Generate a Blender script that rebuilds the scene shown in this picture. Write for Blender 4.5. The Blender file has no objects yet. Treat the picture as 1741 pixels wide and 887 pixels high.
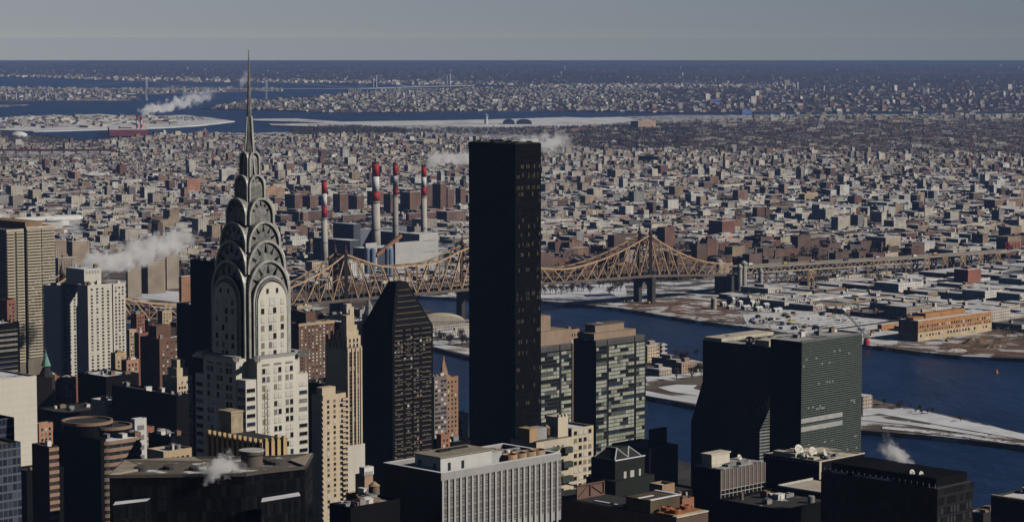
import bpy, bmesh, math, random
import numpy as np
from mathutils import Vector, Matrix
from mathutils.geometry import tessellate_polygon

sc = bpy.context.scene
COL = sc.collection
rnd = random.Random(7)
nrs = np.random.RandomState(11)
R = math.radians

# ------------------------------------------------------------------ camera
CX, CY, F = 870.5, 443.5, 4200.0          # photo centre and focal length in photo pixels
HZ = 66.0                                 # row of the true horizontal
CAMZ = 335.0
PITCH = math.atan((CY - HZ) / F)
cp, sp = math.cos(PITCH), math.sin(PITCH)
cam = bpy.data.objects.new("camera", bpy.data.cameras.new("camera"))
COL.objects.link(cam)
cam.location = (0, 0, CAMZ)
cam.rotation_euler = (math.pi / 2 - PITCH, 0, 0)
cam.data.sensor_width = 36.0
cam.data.lens = F / 1741.0 * 36.0
cam.data.clip_start = 1.0
cam.data.clip_end = 120000.0
sc.camera = cam

# ------------------------------------------------------------------ light
SUN_EL, SUN_AZ = R(31), R(108)            # azimuth clockwise from the view direction (+Y)
sdir = Vector((math.sin(SUN_AZ) * math.cos(SUN_EL), math.cos(SUN_AZ) * math.cos(SUN_EL), math.sin(SUN_EL)))
world = bpy.data.worlds.new("World")
sc.world = world
world.use_nodes = True
wn = world.node_tree
sky = wn.nodes.new("ShaderNodeTexSky")
sky.sky_type = 'NISHITA'
sky.sun_disc = False
sky.sun_elevation = SUN_EL
sky.sun_rotation = SUN_AZ
sky.altitude = 300
sky.air_density = 0.22
sky.dust_density = 0.0
sky.ozone_density = 1.0
bg = wn.nodes["Background"]
bg.inputs[1].default_value = 0.05
# near the horizon the long air path turns the sky to a pale grey blue
wtc = wn.nodes.new("ShaderNodeTexCoord")
wsx = wn.nodes.new("ShaderNodeSeparateXYZ")
wn.links.new(wtc.outputs["Generated"], wsx.inputs[0])
wmr = wn.nodes.new("ShaderNodeMapRange")
wmr.interpolation_type = 'SMOOTHSTEP'
wmr.inputs[1].default_value, wmr.inputs[2].default_value = 0.016, 0.03
wmr.inputs[3].default_value, wmr.inputs[4].default_value = 1.0, 0.0
wn.links.new(wsx.outputs[2], wmr.inputs[0])
wmx = wn.nodes.new("ShaderNodeMix")
wmx.data_type = 'RGBA'
wmx.inputs[7].default_value = (6.6, 7.8, 9.2, 1)
wn.links.new(wmr.outputs[0], wmx.inputs[0])
wn.links.new(sky.outputs[0], wmx.inputs[6])
# the long path through the air box dims the lowest sky, so it glows more there; the sky is brighter to the north than to the south
def wmath(op, a, b):
    n = wn.nodes.new("ShaderNodeMath")
    n.operation = op
    for i, v in enumerate((a, b)):
        if isinstance(v, (int, float)):
            n.inputs[i].default_value = v
        else:
            wn.links.new(v, n.inputs[i])
    return n.outputs[0]
def wmixc(fac, a, b, mode):
    n = wn.nodes.new("ShaderNodeMix")
    n.data_type = 'RGBA'
    n.blend_type = mode
    for i, v in ((0, fac), (6, a), (7, b)):
        if isinstance(v, bpy.types.NodeSocket):
            wn.links.new(v, n.inputs[i])
        else:
            n.inputs[i].default_value = v
    return n.outputs[2]
wfr = wmath('POWER', wmath('MINIMUM', 1.0, wmath('DIVIDE', 0.0003, wmath('MAXIMUM', wsx.outputs[2], 0.00001))), 0.8)
wazf = wn.nodes.new("ShaderNodeMapRange")
wazf.inputs[1].default_value, wazf.inputs[2].default_value = -0.25, 0.25
wn.links.new(wsx.outputs[0], wazf.inputs[0])
w_az = wmixc(wazf.outputs[0], (1.16, 1.15, 1.13, 1), (0.66, 0.72, 0.80, 1), 'MIX')
w_hi = wmixc(1.0, (7.3, 8.05, 9.05, 1), w_az, 'MULTIPLY')
w_lo = wmixc(1.0, wmixc(1.0, (18.2, 20.0, 22.4, 1), w_az, 'MULTIPLY'), (4.2, 6.6, 13.5, 1), 'SUBTRACT')
wn.links.new(wmixc(wfr, w_hi, w_lo, 'MIX'), wmx.inputs[7])
wn.links.new(wmx.outputs[2], bg.inputs[0])
sun = bpy.data.objects.new("sun", bpy.data.lights.new("sun", 'SUN'))
COL.objects.link(sun)
sun.data.energy = 5.0
sun.data.angle = R(0.5)
sun.data.color = (1.0, 0.93, 0.83)
sun.rotation_euler = sdir.to_track_quat('Z', 'Y').to_euler()
sc.view_settings.view_transform = 'Standard'
sc.view_settings.look = 'None'
sc.view_settings.exposure = -0.58
sc.view_settings.gamma = 1.0
sc.view_settings.use_curve_mapping = False
cy = sc.cycles
cy.max_bounces = 6
cy.diffuse_bounces = 0
cy.glossy_bounces = 2
cy.transmission_bounces = 2
cy.volume_bounces = 4
cy.transparent_max_bounces = 6
cy.caustics_reflective = False
cy.caustics_refractive = False
cy.use_denoising = True

# ------------------------------------------------------------------ picture <-> place
def at(px, py, D):
    a, b = (px - CX) / F, (CY - py) / F
    s = D / (cp + b * sp)
    return Vector((a * s, D, CAMZ + s * (b * cp - sp)))

def zat(py, D):
    return at(CX, py, D).z

def gnd(px, py, z=0.0):
    """Point of the plane at height z seen at that pixel."""
    a, b = (px - CX) / F, (CY - py) / F
    s = (z - CAMZ) / (b * cp - sp)
    return Vector((a * s, s * (cp + b * sp), z))

def proj(X, Y, Z):
    dz = Z - CAMZ
    w = Y * cp - dz * sp
    return CX + F * X / w, CY - F * (Y * sp + dz * cp) / w

# ------------------------------------------------------------------ materials
MATS = {}
def nodes_of(name):
    m = bpy.data.materials.new(name)
    m.use_nodes = True
    nt = m.node_tree
    return m, nt, nt.nodes["Principled BSDF"]

def mixrgb(nt, fac, a, b, mode='MIX'):
    n = nt.nodes.new("ShaderNodeMix")
    n.data_type = 'RGBA'
    n.blend_type = mode
    for i, v in ((0, fac), (6, a), (7, b)):
        if hasattr(v, "links") or isinstance(v, bpy.types.NodeSocket):
            nt.links.new(v, n.inputs[i])
        elif i == 0:
            n.inputs[0].default_value = v
        else:
            n.inputs[i].default_value = (v[0], v[1], v[2], 1)
    return n.outputs[2]

def math_n(nt, op, a, b=None, c=None, clamp=False):
    n = nt.nodes.new("ShaderNodeMath")
    n.operation = op
    n.use_clamp = clamp
    for i, v in enumerate((a, b, c)):
        if v is None:
            continue
        if isinstance(v, bpy.types.NodeSocket):
            nt.links.new(v, n.inputs[i])
        else:
            n.inputs[i].default_value = v
    return n.outputs[0]

def noise(nt, vec, scale, detail=3.0, rough=0.55):
    n = nt.nodes.new("ShaderNodeTexNoise")
    n.inputs["Scale"].default_value = scale
    n.inputs["Detail"].default_value = detail
    n.inputs["Roughness"].default_value = rough
    if vec is not None:
        nt.links.new(vec, n.inputs["Vector"])
    return n.outputs[0]

def ramp(nt, v, lo, hi):
    n = nt.nodes.new("ShaderNodeMapRange")
    n.interpolation_type = 'SMOOTHSTEP'
    n.inputs[1].default_value = lo
    n.inputs[2].default_value = hi
    nt.links.new(v, n.inputs[0])
    return n.outputs[0]

def coord(nt, kind="Object"):
    return nt.nodes.new("ShaderNodeTexCoord").outputs[kind]

def geo_pos(nt):
    return nt.nodes.new("ShaderNodeNewGeometry").outputs["Position"]

def M(name, col, rough=0.8, var=0.22, scale=0.12, metal=0.0, spec=0.3, streak=True):
    """Surface with large weathering patches, fine grain and rain streaks of its own colour."""
    if name in MATS:
        return MATS[name]
    m, nt, b = nodes_of(name)
    co = coord(nt)
    big = noise(nt, co, scale, 4)
    fine = noise(nt, co, scale * 14, 2)
    f = math_n(nt, 'ADD', math_n(nt, 'MULTIPLY', big, 0.65), math_n(nt, 'MULTIPLY', fine, 0.35))
    if streak:
        mp = nt.nodes.new("ShaderNodeMapping")
        mp.inputs["Scale"].default_value = (1.0, 1.0, 0.05)
        nt.links.new(co, mp.inputs["Vector"])
        st = noise(nt, mp.outputs[0], 0.6, 3)
        f = math_n(nt, 'ADD', math_n(nt, 'MULTIPLY', f, 0.7), math_n(nt, 'MULTIPLY', st, 0.3))
    f = ramp(nt, f, 0.3, 0.7)
    lo = [c * (1 - var * 1.4) for c in col]
    hi = [min(1, c * (1 + var * 0.7)) for c in col]
    nt.links.new(mixrgb(nt, f, lo, hi), b.inputs["Base Color"])
    b.inputs["Roughness"].default_value = rough
    b.inputs["Metallic"].default_value = metal
    b.inputs["Specular IOR Level"].default_value = spec
    MATS[name] = m
    return m

def M_snowroof(name, snow=(0.78, 0.79, 0.82), bare=(0.16, 0.145, 0.13), amount=0.5, scale=0.09):
    if name in MATS:
        return MATS[name]
    m, nt, b = nodes_of(name)
    co = coord(nt)
    n1 = noise(nt, co, scale, 5, 0.6)
    f = ramp(nt, n1, 1 - amount - 0.04 - 0.0, 1 - amount + 0.04)
    g = noise(nt, co, scale * 8, 3)
    bare2 = mixrgb(nt, g, [c * 0.6 for c in bare], [c * 1.5 for c in bare])
    sn2 = mixrgb(nt, g, [c * 0.82 for c in snow], snow)
    nt.links.new(mixrgb(nt, f, bare2, sn2), b.inputs["Base Color"])
    b.inputs["Roughness"].default_value = 0.9
    MATS[name] = m
    return m

def M_glass(name, col, rough=0.12, spec=0.5):
    if name in MATS:
        return MATS[name]
    m, nt, b = nodes_of(name)
    co = coord(nt)
    n1 = noise(nt, co, 0.35, 2)
    nt.links.new(mixrgb(nt, n1, [c * 0.55 for c in col], [c * 1.45 for c in col]), b.inputs["Base Color"])
    b.inputs["Roughness"].default_value = rough
    b.inputs["Specular IOR Level"].default_value = spec
    MATS[name] = m
    return m

def M_curtain(name, bar, glass, floor=3.6, bay=1.4, barw=0.28, rough=0.25, spec=0.2, vbar=0.12):
    """Curtain wall: floor-edge bars and mullions of its own, in object space."""
    if name in MATS:
        return MATS[name]
    m, nt, b = nodes_of(name)
    co = coord(nt)
    sx = nt.nodes.new("ShaderNodeSeparateXYZ")
    nt.links.new(co, sx.inputs[0])
    h = math_n(nt, 'ADD', sx.outputs[0], sx.outputs[1])
    fz = math_n(nt, 'FRACT', math_n(nt, 'DIVIDE', sx.outputs[2], floor))
    fh = math_n(nt, 'FRACT', math_n(nt, 'DIVIDE', h, bay))
    mz = math_n(nt, 'LESS_THAN', fz, barw)
    mh = math_n(nt, 'LESS_THAN', fh, vbar)
    msk = math_n(nt, 'MAXIMUM', mz, mh)
    cell = nt.nodes.new("ShaderNodeTexWhiteNoise")
    cell.noise_dimensions = '2D'
    cb = nt.nodes.new("ShaderNodeCombineXYZ")
    nt.links.new(math_n(nt, 'FLOOR', math_n(nt, 'DIVIDE', h, bay)), cb.inputs[0])
    nt.links.new(math_n(nt, 'FLOOR', math_n(nt, 'DIVIDE', sx.outputs[2], floor)), cb.inputs[1])
    nt.links.new(cb.outputs[0], cell.inputs[0])
    g2 = mixrgb(nt, math_n(nt, 'POWER', cell.outputs[0], 3.0), [c * 0.6 for c in glass], [min(1, c * 2.2) for c in glass])
    bn = noise(nt, co, 0.2, 3)
    bar2 = mixrgb(nt, bn, [c * 0.8 for c in bar], [c * 1.15 for c in bar])
    nt.links.new(mixrgb(nt, msk, g2, bar2), b.inputs["Base Color"])
    rr = nt.nodes.new("ShaderNodeMapRange")
    nt.links.new(msk, rr.inputs[0])
    rr.inputs[3].default_value = rough
    rr.inputs[4].default_value = 0.7
    nt.links.new(rr.outputs[0], b.inputs["Roughness"])
    b.inputs["Specular IOR Level"].default_value = spec
    MATS[name] = m
    return m

# city fabric: one colour per face is stored on the mesh, windows are small dark openings on the walls
def make_city_mat(name="city_fabric"):
    m, nt, b = nodes_of(name)
    at_ = nt.nodes.new("ShaderNodeAttribute")
    at_.attribute_name = "col"
    geo = nt.nodes.new("ShaderNodeNewGeometry")
    sp_ = nt.nodes.new("ShaderNodeSeparateXYZ")
    nt.links.new(geo.outputs["Position"], sp_.inputs[0])
    sn = nt.nodes.new("ShaderNodeSeparateXYZ")
    nt.links.new(geo.outputs["Normal"], sn.inputs[0])
    h = math_n(nt, 'SUBTRACT', math_n(nt, 'MULTIPLY', sp_.outputs[1], sn.outputs[0]), math_n(nt, 'MULTIPLY', sp_.outputs[0], sn.outputs[1]))
    fz = math_n(nt, 'FRACT', math_n(nt, 'DIVIDE', sp_.outputs[2], 3.4))
    fh = math_n(nt, 'FRACT', math_n(nt, 'DIVIDE', h, 3.7))
    wz = math_n(nt, 'MULTIPLY', math_n(nt, 'GREATER_THAN', fz, 0.32), math_n(nt, 'LESS_THAN', fz, 0.82))
    wh = math_n(nt, 'MULTIPLY', math_n(nt, 'GREATER_THAN', fh, 0.3), math_n(nt, 'LESS_THAN', fh, 0.75))
    win = math_n(nt, 'MULTIPLY', wz, wh)
    wall = math_n(nt, 'LESS_THAN', math_n(nt, 'ABSOLUTE', sn.outputs[2]), 0.5)
    win = math_n(nt, 'MULTIPLY', math_n(nt, 'MULTIPLY', win, wall), at_.outputs["Alpha"])
    g = noise(nt, geo.outputs["Position"], 0.06, 4, 0.6)
    c = mixrgb(nt, 1.0, at_.outputs["Color"], mixrgb(nt, ramp(nt, g, 0.3, 0.7), (0.72, 0.72, 0.72), (1.1, 1.1, 1.1)), 'MULTIPLY')
    nt.links.new(mixrgb(nt, math_n(nt, 'MULTIPLY', win, 0.85), c, (0.02, 0.022, 0.03)), b.inputs["Base Color"])
    b.inputs["Roughness"].default_value = 0.85
    b.inputs["Specular IOR Level"].default_value = 0.2
    MATS[name] = m
    return m
CITY = make_city_mat()

def make_water():
    m, nt, b = nodes_of("river_water")
    pos = geo_pos(nt)
    mp = nt.nodes.new("ShaderNodeMapping")
    mp.inputs["Rotation"].default_value = (0, 0, R(40))
    mp.inputs["Scale"].default_value = (1.0, 0.45, 1.0)
    nt.links.new(pos, mp.inputs[0])
    big = noise(nt, mp.outputs[0], 0.006, 5, 0.6)
    mid = noise(nt, mp.outputs[0], 0.06, 4, 0.6)
    f = ramp(nt, math_n(nt, 'ADD', math_n(nt, 'MULTIPLY', big, 0.6), math_n(nt, 'MULTIPLY', mid, 0.4)), 0.35, 0.65)
    nt.links.new(mixrgb(nt, f, (0.0035, 0.016, 0.056), (0.015, 0.046, 0.122)), b.inputs["Base Color"])
    b.inputs["Roughness"].default_value = 0.35
    b.inputs["Specular IOR Level"].default_value = 0.32
    bump = nt.nodes.new("ShaderNodeBump")
    bump.inputs["Strength"].default_value = 0.6
    bump.inputs["Distance"].default_value = 1.5
    nt.links.new(math_n(nt, 'ADD', noise(nt, mp.outputs[0], 0.16, 4), math_n(nt, 'MULTIPLY', noise(nt, mp.outputs[0], 0.02, 3), 2.0)), bump.inputs["Height"])
    nt.links.new(bump.outputs[0], b.inputs["Normal"])
    MATS["water"] = m
    return m
WATER = make_water()

def M_ground(name, cols, s1, s2, t1=0.5, t2=0.55):
    """Three-way ground: cols = base, second, third."""
    if name in MATS:
        return MATS[name]
    m, nt, b = nodes_of(name)
    pos = geo_pos(nt)
    a = ramp(nt, noise(nt, pos, s1, 6, 0.65), t1 - 0.05, t1 + 0.05)
    c = ramp(nt, noise(nt, pos, s2, 6, 0.65), t2 - 0.04, t2 + 0.04)
    k = mixrgb(nt, c, mixrgb(nt, a, cols[0], cols[1]), cols[2])
    nt.links.new(k, b.inputs["Base Color"])
    b.inputs["Roughness"].default_value = 0.95
    b.inputs["Specular IOR Level"].default_value = 0.1
    MATS[name] = m
    return m

# ------------------------------------------------------------------ mesh builder
class MB:
    def __init__(s):
        s.v, s.f, s.m, s.c = [], [], [], []
    def add(s, vs, fs, m=0, col=None):
        o = len(s.v)
        s.v.extend([tuple(p) for p in vs])
        for q in fs:
            s.f.append([i + o for i in q])
            s.m.append(m)
            s.c.append(col)
        return s
    def box(s, x0, x1, y0, y1, z0, z1, m=0, mt=None, nb=True):
        vs = [(x0, y0, z0), (x1, y0, z0), (x1, y1, z0), (x0, y1, z0), (x0, y0, z1), (x1, y0, z1), (x1, y1, z1), (x0, y1, z1)]
        s.add(vs, [(0, 1, 5, 4), (1, 2, 6, 5), (2, 3, 7, 6), (3, 0, 4, 7)] + ([(3, 2, 1, 0)] if nb else []), m)
        s.add(vs[4:], [(0, 1, 2, 3)], m if mt is None else mt)
        return s
    def prism(s, poly, z0, z1, m=0, mt=None, bottom=False):
        a = sum(poly[i][0] * poly[(i + 1) % len(poly)][1] - poly[(i + 1) % len(poly)][0] * poly[i][1] for i in range(len(poly)))
        if a < 0:
            poly = poly[::-1]
        n = len(poly)
        vs = [(p[0], p[1], z0) for p in poly] + [(p[0], p[1], z1) for p in poly]
        s.add(vs, [(i, (i + 1) % n, n + (i + 1) % n, n + i) for i in range(n)], m)
        tri = tessellate_polygon([[Vector((p[0], p[1], 0)) for p in poly]])
        top = []
        for t in tri:
            p, q, r = (poly[i] for i in t)
            cr = (q[0] - p[0]) * (r[1] - p[1]) - (q[1] - p[1]) * (r[0] - p[0])
            top.append(tuple(t) if cr > 0 else tuple(reversed(t)))
        s.add(vs[n:], top, m if mt is None else mt)
        if bottom:
            s.add(vs[:n], [tuple(reversed(t)) for t in top], m)
        return s
    def frus(s, b0, b1, z0, z1, m=0, mt=None):
        """Loft between two rings of equal length."""
        n = len(b0)
        vs = [(p[0], p[1], z0) for p in b0] + [(p[0], p[1], z1) for p in b1]
        s.add(vs, [(i, (i + 1) % n, n + (i + 1) % n, n + i) for i in range(n)], m)
        s.add(vs[n:], [tuple(range(n))], m if mt is None else mt)
        return s
    def bar(s, p, q, w, h=None, m=0):
        p, q = Vector(p), Vector(q)
        h = h or w
        d = (q - p)
        if d.length < 1e-6:
            return s
        d.normalize()
        up = Vector((0, 0, 1)) if abs(d.z) < 0.95 else Vector((0, 1, 0))
        a = d.cross(up).normalized() * (w / 2)
        b = a.cross(d).normalized() * (h / 2)
        vs = [p - a - b, p + a - b, p + a + b, p - a + b, q - a - b, q + a - b, q + a + b, q - a + b]
        s.add(vs, [(0, 1, 5, 4), (1, 2, 6, 5), (2, 3, 7, 6), (3, 0, 4, 7), (3, 2, 1, 0), (4, 5, 6, 7)], m)
        return s
    def lathe(s, prof, n=16, c=(0, 0), m=0, cap=True, a0=0.0):
        o = len(s.v)
        vs = []
        for (r, z) in prof:
            for k in range(n):
                t = 2 * math.pi * k / n + a0
                vs.append((c[0] + r * math.cos(t), c[1] + r * math.sin(t), z))
        fs = []
        for j in range(len(prof) - 1):
            for k in range(n):
                fs.append((j * n + k, j * n + (k + 1) % n, (j + 1) * n + (k + 1) % n, (j + 1) * n + k))
        if cap:
            fs.append(tuple((len(prof) - 1) * n + k for k in range(n)))
            fs.append(tuple(reversed(range(n))))
        s.add(vs, fs, m)
        return s
    def merge(s, o, loc=(0, 0, 0), rz=0.0, dm=0):
        c_, s_ = math.cos(rz), math.sin(rz)
        k = len(s.v)
        s.v.extend((x * c_ - y * s_ + loc[0], x * s_ + y * c_ + loc[1], z + loc[2]) for x, y, z in o.v)
        s.f.extend([i + k for i in q] for q in o.f)
        s.m.extend(i + dm for i in o.m)
        s.c.extend(o.c)
        return s
    def mesh(s, name, mats):
        me = bpy.data.meshes.new(name)
        me.from_pydata(s.v, [], s.f)
        for m in (mats if isinstance(mats, (list, tuple)) else [mats]):
            me.materials.append(m)
        me.polygons.foreach_set("material_index", s.m)
        if any(c is not None for c in s.c):
            ca = me.attributes.new("col", 'FLOAT_COLOR', 'FACE')
            ca.data.foreach_set("color", np.array([c if c is not None else (.5, .5, .5, 0) for c in s.c], np.float32).ravel())
        me.update()
        return me
    def build(s, name, mats, parent=None, loc=(0, 0, 0), rz=0.0, smooth=False):
        me = s.mesh(name, mats)
        if smooth:
            me.polygons.foreach_set("use_smooth", [True] * len(me.polygons))
        return link(name, me, parent, loc, rz)

def link(name, data, parent=None, loc=(0, 0, 0), rz=0.0):
    o = bpy.data.objects.new(name, data)
    COL.objects.link(o)
    o.parent = parent
    o.location = loc
    if rz:
        o.rotation_euler = (0, 0, rz)
    return o

def tag(o, label, cat, group=None):
    o["label"] = label
    o["category"] = cat
    if group:
        o["group"] = group
    return o

def kind(o, k):
    o["kind"] = k
    return o

def empty(name, loc, rz=0.0, label=None, cat=None, group=None):
    o = link(name, None, None, loc, rz)
    o.empty_display_size = 5
    return tag(o, label, cat, group)

def emit(root, name, items, mats, limit=100):
    """items: (key, proto MB, loc, rz), most visible first. The first ones become parts of their own, the rest one 'stuff' part."""
    cache = {}
    for key, pr, loc, rz in items[:limit]:
        if key not in cache:
            cache[key] = pr.mesh(name, mats)
        link(name, cache[key], root, loc, rz)
    if len(items) > limit:
        mb = MB()
        for key, pr, loc, rz in items[limit:]:
            mb.merge(pr, loc, rz)
        kind(mb.build(name, mats, root), "stuff")

# ------------------------------------------------------------------ a Manhattan building seen at its near corner
G0 = 10.0
class Bld:
    """Local X runs along the sun-side wall, local Y along the shaded wall, origin at the near corner."""
    def __init__(s, name, label, cat, xl, xc, xr, yt, D, th=45, G=G0, group=None):
        P = at(xc, yt, D)
        dz = P.z - CAMZ
        W = D * cp - dz * sp
        t = R(th)
        vx, vy, ux, uy = math.cos(t), math.sin(t), -math.sin(t), math.cos(t)
        A = (xr - CX) / F
        s.b = (A * W - P.x) / (vx - A * vy * cp)
        A = (xl - CX) / F
        s.a = (A * W - P.x) / (ux - A * uy * cp)
        s.h = P.z - G
        s.D, s.G, s.P, s.th = D, G, P, t
        s.root = empty(name, (P.x, P.y, G), t, label, cat, group)
        s.w = []
    def z(s, py, back=0.0):
        return zat(py, s.D + back) - s.G
    def x(s, px, py=None, y=0.0):
        """Local x on the sun-side wall (y = 0) at that pixel column."""
        py = 600 if py is None else py
        Zr = zat(py, s.D)
        W0 = s.D * cp - (Zr - CAMZ) * sp
        A = (px - CX) / F
        vx, vy = math.cos(s.th), math.sin(s.th)
        ox, oy = -math.sin(s.th) * y, math.cos(s.th) * y
        return (A * (W0 + oy * cp) - (s.P.x + ox)) / (vx - A * vy * cp)
    def y(s, px, py=None, x=0.0):
        py = 600 if py is None else py
        Zr = zat(py, s.D)
        W0 = s.D * cp - (Zr - CAMZ) * sp
        A = (px - CX) / F
        ux, uy = -math.sin(s.th), math.cos(s.th)
        ox, oy = math.cos(s.th) * x, math.sin(s.th) * x
        return (A * (W0 + oy * cp) - (s.P.x + ox)) / (ux - A * uy * cp)
    def box(s, name, mat, x0=0, x1=None, y0=0, y1=None, z0=0, z1=None, parent=None):
        return MB().box(x0, s.b if x1 is None else x1, y0, s.a if y1 is None else y1, z0, s.h if z1 is None else z1).build(name, mat, parent or s.root)
    def shell(s, wall, roof, z0=0, z1=None, x0=0, x1=None, y0=0, y1=None, par=1.0, pt=0.45, cap=None):
        """Walls with a parapet round a sunk roof."""
        x1 = s.b if x1 is None else x1
        y1 = s.a if y1 is None else y1
        z1 = s.h if z1 is None else z1
        m = MB()
        A = [(x0, y0), (x1, y0), (x1, y1), (x0, y1)]
        B = [(x0 + pt, y0 + pt), (x1 - pt, y0 + pt), (x1 - pt, y1 - pt), (x0 + pt, y1 - pt)]
        vs = [(p[0], p[1], z0) for p in A] + [(p[0], p[1], z1) for p in A] + [(p[0], p[1], z1) for p in B] + [(p[0], p[1], z1 - par) for p in B]
        fs = []
        for i in range(4):
            j = (i + 1) % 4
            fs += [(i, j, 4 + j, 4 + i), (4 + i, 4 + j, 8 + j, 8 + i), (8 + i, 8 + j, 12 + j, 12 + i)]
        m.add(vs, fs)
        w = m.build("wall", wall, s.root)
        r = MB().box(B[0][0], B[2][0], B[0][1], B[2][1], z1 - par - 0.4, z1 - par).build("roof", roof, s.root)
        return w, r
    def grid(s, face, t0, t1, z0, z1, nc, nr, ww, wh, pick, skip=0.0, off=0.0, cols=None):
        ts = cols if cols else [t0 + (t1 - t0) * (i + 0.5) / nc for i in range(nc)]
        for r in range(nr):
            zz = z0 + (z1 - z0) * (r + 0.5) / nr - wh / 2
            for t in ts:
                if rnd.random() >= skip:
                    s.w.append((face, t, zz, ww, wh, pick(), off))
    def windows(s, limit=100, name="window", mats=None):
        mats = mats or WMATS
        s.w.sort(key=lambda q: (-q[2], 0 if q[0] == 'R' else 1))
        items, protos = [], {}
        for face, t, z, w, h, st, off in s.w:
            key = (round(w, 2), round(h, 2), st)
            if key not in protos:
                p = MB()
                p.box(-w / 2, w / 2, -0.10, 0.05, 0, h, st)
                p.box(-w / 2 - 0.1, w / 2 + 0.1, -0.22, 0.05, -0.18, 0, len(mats) - 1)
                protos[key] = p
            loc = (t, off, z) if face == 'R' else (off, t, z)
            items.append((key, protos[key], loc, 0.0 if face == 'R' else -math.pi / 2))
        emit(s.root, name, items, mats, limit)
        s.w = []

def pick(*wts):
    """Random window style: dark, blue, half-drawn blind, blind, warm."""
    tot = sum(wts)
    def f():
        r = rnd.random() * tot
        for i, w in enumerate(wts):
            r -= w
            if r <= 0:
                return i
        return 0
    return f

WMATS = [M_glass("window_dark", (0.012, 0.013, 0.016), 0.2, 0.35), M_glass("window_blue", (0.03, 0.04, 0.06), 0.15, 0.5),
         M("window_shade", (0.22, 0.21, 0.19), 0.6, 0.3, 0.5), M("window_blind", (0.6, 0.59, 0.54), 0.6, 0.2, 0.5),
         M("window_warm", (0.3, 0.24, 0.15), 0.5, 0.3, 0.5), M("window_sill", (0.42, 0.38, 0.32), 0.8)]
DARKISH = pick(6, 3, 1.2, 0.6, 0.3)
MIXED = pick(5, 2, 2, 2, 0.3)

SNOW = M_ground("snow_ground", ((0.74, 0.75, 0.79), (0.62, 0.63, 0.67), (0.35, 0.31, 0.27)), 0.02, 0.012, 0.5, 0.66)
ROOF_SNOW = M_snowroof("roof_snow", amount=0.62)
ROOF_HALF = M_snowroof("roof_half_snow", amount=0.5)
ROOF_TAR = M_snowroof("roof_tar", bare=(0.10, 0.09, 0.08), amount=0.36)
ROOF_DARK = M_snowroof("roof_dark", bare=(0.03, 0.03, 0.03), amount=0.34)
STEEL_GREY = M("grey_steel", (0.3, 0.3, 0.3), 0.5, 0.3, 0.4)
BLACK = M("black_metal", (0.02, 0.02, 0.022), 0.5, 0.3, 0.4)
WHITE = M("white_paint", (0.74, 0.72, 0.68), 0.6, 0.15, 0.3)
WOOD = M("tank_wood", (0.16, 0.10, 0.06), 0.9, 0.4, 0.8)

def water_tank(root, x, y, z, r=2.0, h=3.6, leg=3.0):
    t = MB().lathe([(r * 0.95, z + leg), (r, z + leg + h * 0.5), (r * 0.97, z + leg + h)], 14, (x, y)).build("water_tank", WOOD, root)
    MB().lathe([(r * 1.08, z + leg + h), (r * 0.15, z + leg + h + 1.4)], 14, (x, y)).build("tank_lid", M("tank_lid", (0.3, 0.24, 0.18), 0.9), t)
    m = MB()
    for dx in (-0.65, 0.65):
        for dy in (-0.65, 0.65):
            m.bar((x + dx * r, y + dy * r, z), (x + dx * r, y + dy * r, z + leg), 0.3)
    m.box(x - r, x + r, y - r, y + r, z + leg - 0.25, z + leg - 0.02)
    m.build("tank_stand", BLACK, t)

def roof_kit(B, z, n, x0=1.0, x1=None, y0=1.0, y1=None, mats=None, tall=3.0):
    """Bulkheads, cooling boxes and vent pipes spread over a roof."""
    x1 = (B.b - 1) if x1 is None else x1
    y1 = (B.a - 1) if y1 is None else y1
    mats = mats or (STEEL_GREY, WHITE, M("roof_brick", (0.26, 0.17, 0.12)))
    for k in range(n):
        w, d, h = rnd.uniform(1.5, 5), rnd.uniform(1.5, 4), rnd.uniform(0.9, tall)
        if x1 - x0 < w + 0.5 or y1 - y0 < d + 0.5:
            continue
        x, y = rnd.uniform(x0, x1 - w), rnd.uniform(y0, y1 - d)
        m = MB()
        t = rnd.random()
        if t < 0.3:
            m.lathe([(w * 0.28, z), (w * 0.28, z + h), (w * 0.22, z + h + 0.3)], 12, (x + w / 2, y + d / 2))
            nm = "roof_vent"
        elif t < 0.65:
            m.box(x, x + w, y, y + d, z + 0.25, z + h)
            m.box(x + 0.15, x + w - 0.15, y + 0.15, y + d - 0.15, z, z + 0.25)
            m.lathe([(min(w, d) * 0.36, z + h), (min(w, d) * 0.4, z + h + 0.4)], 10, (x + w / 2, y + d / 2))
            nm = "cooling_unit"
        else:
            m.box(x, x + w, y, y + d, z, z + h)
            m.box(x - 0.15, x + w + 0.15, y - 0.15, y + d + 0.15, z + h, z + h + 0.2)
            nm = "roof_bulkhead"
        m.build(nm, mats[rnd.randrange(len(mats))], B.root)
# ------------------------------------------------------------------ water and land
def sheet(name, px_poly, z, mat, skirt=4.0, kindname="structure"):
    P = [gnd(a, b, z) for a, b in px_poly]
    m = MB().prism([(p.x, p.y) for p in P], z - skirt, z)
    return kind(m.build(name, mat), kindname)

kind(MB().add([(-16000, -1500, 0), (16000, -1500, 0), (16000, 38500, 0), (-16000, 38500, 0)], [(0, 1, 2, 3)]).build("river_water", WATER), "structure")

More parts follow.
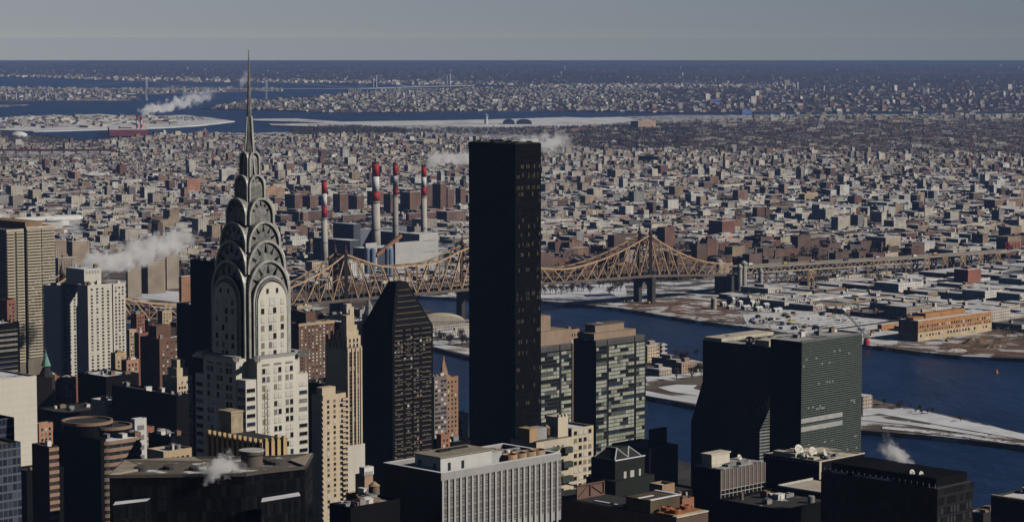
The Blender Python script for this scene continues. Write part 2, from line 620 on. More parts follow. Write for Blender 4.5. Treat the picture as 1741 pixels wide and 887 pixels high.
QUEENS_PX = [(-400, 372), (0, 415), (300, 457), (600, 497), (780, 506), (920, 511), (990, 517), (1060, 524), (1120, 534), (1180, 544), (1270, 555), (1370, 570), (1480, 587),
             (1560, 597), (1640, 605), (1741, 609), (1900, 622), (2150, 640), (2150, 193), (1580, 194), (1400, 195), (1156, 196), (1000, 200), (960, 199), (870, 202), (768, 204.5),
             (633, 206), (582, 207), (504, 201.5), (430, 202), (432, 205), (500, 207), (560, 209.5), (457, 210.5), (462, 213), (562, 216), (531, 219), (491, 224), (430, 226), (338, 225.5), (257, 229.5),
             (190, 237), (135, 240), (112, 236.5), (30, 229), (0, 226), (-400, 215)]
FAR_PX = [(-700, 104.8), (2450, 104.8), (2450, 190), (1580, 190.5), (1156, 191), (960, 187.5), (768, 190), (673, 191), (558, 191), (430, 186), (342, 185), (380, 178), (421, 172), (520, 166), (633, 156),
          (802, 149.5), (880, 147.5), (836, 144.5), (768, 144.3), (633, 144), (548, 141), (420, 141), (291, 141), (176, 137.5), (68, 132.5), (0, 131), (-700, 129)]
NECK_PX = [(-400, 150.5), (34, 148.5), (203, 151.5), (287, 149.5), (423, 149.5), (482, 151), (478, 156), (423, 155), (300, 158), (190, 160), (240, 169), (179, 171), (0, 171.5), (-400, 172)]
ISLET_PX = [(-200, 176), (50, 178), (0, 181), (-200, 183)]
RIKERS_PX = [(-400, 199), (0, 200), (81, 198), (169, 194), (216, 197.5), (315, 195.5), (355, 200), (399, 206), (338, 213), (270, 217), (179, 219.5), (57, 223), (0, 221), (-400, 222)]
RI_PX = [(-300, 455), (0, 490), (300, 527), (560, 562), (738, 590), (795, 605), (950, 640), (1140, 680), (1190, 690), (1300, 712), (1465, 731), (1600, 741), (1741, 758), (1800, 770), (1850, 775),
         (1850, 765), (1741, 737), (1620, 707), (1500, 683), (1465, 672), (1300, 640), (1190, 614), (1150, 604), (1097, 592), (920, 563), (790, 541), (700, 522), (560, 500), (300, 472), (0, 445), (-300, 415)]

QGROUND = M_ground("queens_ground", ((0.10, 0.085, 0.075), (0.20, 0.18, 0.17), (0.66, 0.67, 0.70)), 0.012, 0.03, 0.5, 0.515)
FARGROUND = M_ground("far_ground", ((0.055, 0.045, 0.042), (0.10, 0.085, 0.08), (0.30, 0.28, 0.28)), 0.0016, 0.0035, 0.5, 0.66)
NECKGROUND = M_ground("neck_ground", ((0.09, 0.075, 0.07), (0.16, 0.14, 0.13), (0.5, 0.49, 0.48)), 0.002, 0.005, 0.5, 0.55)
ISGROUND = M_ground("island_ground", ((0.10, 0.08, 0.065), (0.16, 0.13, 0.10), (0.62, 0.62, 0.63)), 0.02, 0.014, 0.5, 0.56)
AIRGROUND = M_ground("airfield_snow", ((0.62, 0.62, 0.62), (0.42, 0.39, 0.36), (0.72, 0.72, 0.73)), 0.003, 0.008, 0.55, 0.5)
SHORE = M_ground("shore_stone", ((0.05, 0.045, 0.04), (0.11, 0.10, 0.09), (0.4, 0.4, 0.4)), 0.2, 0.35, 0.5, 0.66)

ground = sheet("ground", QUEENS_PX, 4.0, QGROUND)
sheet("far_shore_land", FAR_PX, 4.0, FARGROUND)
sheet("peninsula_land", NECK_PX, 4.0, NECKGROUND)
sheet("islet_land", ISLET_PX, 3.0, NECKGROUND)
sheet("island_land", RIKERS_PX, 4.0, AIRGROUND)
sheet("island_land", RI_PX, 4.0, ISGROUND)
# Manhattan: one slab under the near towers, its shore running away along the grid
mh = [(-3200, -1500), (1800, -1500), (1800, 300), (430, 1560), (167, 1850), (-430, 2500), (-1800, 3900), (-3200, 5300)]
kind(MB().prism(mh, -3, G0).build("city_ground", M_ground("asphalt_ground", ((0.05, 0.05, 0.05), (0.08, 0.075, 0.07), (0.3, 0.3, 0.3)), 0.05, 0.02, 0.5, 0.68)), "structure")

# airport flats and snow patches laid a little above the land
AIR_PX = [(430, 202.4), (504, 201.8), (582, 207.3), (633, 206.3), (768, 204.8), (870, 202.3), (960, 199.3), (1000, 200.3), (1060, 199), (1080, 205), (1000, 214), (850, 217), (700, 213), (562, 215.6), (462, 212.8), (457, 210.7), (560, 209.2), (500, 206.8), (432, 204.8)]
sheet("airfield", AIR_PX, 4.3, AIRGROUND, 0.2)
sheet("snow_park", [(900, 484), (1062, 482), (1066, 503), (1040, 512), (985, 514), (915, 508), (880, 507), (800, 502), (840, 488)], 4.3, SNOW, 0.2)
sheet("dirt_lot", [(1050, 521), (1085, 513), (1160, 506), (1232, 512), (1262, 533), (1255, 549), (1180, 541), (1120, 532)], 4.3, M_ground("dirt", ((0.15, 0.09, 0.065), (0.21, 0.15, 0.11), (0.6, 0.58, 0.56)), 0.05, 0.03, 0.5, 0.54), 0.2)
sheet("snow_yard", [(1262, 535), (1400, 520), (1460, 545), (1530, 560), (1525, 585), (1480, 584), (1370, 567), (1270, 552)], 4.3, M_ground("yard_snow", ((0.70, 0.70, 0.70), (0.5, 0.48, 0.45), (0.2, 0.17, 0.15)), 0.05, 0.03, 0.55, 0.64), 0.2)
sheet("dirt_shore", [(1490, 588), (1540, 586), (1600, 582), (1690, 560), (1800, 560), (1900, 590), (1900, 619), (1741, 606.5), (1640, 602.5), (1560, 594.5)], 4.3, M_ground("dirt_shore", ((0.13, 0.085, 0.055), (0.2, 0.14, 0.1), (0.55, 0.52, 0.5)), 0.05, 0.03, 0.5, 0.56), 0.2)
# island: lawns, paths and the long snow lawn of the southern tip
sheet("snow_lawn", [(1495, 702.5), (1554, 694.5), (1600, 704.5), (1646, 716), (1741, 736.8), (1830, 762), (1800, 762), (1741, 747), (1665, 733.5), (1632, 728), (1574, 717)], 4.4, SNOW, 0.2)
sheet("snow_path", [(1464, 708), (1500, 711), (1560, 718.5), (1618, 727), (1680, 738), (1676, 741), (1610, 731), (1540, 721), (1464, 713.5)], 4.5, SNOW, 0.2)
sheet("snow_path_edge", [(1467, 694), (1530, 693), (1550, 694), (1495, 702), (1467, 706)], 4.6, SNOW, 0.2)
sheet("snow_shore_tip", [(1500, 724), (1560, 729), (1640, 739), (1741, 753), (1741, 757), (1640, 743), (1550, 733), (1500, 728)], 4.6, M_snowroof("shore_snow", bare=(.13, .10, .08), amount=.55, scale=.12), 0.2)
sheet("snow_lawn_north", [(1097, 640), (1190, 630), (1195, 637), (1100, 648)], 4.4, SNOW, 0.2)
sheet("snow_lawn_mid", [(1118, 658), (1150, 653), (1185, 654), (1178, 660), (1195, 664), (1185, 672), (1140, 665)], 4.4, SNOW, 0.2)
sheet("snow_path_shore", [(1080, 660), (1120, 668), (1160, 676), (1215, 683), (1215, 691), (1160, 682), (1110, 674), (1080, 668)], 4.5, SNOW, 0.2)
sheet("snow_shore_north", [(738, 583), (800, 592), (830, 600), (830, 606), (790, 601), (738, 589)], 4.4, SNOW, 0.2)
sheet("snow_court", [(690, 560), (730, 556), (800, 560), (830, 566), (800, 574), (730, 572)], 4.4, SNOW, 0.2)
sheet("snow_field_north", [(200, 486), (330, 498), (420, 506), (420, 520), (330, 516), (200, 503)], 4.4, SNOW, 0.2)

# rubble along the water's edge
def rubble(name, px_line, n, z=1.0, spread=5.0, smin=0.8, smax=2.4, seed=1):
    rs = np.random.RandomState(seed)
    P = [gnd(a, b, z) for a, b in px_line]
    L = [(P[i + 1] - P[i]).length for i in range(len(P) - 1)]
    m = MB()
    for k in range(n):
        t = rs.rand() * sum(L)
        i = 0
        while t > L[i] and i < len(L) - 1:
            t -= L[i]; i += 1
        p = P[i].lerp(P[i + 1], t / L[i])
        q = Vector((p.x + rs.randn() * spread, p.y + rs.randn() * spread, z + rs.rand() * 2.5))
        r = rs.uniform(smin, smax)
        vs = [(q.x + r * rs.uniform(.6, 1.3) * a, q.y + r * rs.uniform(.6, 1.3) * b, q.z + r * rs.uniform(.4, .9) * c) for a, b, c in ((-1, 0, 0), (0, -1, 0), (1, 0, 0), (0, 1, 0), (0, 0, 1), (0, 0, -1))]
        m.add(vs, [(0, 1, 4), (1, 2, 4), (2, 3, 4), (3, 0, 4), (1, 0, 5), (2, 1, 5), (3, 2, 5), (0, 3, 5)])
    return kind(m.build(name, SHORE), "stuff")
rubble("shore_rubble", [(1465, 587), (1560, 597), (1640, 605), (1741, 609), (1900, 622)], 1500, 1.0, 5.0, 0.8, 2.2, 3)
rubble("shore_rubble", [(900, 510), (990, 517), (1060, 524), (1180, 544), (1270, 555), (1465, 586)], 1100, 1.0, 4.0, 0.7, 1.9, 4)
rubble("shore_rubble", [(1465, 731), (1600, 741), (1741, 758), (1850, 774)], 900, 1.0, 3.0, 0.6, 1.6, 5)
rubble("shore_rubble", [(1080, 668), (1140, 680), (1220, 696)], 260, 1.0, 2.5, 0.6, 1.5, 6)
rubble("shore_rubble", [(738, 590), (795, 605)], 160, 1.0, 2.5, 0.6, 1.5, 7)

# low wooded ridges along the skyline
def ridge(name, D, prof, mat, depth=1200):
    """prof: (px, py) of the crest."""
    m = MB()
    f, c, b = [], [], []
    P = []
    for i in range(len(prof) - 1):
        for k in range(24):
            t = k / 24
            P.append((prof[i][0] * (1 - t) + prof[i + 1][0] * t, prof[i][1] * (1 - t) + prof[i + 1][1] * t))
    for px, py in P:
        q = at(px, py, D)
        z = q.z + nrs.uniform(-2.0, 2.0)
        s = (D + depth) / D
        m.v += [(q.x / s * (2 - s) if False else q.x * (D - depth) / D, D - depth, 3.0), (q.x, D, z), (q.x * s, D + depth, 3.0)]
    for i in range(len(P) - 1):
        a = i * 3
        m.f += [[a, a + 3, a + 4, a + 1], [a + 1, a + 4, a + 5, a + 2]]
        m.m += [0, 0]; m.c += [None, None]
    return kind(m.build(name, mat), "structure")
WOODLAND = M_ground("far_woodland", ((0.05, 0.042, 0.04), (0.075, 0.062, 0.06), (0.2, 0.19, 0.19)), 0.0012, 0.004, 0.5, 0.68)
ridge("far_hills", 33000, [(-500, 107), (0, 107), (200, 104.5), (420, 106), (700, 105), (980, 105.5), (1200, 103.5), (1300, 103), (1460, 104.5), (1741, 104), (2250, 105)], WOODLAND)
ridge("far_hills", 27500, [(-500, 114), (150, 112), (420, 113), (800, 112), (1150, 113), (1400, 111), (1741, 113), (2250, 113)], WOODLAND, 900)
ridge("far_hills", 22500, [(900, 122), (1100, 120), (1350, 121), (1600, 119), (1741, 121), (2250, 120)], WOODLAND, 800)
# ------------------------------------------------------------------ the city beyond the river
def pip(px, py, poly):
    """Vectorised point in polygon."""
    inside = np.zeros(px.shape, bool)
    n = len(poly)
    for i in range(n):
        x0, y0 = poly[i]
        x1, y1 = poly[(i + 1) % n]
        if y0 == y1:
            continue
        c = ((y0 > py) != (y1 > py)) & (px < (x1 - x0) * (py - y0) / (y1 - y0) + x0)
        inside ^= c
    return inside

WALLS = np.array([(.21, .115, .085), (.17, .115, .09), (.29, .18, .13), (.42, .32, .22), (.55, .47, .36), (.62, .57, .48), (.70, .68, .63), (.36, .35, .34), (.17, .15, .14), (.45, .38, .32), (.66, .60, .50)])
WALLNAME = ["red brick", "brown brick", "rust brick", "tan brick", "cream", "pale cream", "white", "grey", "dark grey", "buff", "ivory"]
PW_MIX = np.array([.8, 1.5, .7, 1.5, 1.6, 1.6, 1.5, .8, .6, 1.2, 1.5])
PW_BROWN = np.array([2, 5, 1.5, .6, .2, .1, .1, .3, 2, .5, .1])
PW_LIGHT = np.array([.6, .5, .6, 1.2, 2, 2.2, 2.6, .8, .3, 1, 2])

class Bag:
    def __init__(s):
        s.rows = []        # cx, cy, w, d, h, theta, wall index, roof grey, window flag
BAG = Bag()
TREES = []                 # x, y, height

HOLES = [  # ground pixels kept clear: yards, plants, parks, the bridge, the airport
    [(540, 412), (760, 412), (770, 462), (540, 462)], AIR_PX,
    [(1040, 532), (1040, 500), (1215, 494), (1300, 530), (1410, 526), (1500, 552), (1545, 592), (1370, 575)],
    [(1505, 600), (1510, 566), (1690, 556), (1760, 566), (1900, 590), (1900, 630)],
    [(780, 510), (780, 482), (1066, 478), (1066, 520)],
    [(1040, 500), (1230, 492), (1500, 464), (1750, 440), (1750, 445), (1500, 470), (1300, 489), (1230, 515), (1040, 530)],
    [(-20, 374), (132, 374), (160, 404), (-20, 404)], [(-60, 256), (200, 256), (200, 268), (-60, 268)], [(1514, 262), (1526, 262), (1541, 203), (1533, 203)], [(1652, 262), (1662, 262), (1672, 203), (1664, 203)],
    [(0, 226), (112, 236), (190, 237), (262, 229), (262, 236), (135, 246), (0, 246)],
]
def clear_of(px, py, margin_poly=QUEENS_PX):
    ok = pip(px, py, margin_poly)
    for h in HOLES:
        ok &= ~pip(px, py, h)
    return ok

def grid_zone(poly, th, wr, dr, hd, street, avenue, keep, pw, trees=0.15, tall=0.04, tallh=(20, 45), roofsnow=0.7, land=QUEENS_PX, win=1.0, yard=3.0):
    P = [gnd(a, b, 4.0) for a, b in poly]
    t = R(th)
    c, s = math.cos(t), math.sin(t)
    uv = [(p.x * c + p.y * s, -p.x * s + p.y * c) for p in P]
    u0, u1 = min(q[0] for q in uv), max(q[0] for q in uv)
    v0, v1 = min(q[1] for q in uv), max(q[1] for q in uv)
    rows, tr = [], []
    v = v0
    while v < v1:
        d = nrs.uniform(*dr)
        for side in (0, 1):
            vc = v + d / 2
            u = u0 + nrs.uniform(0, 10)
            nextav = u + avenue
            hb, pal, rb = nrs.lognormal(math.log(hd[0]), hd[1] * .6), nrs.choice(len(WALLS), 3, p=pw / pw.sum()), nrs.rand()
            while u < u1:
                w = nrs.uniform(*wr)
                if u + w > nextav:
                    u = nextav + street * 1.6
                    nextav = u + avenue
                    continue
                if nrs.rand() < .12:
                    hb, pal, rb = nrs.lognormal(math.log(hd[0]), hd[1] * .6), nrs.choice(len(WALLS), 3, p=pw / pw.sum()), nrs.rand()
                if nrs.rand() < keep:
                    hh = hb * nrs.uniform(.88, 1.12) * (nrs.uniform(1.3, 2.1) if nrs.rand() < .1 else 1)
                    rows.append((u + w / 2, vc + nrs.uniform(-1, 1), w - 0.2, d * nrs.uniform(.8, 1.0), hh, pal[nrs.randint(3)] if nrs.rand() < .8 else nrs.choice(len(WALLS), p=pw / pw.sum()), rb))
                elif nrs.rand() < 0.7:
                    tr.append((u + w / 2, vc))
                u += w + (nrs.uniform(0, yard) if nrs.rand() < .4 else 0)
            k = int((u1 - u0) / 14)
            if trees > 0 and k > 0:
                tu = nrs.uniform(u0, u1, k)
                tu = tu[nrs.rand(k) < trees]
                tr.extend((a, v + (d if side == 0 else -street * 0.4)) for a in tu)
            v += d + (nrs.uniform(2, 6) if side == 0 else street)
    A = np.array(rows)
    X, Y = A[:, 0] * c - A[:, 1] * s, A[:, 0] * s + A[:, 1] * c
    px, py = proj(X, Y, 4.0)
    ok = pip(px, py, poly) & (Y > 500) & (clear_of(px, py, land) if land is not None else True) & (px > -140) & (px < 1900)
    A, X, Y = A[ok], X[ok], Y[ok]
    n = len(A)
    h = np.clip(A[:, 4], 3.5, 60)
    tl = nrs.rand(n) < tall
    h[tl] = nrs.uniform(tallh[0], tallh[1], tl.sum())
    wi = A[:, 5].astype(int)
    rs = np.where(A[:, 6] * .7 + nrs.rand(n) * .3 < roofsnow, nrs.uniform(.55, .82, n), nrs.uniform(.05, .3, n))
    wf = np.where(nrs.rand(n) < win, 1.0, 0.0)
    for i in range(n):
        BAG.rows.append((X[i], Y[i], A[i, 2], A[i, 3], h[i], t, wi[i], rs[i], wf[i]))
    if tr:
        T = np.array(tr)
        X, Y = T[:, 0] * c - T[:, 1] * s, T[:, 0] * s + T[:, 1] * c
        px, py = proj(X, Y, 4.0)
        ok = pip(px, py, poly) & (Y > 500) & (clear_of(px, py, land) if land is not None else True) & (px > -140) & (px < 1900)
        TREES.extend((x, y, nrs.uniform(7, 13)) for x, y in zip(X[ok], Y[ok]))

# warehouses by the river, low and wide
grid_zone([(1200, 545), (1245, 498), (1300, 482), (1750, 445), (2000, 450), (2000, 640), (1741, 620), (1500, 592)], 45, (18, 58), (24, 46), (8, .38), 10, 220, .97, PW_LIGHT, .1, .04, (14, 22), .8)
# brown apartment blocks and trees beside the bridge
BROWN_PX = [(900, 482), (900, 445), (930, 430), (1100, 424), (1420, 425), (1560, 432), (1560, 445), (1240, 470), (1080, 482)]
grid_zone(BROWN_PX, 52, (24, 40), (11, 15), (18, .08), 22, 120, .62, PW_BROWN, .75, 0, (20, 21), .25)
# the dense blocks behind
grid_zone([(900, 430), (1100, 422), (1560, 428), (1850, 448), (1900, 395), (900, 385)], 45, (9, 36), (15, 26), (7.6, .45), 12, 200, .93, PW_MIX, .22, .04, (16, 28), .66)
grid_zone([(-200, 430), (-200, 340), (480, 340), (560, 400), (560, 500), (300, 460), (0, 420)], 42, (9, 32), (14, 24), (7.4, .45), 12, 190, .88, PW_MIX, .35, .04, (18, 34), .66)
grid_zone([(540, 500), (540, 400), (480, 330), (800, 330), (900, 385), (900, 500)], 45, (12, 40), (16, 28), (7.2, .4), 14, 190, .82, PW_MIX, .45, .025, (16, 26), .66)
grid_zone([(-200, 340), (-200, 285), (900, 285), (900, 385), (800, 330)], 40, (7, 26), (11, 19), (6.8, .42), 12, 180, .92, PW_MIX, .34, .022, (16, 30), .66)
grid_zone([(900, 385), (900, 300), (1900, 300), (1900, 395)], 41, (8, 30), (12, 21), (7.4, .45), 12, 190, .92, PW_MIX, .28, .04, (16, 30), .64)
grid_zone([(-200, 285), (-200, 225), (480, 232), (700, 232), (900, 240), (900, 285)], 38, (7, 22), (10, 16), (6.2, .38), 12, 170, .88, PW_MIX, .5, .012, (14, 28), .64, win=.7)
grid_zone([(900, 300), (900, 256), (1400, 262), (1900, 268), (1900, 300)], 30, (7, 22), (10, 16), (6.6, .42), 12, 170, .86, PW_MIX, .55, .03, (14, 26), .62, win=.7)
# row houses and parks further out
grid_zone([(1150, 262), (1150, 212), (1900, 205), (1900, 268)], 8, (14, 40), (10, 13), (6.2, .25), 20, 160, .62, PW_BROWN + PW_MIX * .5, 1.0, .006, (12, 18), .42, win=.4)
grid_zone([(900, 256), (900, 222), (1150, 212), (1150, 262)], 20, (14, 44), (12, 20), (6.5, .3), 30, 200, .34, PW_MIX, 1.0, .01, (10, 18), .5, win=.4)
grid_zone([(1100, 212), (1400, 198), (1900, 197), (1900, 205), (1150, 213)], 10, (10, 30), (12, 20), (8, .35), 20, 200, .55, PW_LIGHT, .8, .03, (14, 30), .5, win=.3)

def scatter(poly, n, wr, hr, pw, land=None, snow=.5, th=(0, 90), tallp=0.0, tallh=(20, 40), win=0.0):
    P = [gnd(a, b, 4.0) for a, b in poly]
    x0, x1 = min(p.x for p in P), max(p.x for p in P)
    y0, y1 = min(p.y for p in P), max(p.y for p in P)
    X = nrs.uniform(x0, x1, n * 4); Y = nrs.uniform(y0, y1, n * 4)
    px, py = proj(X, Y, 4.0)
    ok = pip(px, py, poly) & (px > -140) & (px < 1900)
    if land is not None:
        ok &= pip(px, py, land)
    X, Y = X[ok][:n], Y[ok][:n]
    k = len(X)
    wi = nrs.choice(len(WALLS), k, p=pw / pw.sum())
    for i in range(k):
        h = nrs.uniform(*hr) if nrs.rand() > tallp else nrs.uniform(*tallh)
        BAG.rows.append((X[i], Y[i], nrs.uniform(*wr), nrs.uniform(*wr) * .7, h, R(nrs.uniform(*th)), wi[i], nrs.uniform(.5, .8) if nrs.rand() < snow else nrs.uniform(.05, .3), win))

def woods(poly, n, hr, land=None):
    P = [gnd(a, b, 4.0) for a, b in poly]
    x0, x1 = min(p.x for p in P), max(p.x for p in P)
    y0, y1 = min(p.y for p in P), max(p.y for p in P)
    X = nrs.uniform(x0, x1, n * 4); Y = nrs.uniform(y0, y1, n * 4)
    px, py = proj(X, Y, 4.0)
    ok = pip(px, py, poly) & (px > -140) & (px < 1900)
    if land is not None:
        ok &= pip(px, py, land)
    TREES.extend((x, y, nrs.uniform(*hr)) for x, y in list(zip(X[ok], Y[ok]))[:n])

# over the bay: town on the peninsula, tree-grey suburbs running to the skyline
COLLEGE = [(342, 185), (380, 178), (421, 172), (520, 166), (633, 156), (802, 149.5), (1100, 150), (1100, 191), (960, 187.5), (768, 190), (673, 191), (558, 191), (430, 186)]
scatter(COLLEGE, 1900, (9, 26), (5, 9), PW_LIGHT, None, .55, (0, 60), .02, (14, 26))
woods(COLLEGE, 6500, (9, 15))
scatter([(1100, 150), (1900, 146), (1900, 190), (1100, 191)], 1000, (10, 34), (4.5, 7.5), PW_LIGHT, None, .5, (0, 60), .04, (16, 40))
woods([(1100, 150), (1900, 146), (1900, 190), (1100, 191)], 11000, (9, 16))
scatter([(1200, 166), (1900, 160), (1900, 188), (1200, 188)], 90, (16, 30), (12, 24), np.array([1, 2, 2, 2, 1, 1, .5, .5, .5, 1.5, .5]), None, .4, (20, 60))
scatter([(900, 145), (1350, 142), (1350, 149), (900, 152)], 420, (14, 40), (7, 14), PW_LIGHT, None, .6)
scatter(FAR_PX[3:13] + [(760, 138), (0, 126)], 400, (16, 40), (8, 14), PW_LIGHT, FAR_PX, .6)
scatter([(-100, 130), (0, 131), (176, 137), (420, 140.5), (640, 143), (880, 146), (880, 141), (640, 138), (420, 136), (176, 132), (0, 127), (-100, 126)], 500, (14, 40), (8, 16), PW_LIGHT, FAR_PX, .7)
scatter([(-100, 129), (900, 145), (1900, 148), (1900, 112), (-100, 112)], 1500, (9, 26), (5, 9), PW_LIGHT, FAR_PX, .35, (0, 90), .01, (20, 40))
woods([(-100, 129), (900, 145), (1900, 150), (1900, 112), (-100, 112)], 26000, (14, 26), FAR_PX)
scatter(NECK_PX, 800, (12, 34), (5, 10), PW_LIGHT, None, .65)
woods(NECK_PX, 2200, (9, 15))
scatter([(0, 201), (169, 196), (300, 200), (300, 212), (169, 217), (0, 219)], 200, (18, 60), (5, 9), PW_LIGHT, RIKERS_PX, .8)
woods([(270, 200), (340, 199), (350, 206), (290, 207)], 160, (6, 10), RIKERS_PX)
woods([(488, 222.5), (531, 218.5), (600, 217), (690, 222), (690, 228), (560, 229), (500, 231)], 1500, (10, 15), QUEENS_PX)
woods([(690, 222), (900, 219), (1060, 214), (1180, 214), (1180, 222), (900, 232), (690, 228)], 1600, (9, 14), QUEENS_PX)
woods([(900, 258), (900, 232), (1180, 218), (1190, 250), (1100, 262)], 2600, (9, 14), QUEENS_PX)
woods([(0, 226), (112, 236.5), (200, 240), (200, 249), (0, 246)], 700, (8, 13), QUEENS_PX)
woods([(1514, 262), (1526, 262), (1541, 203), (1533, 203)], 260, (10, 15), QUEENS_PX)
woods([(1652, 262), (1662, 262), (1672, 203), (1664, 203)], 260, (10, 15), QUEENS_PX)
woods(BROWN_PX, 900, (9, 15), QUEENS_PX)
woods([(920, 478), (1080, 476), (1200, 470), (1200, 476), (1060, 484), (920, 484)], 200, (9, 14), QUEENS_PX)
woods([(480, 400), (900, 392), (900, 372), (480, 378)], 900, (8, 13), QUEENS_PX)
woods([(120, 445), (330, 462), (330, 478), (120, 462)], 180, (8, 13))

scatter([(-100, 410), (-100, 300), (480, 300), (900, 300), (1840, 300), (1840, 430), (1100, 418), (900, 420), (800, 400), (480, 400)], 300, (32, 85), (8.5, 11.5), PW_LIGHT, None, .85, (38, 48))
woods([(1262, 498), (1460, 518), (1510, 548), (1400, 540), (1262, 528)], 50, (6, 11))
woods([(1180, 541), (1270, 552), (1370, 567), (1480, 584), (1480, 587), (1370, 570), (1270, 555), (1180, 544)], 90, (3, 6))
woods([(1690, 556), (1800, 562), (1850, 600), (1700, 575)], 60, (5, 9))
woods([(1230, 470), (1700, 442), (1760, 448), (1500, 480), (1240, 492)], 160, (7, 12))
rowsA = np.array(BAG.rows)
pxA, pyA = proj(rowsA[:, 0], rowsA[:, 1], 4.0)
keep = (pxA > -130) & (pxA < 1880)
rowsA, pxA, pyA = rowsA[keep], pxA[keep], pyA[keep]
_, ptA = proj(rowsA[:, 0], rowsA[:, 1], 4.0 + rowsA[:, 4])

# which show largest and are not behind a tower: those become things of their own
HIDE = [(797, 920, 245, 887), (365, 492, 440, 887), (395, 460, 330, 887), (325, 370, 440, 887), (0, 92, 372, 887), (73, 215, 470, 887), (617, 735, 520, 887), (1195, 1466, 575, 887), (590, 770, 395, 460)]
score = (pyA - ptA) * (rowsA[:, 2] + rowsA[:, 3]) * 0.7 * F / rowsA[:, 1]
vis = (pxA > 4) & (pxA < 1737) & (rowsA[:, 1] < 7000)
for x0, x1, y0, y1 in HIDE:
    vis &= ~((pxA > x0 - 2) & (pxA < x1 + 2) & (ptA > y0) & (ptA < y1))
order = np.argsort(np.where(vis, -score, 1e9))
N_SINGLE = 290
single = order[:N_SINGLE]
mass_mask = np.ones(len(rowsA), bool)
mass_mask[single] = False

def city_mesh(rows, name):
    """Boxes with sunk parapets left out: walls coloured by building, roofs snowed or bare, a bulkhead on some."""
    n = len(rows)
    cx_, cy_, w, d, h, t = (rows[:, i] for i in range(6))
    c, s = np.cos(t), np.sin(t)
    ex = nrs.rand(n) < .35
    allv, allcol = [], []
    def boxes(ox, oy, w, d, z0, z1, c, s, cx_, cy_, wc, rc, wf):
        k = len(w)
        V = np.zeros((k, 8, 3), np.float32)
        for j, (a, b) in enumerate(((-.5, -.5), (.5, -.5), (.5, .5), (-.5, .5))):
            lx, ly = ox + a * w, oy + b * d
            V[:, j, 0] = V[:, j + 4, 0] = cx_ + lx * c - ly * s
            V[:, j, 1] = V[:, j + 4, 1] = cy_ + lx * s + ly * c
            V[:, j, 2] = z0
            V[:, j + 4, 2] = z1
        Cc = np.zeros((k, 5, 4), np.float32)
        Cc[:, :4, :3] = wc[:, None, :]
        Cc[:, :4, 3] = wf[:, None]
        Cc[:, 4, :3] = rc
        allv.append(V.reshape(-1, 3)); allcol.append(Cc.reshape(-1, 4))
    wc = WALLS[rows[:, 6].astype(int)] * nrs.uniform(.8, 1.15, (n, 1))
    rg = rows[:, 7]
    rc = np.stack([rg * .97, rg * .98, rg * 1.02], 1)
    low = rg < .35
    rc[low] = rc[low] * np.array([1.05, .95, .9])
    boxes(0, 0, w, d, np.full(n, 3.5), 4 + h, c, s, cx_, cy_, wc, rc, rows[:, 8])
    e = ex
    boxes(w[e] * nrs.uniform(-.25, .25, e.sum()), d[e] * nrs.uniform(-.2, .2, e.sum()), w[e] * nrs.uniform(.15, .35, e.sum()), d[e] * nrs.uniform(.2, .4, e.sum()), 4 + h[e], 4 + h[e] + nrs.uniform(2, 4.5, e.sum()),
          c[e], s[e], cx_[e], cy_[e], wc[e] * .9, rc[e], rows[e, 8] * 0)
    V = np.concatenate(allv); Cc = np.concatenate(allcol)
    k = len(V) // 8
    quad = np.array([(0, 1, 5, 4), (1, 2, 6, 5), (2, 3, 7, 6), (3, 0, 4, 7), (4, 5, 6, 7)])
    Fc = (np.arange(k)[:, None, None] * 8 + quad[None]).reshape(-1, 4)
    me = bpy.data.meshes.new(name)
    me.vertices.add(len(V)); me.vertices.foreach_set("co", V.ravel())
    me.loops.add(len(Fc) * 4); me.loops.foreach_set("vertex_index", Fc.ravel().astype(np.int32))
    me.polygons.add(len(Fc)); me.polygons.foreach_set("loop_start", (np.arange(len(Fc)) * 4).astype(np.int32))
    me.update(calc_edges=True)
    me.polygons.foreach_set('use_smooth', [False] * len(me.polygons))
    ca = me.attributes.new("col", 'FLOAT_COLOR', 'FACE')
    ca.data.foreach_set("color", Cc.ravel())
    me.materials.append(CITY)
    return me
kind(tag(link("housing_mass", city_mesh(rowsA[mass_mask], "housing_mass")), "dense mass of small snow roofed houses running to the skyline", "houses"), "stuff")

